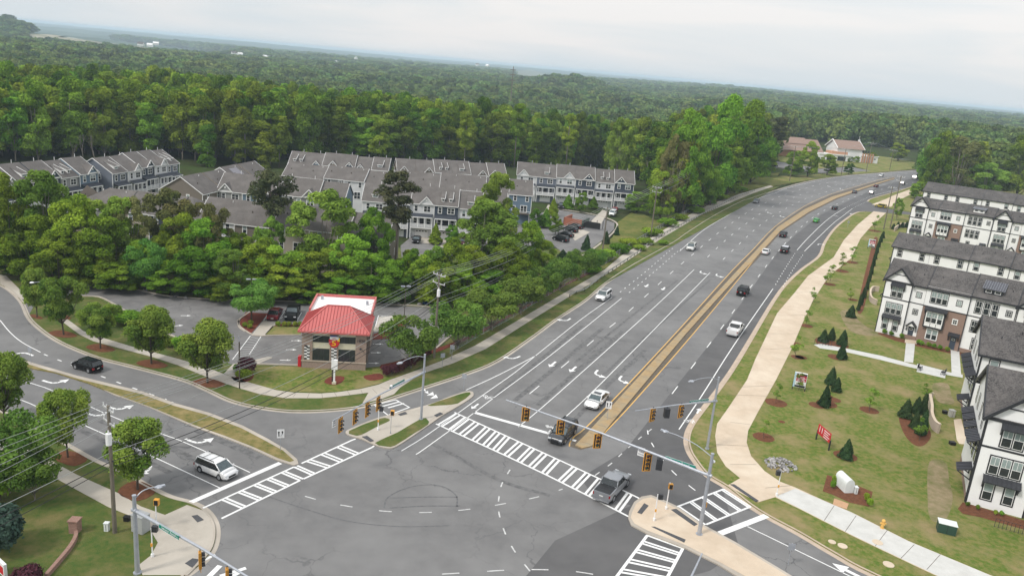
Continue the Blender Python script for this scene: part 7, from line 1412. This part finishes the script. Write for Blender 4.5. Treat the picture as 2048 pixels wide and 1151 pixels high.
# trash enclosure
EN = empty('trash_enclosure', P(1126, 450, .1), math.atan2(*(lambda d: (d.y, d.x))(P(1160, 455) - P(1124, 449)))); tag(EN, 'orange brick trash enclosure with dark slatted gates beside the parked black cars', 'enclosure'); Lq = (P(1160, 455) - P(1124, 449)).length
b = MB(); ob = mat('orange_brick', (.36, .13, .075), (.28, .10, .06), 4, rough=.9); b.box((0, 0, 0), (Lq, .3, 2.4), ob); b.box((0, 0, 0), (.3, 7, 2.4), ob); b.build('wall', EN); b = MB(); b.box((Lq, 0, 0), (Lq + .1, 7, 2.3), cabg); [b.box((Lq + .5 + k * 1.6, 1 + k, 0), (Lq + .65 + k * 1.6, 1.15 + k, 2.5), black) for k in range(4)]; b.box((Lq + .3, 1.0, .3), (Lq + 5.5, 1.1, 2.2), trimb); b.build('gate', EN)
for u, v in ((905, 700), ): pass
# hedges and clipped shrubs around the restaurant
for i, u in enumerate((556, 568, 579, 591, 601)): pt('box', u, 652, 642.5, 12.5, ('first', 'second', 'third', 'fourth', 'fifth')[i] + ' clipped ball shrub from the left, behind the parked pickup', 'clipped ball shrubs in a row', z=.14, trunk=False)
for i, (u, v) in enumerate(((489, 653), (501, 649), (499, 656))): pt('box', u, v, v - 9, 13, ('left', 'right', 'front')[i] + ' ball shrub on the round island with the lime tree', 'ball shrubs on the lot island', z=.14, trunk=False)
for i, (u, v) in enumerate(((793, 640), (792, 647), (790, 653), (777, 662), (763, 662))): pt('box' if i < 4 else 'shrub', u, v, v - 9, 12, ('farthest', 'second', 'third', 'fourth', 'darkest')[i] + ' shrub beside the hatched ramp right of the shop', 'shrubs beside the hatched ramp', z=.14, trunk=False)
for u, v, tv, w_, key, lb in ((490, 746, 713, 40, 'plum', 'large purple bush beside the thin dark pole'), (486, 755, 737, 36, 'box', 'squared green bush in front of the purple one'), (474, 741, 727, 20, 'thicket', 'small green bush left of the purple one')): pt(key, u, v, tv, w_, lb, z=.13)
HG = [(773, 750), (785, 747), (797, 743), (809, 738), (820, 733), (832, 726), (843, 720), (854, 713)]
for i, (u, v) in enumerate(HG): pt('plum', u, v, v - 20, 24, f"{['first', 'second', 'third', 'fourth', 'fifth', 'sixth', 'seventh', 'last'][i]} purple shrub from the left in the low hedge before the crape myrtle", 'purple hedge shrubs', z=.13)
for u, v, tv, w_, lb in ((262, 648, 622, 60, 'golden green shrub behind the third street tree'), (340, 690, 676, 34, 'low shrub behind the wide street tree'), (365, 700, 672, 44, 'bright shrub between two street trees'), (242, 640, 625, 40, 'yellowish shrub at the lot bend')): pt('thicket', u, v, tv, w_, lb, 'shrubs along the lot edge', z=.13)
# lawn plants on the right
CN = [(1701, 634, 608, 24, 'cone'), (1682, 717, 683, 26, 'cone'), (1684, 690, 657, 26, 'cone'), (1646, 683, 656, 26, 'cone'), (1662, 679, 652, 20, 'cone'), (1661, 768, 730, 28, 'cone'), (1672, 782, 752, 26, 'cone'), (1648, 812, 766, 30, 'cone'), (1691, 916, 874, 34, 'cone'), (1810, 834, 794, 34, 'cone'), (1832, 826, 790, 28, 'cone'), (1845, 826, 782, 18, 'column'), (1829, 856, 818, 28, 'cone'), (1843, 868, 815, 22, 'column'), (1838, 868, 838, 22, 'cone')]
nm = ['alone near the bench path', 'below the steps path', 'above the steps path', 'left by the black railing', 'behind the railing one', 'behind the tall board', 'right of the tall board', 'in front of the tall board', 'beside the red eleven board', 'at the left of the curved wall bed', 'at the back of the curved wall bed', 'slender, at the top of the curved wall bed', 'in the middle of the curved wall bed', 'slender, against the curved wall', 'low, at the foot of the curved wall']
for a, n_ in zip(CN, nm): pt(a[4], a[0], a[1], a[2], a[3], 'dark conical evergreen ' + n_, 'evergreens on the lawn', z=.13)
AV = [(1716, 621, 580), (1722, 610, 565), (1728, 596, 548), (1733, 580, 535), (1738, 563, 520), (1742, 548, 508), (1746, 532, 497), (1750, 518, 487), (1753, 506, 478), (1757, 494, 470), (1761, 484, 462), (1765, 476, 455), (1786, 458, 438), (1795, 456, 437), (1804, 455, 436), (1812, 455, 437)]
for i, (u, v, tv) in enumerate(AV): pt('column', u, v, tv + 4 + (i * 7 % 5), 8.5, 'narrow dark evergreen in the screen row beside the farmhouse rows' if i < 12 else 'narrow dark evergreen in front of the farther farmhouse row', 'evergreen screen row' if i < 12 else 'evergreens behind the pale brick wall', z=.13)
SL = [(1590, 718, 668, 'by the steps railing'), (1596, 780, 745, 'left of the tall board'), (1552, 806, 765, 'beside the lamp reach'), (1527, 876, 838, 'above the rock pile'), (1739, 822, 775, 'in the middle of the lawn'), (1850, 800, 764, 'above the curved wall'), (1838, 880, 832, 'in front of the curved wall'), (1612, 652, 620, 'second along the path'), (1625, 605, 572, 'third along the path'), (1652, 570, 536, 'fourth along the path'), (1660, 562, 528, 'fifth along the path'), (1681, 542, 505, 'sixth along the path'), (1703, 525, 492, 'seventh along the path'), (1749, 463, 428, 'by the leaning poles'), (1700, 600, 575, 'near the lone evergreen')]
for i, (u, v, tv, n_) in enumerate(SL): pt('sapling', u, v, tv, 20 if i not in (4, 5, 6, 0) else 30, 'thin young staked tree ' + n_, 'young trees planted on the lawn', z=.13, cat='young tree')
for i, (u, v) in enumerate(((1768, 667), (1781, 671), (1802, 676), (1842, 690), (1856, 693), (1867, 696), (1879, 699), (1893, 702), (1836, 688), (1955, 1018), (1990, 1028), (2002, 1030), (1935, 1012))): pt('shrub', u, v, v - 10, 9, 'tiny shrub in the mulch bed along the farmhouse wall', 'tiny foundation shrubs', z=.13, trunk=False, cat='shrub')
for i, (u, v) in enumerate(((1666, 975), (1669, 965), (1733, 1000), (1738, 1010))): pt('thicket', u, v, v - 16, 14, f"{['left front', 'left back', 'right back', 'right front'][i]} small shrub around the rounded enclosure", 'shrubs around the rounded enclosure', z=.13)
for i, (u, v, r_) in enumerate(((1755, 1084, .55), (1664, 1083, .4), (1685, 1091, .5), (1777, 1128, .55), (176, 923, .0), (1437, 905, .0))):
    if r_: b = MB(); b.tube([(0, 0, 0), (0, 0, .06)], r_, conct, 14); tag(b.build('manhole_cover', None, False, P(u, v, .1)), f"{['upper', 'leftmost', 'square-set', 'lowest'][i]} round cover in the grass strip at the lower right", 'manhole cover')

b = MB(); b.box((-.9, -.15, .3), (.9, .1, 1.5), signw); b.box((-.75, -.17, .45), (.75, -.15, 1.2), redp); b.box((-.7, -.05, 0), (-.6, .05, .3), black); b.box((.6, -.05, 0), (.7, .05, .3), black); tag(b.build('banner_sign', None, False, P(4, 1150, .1), R(-35)), 'red and white banner sign cut by the lower left edge', 'sign')
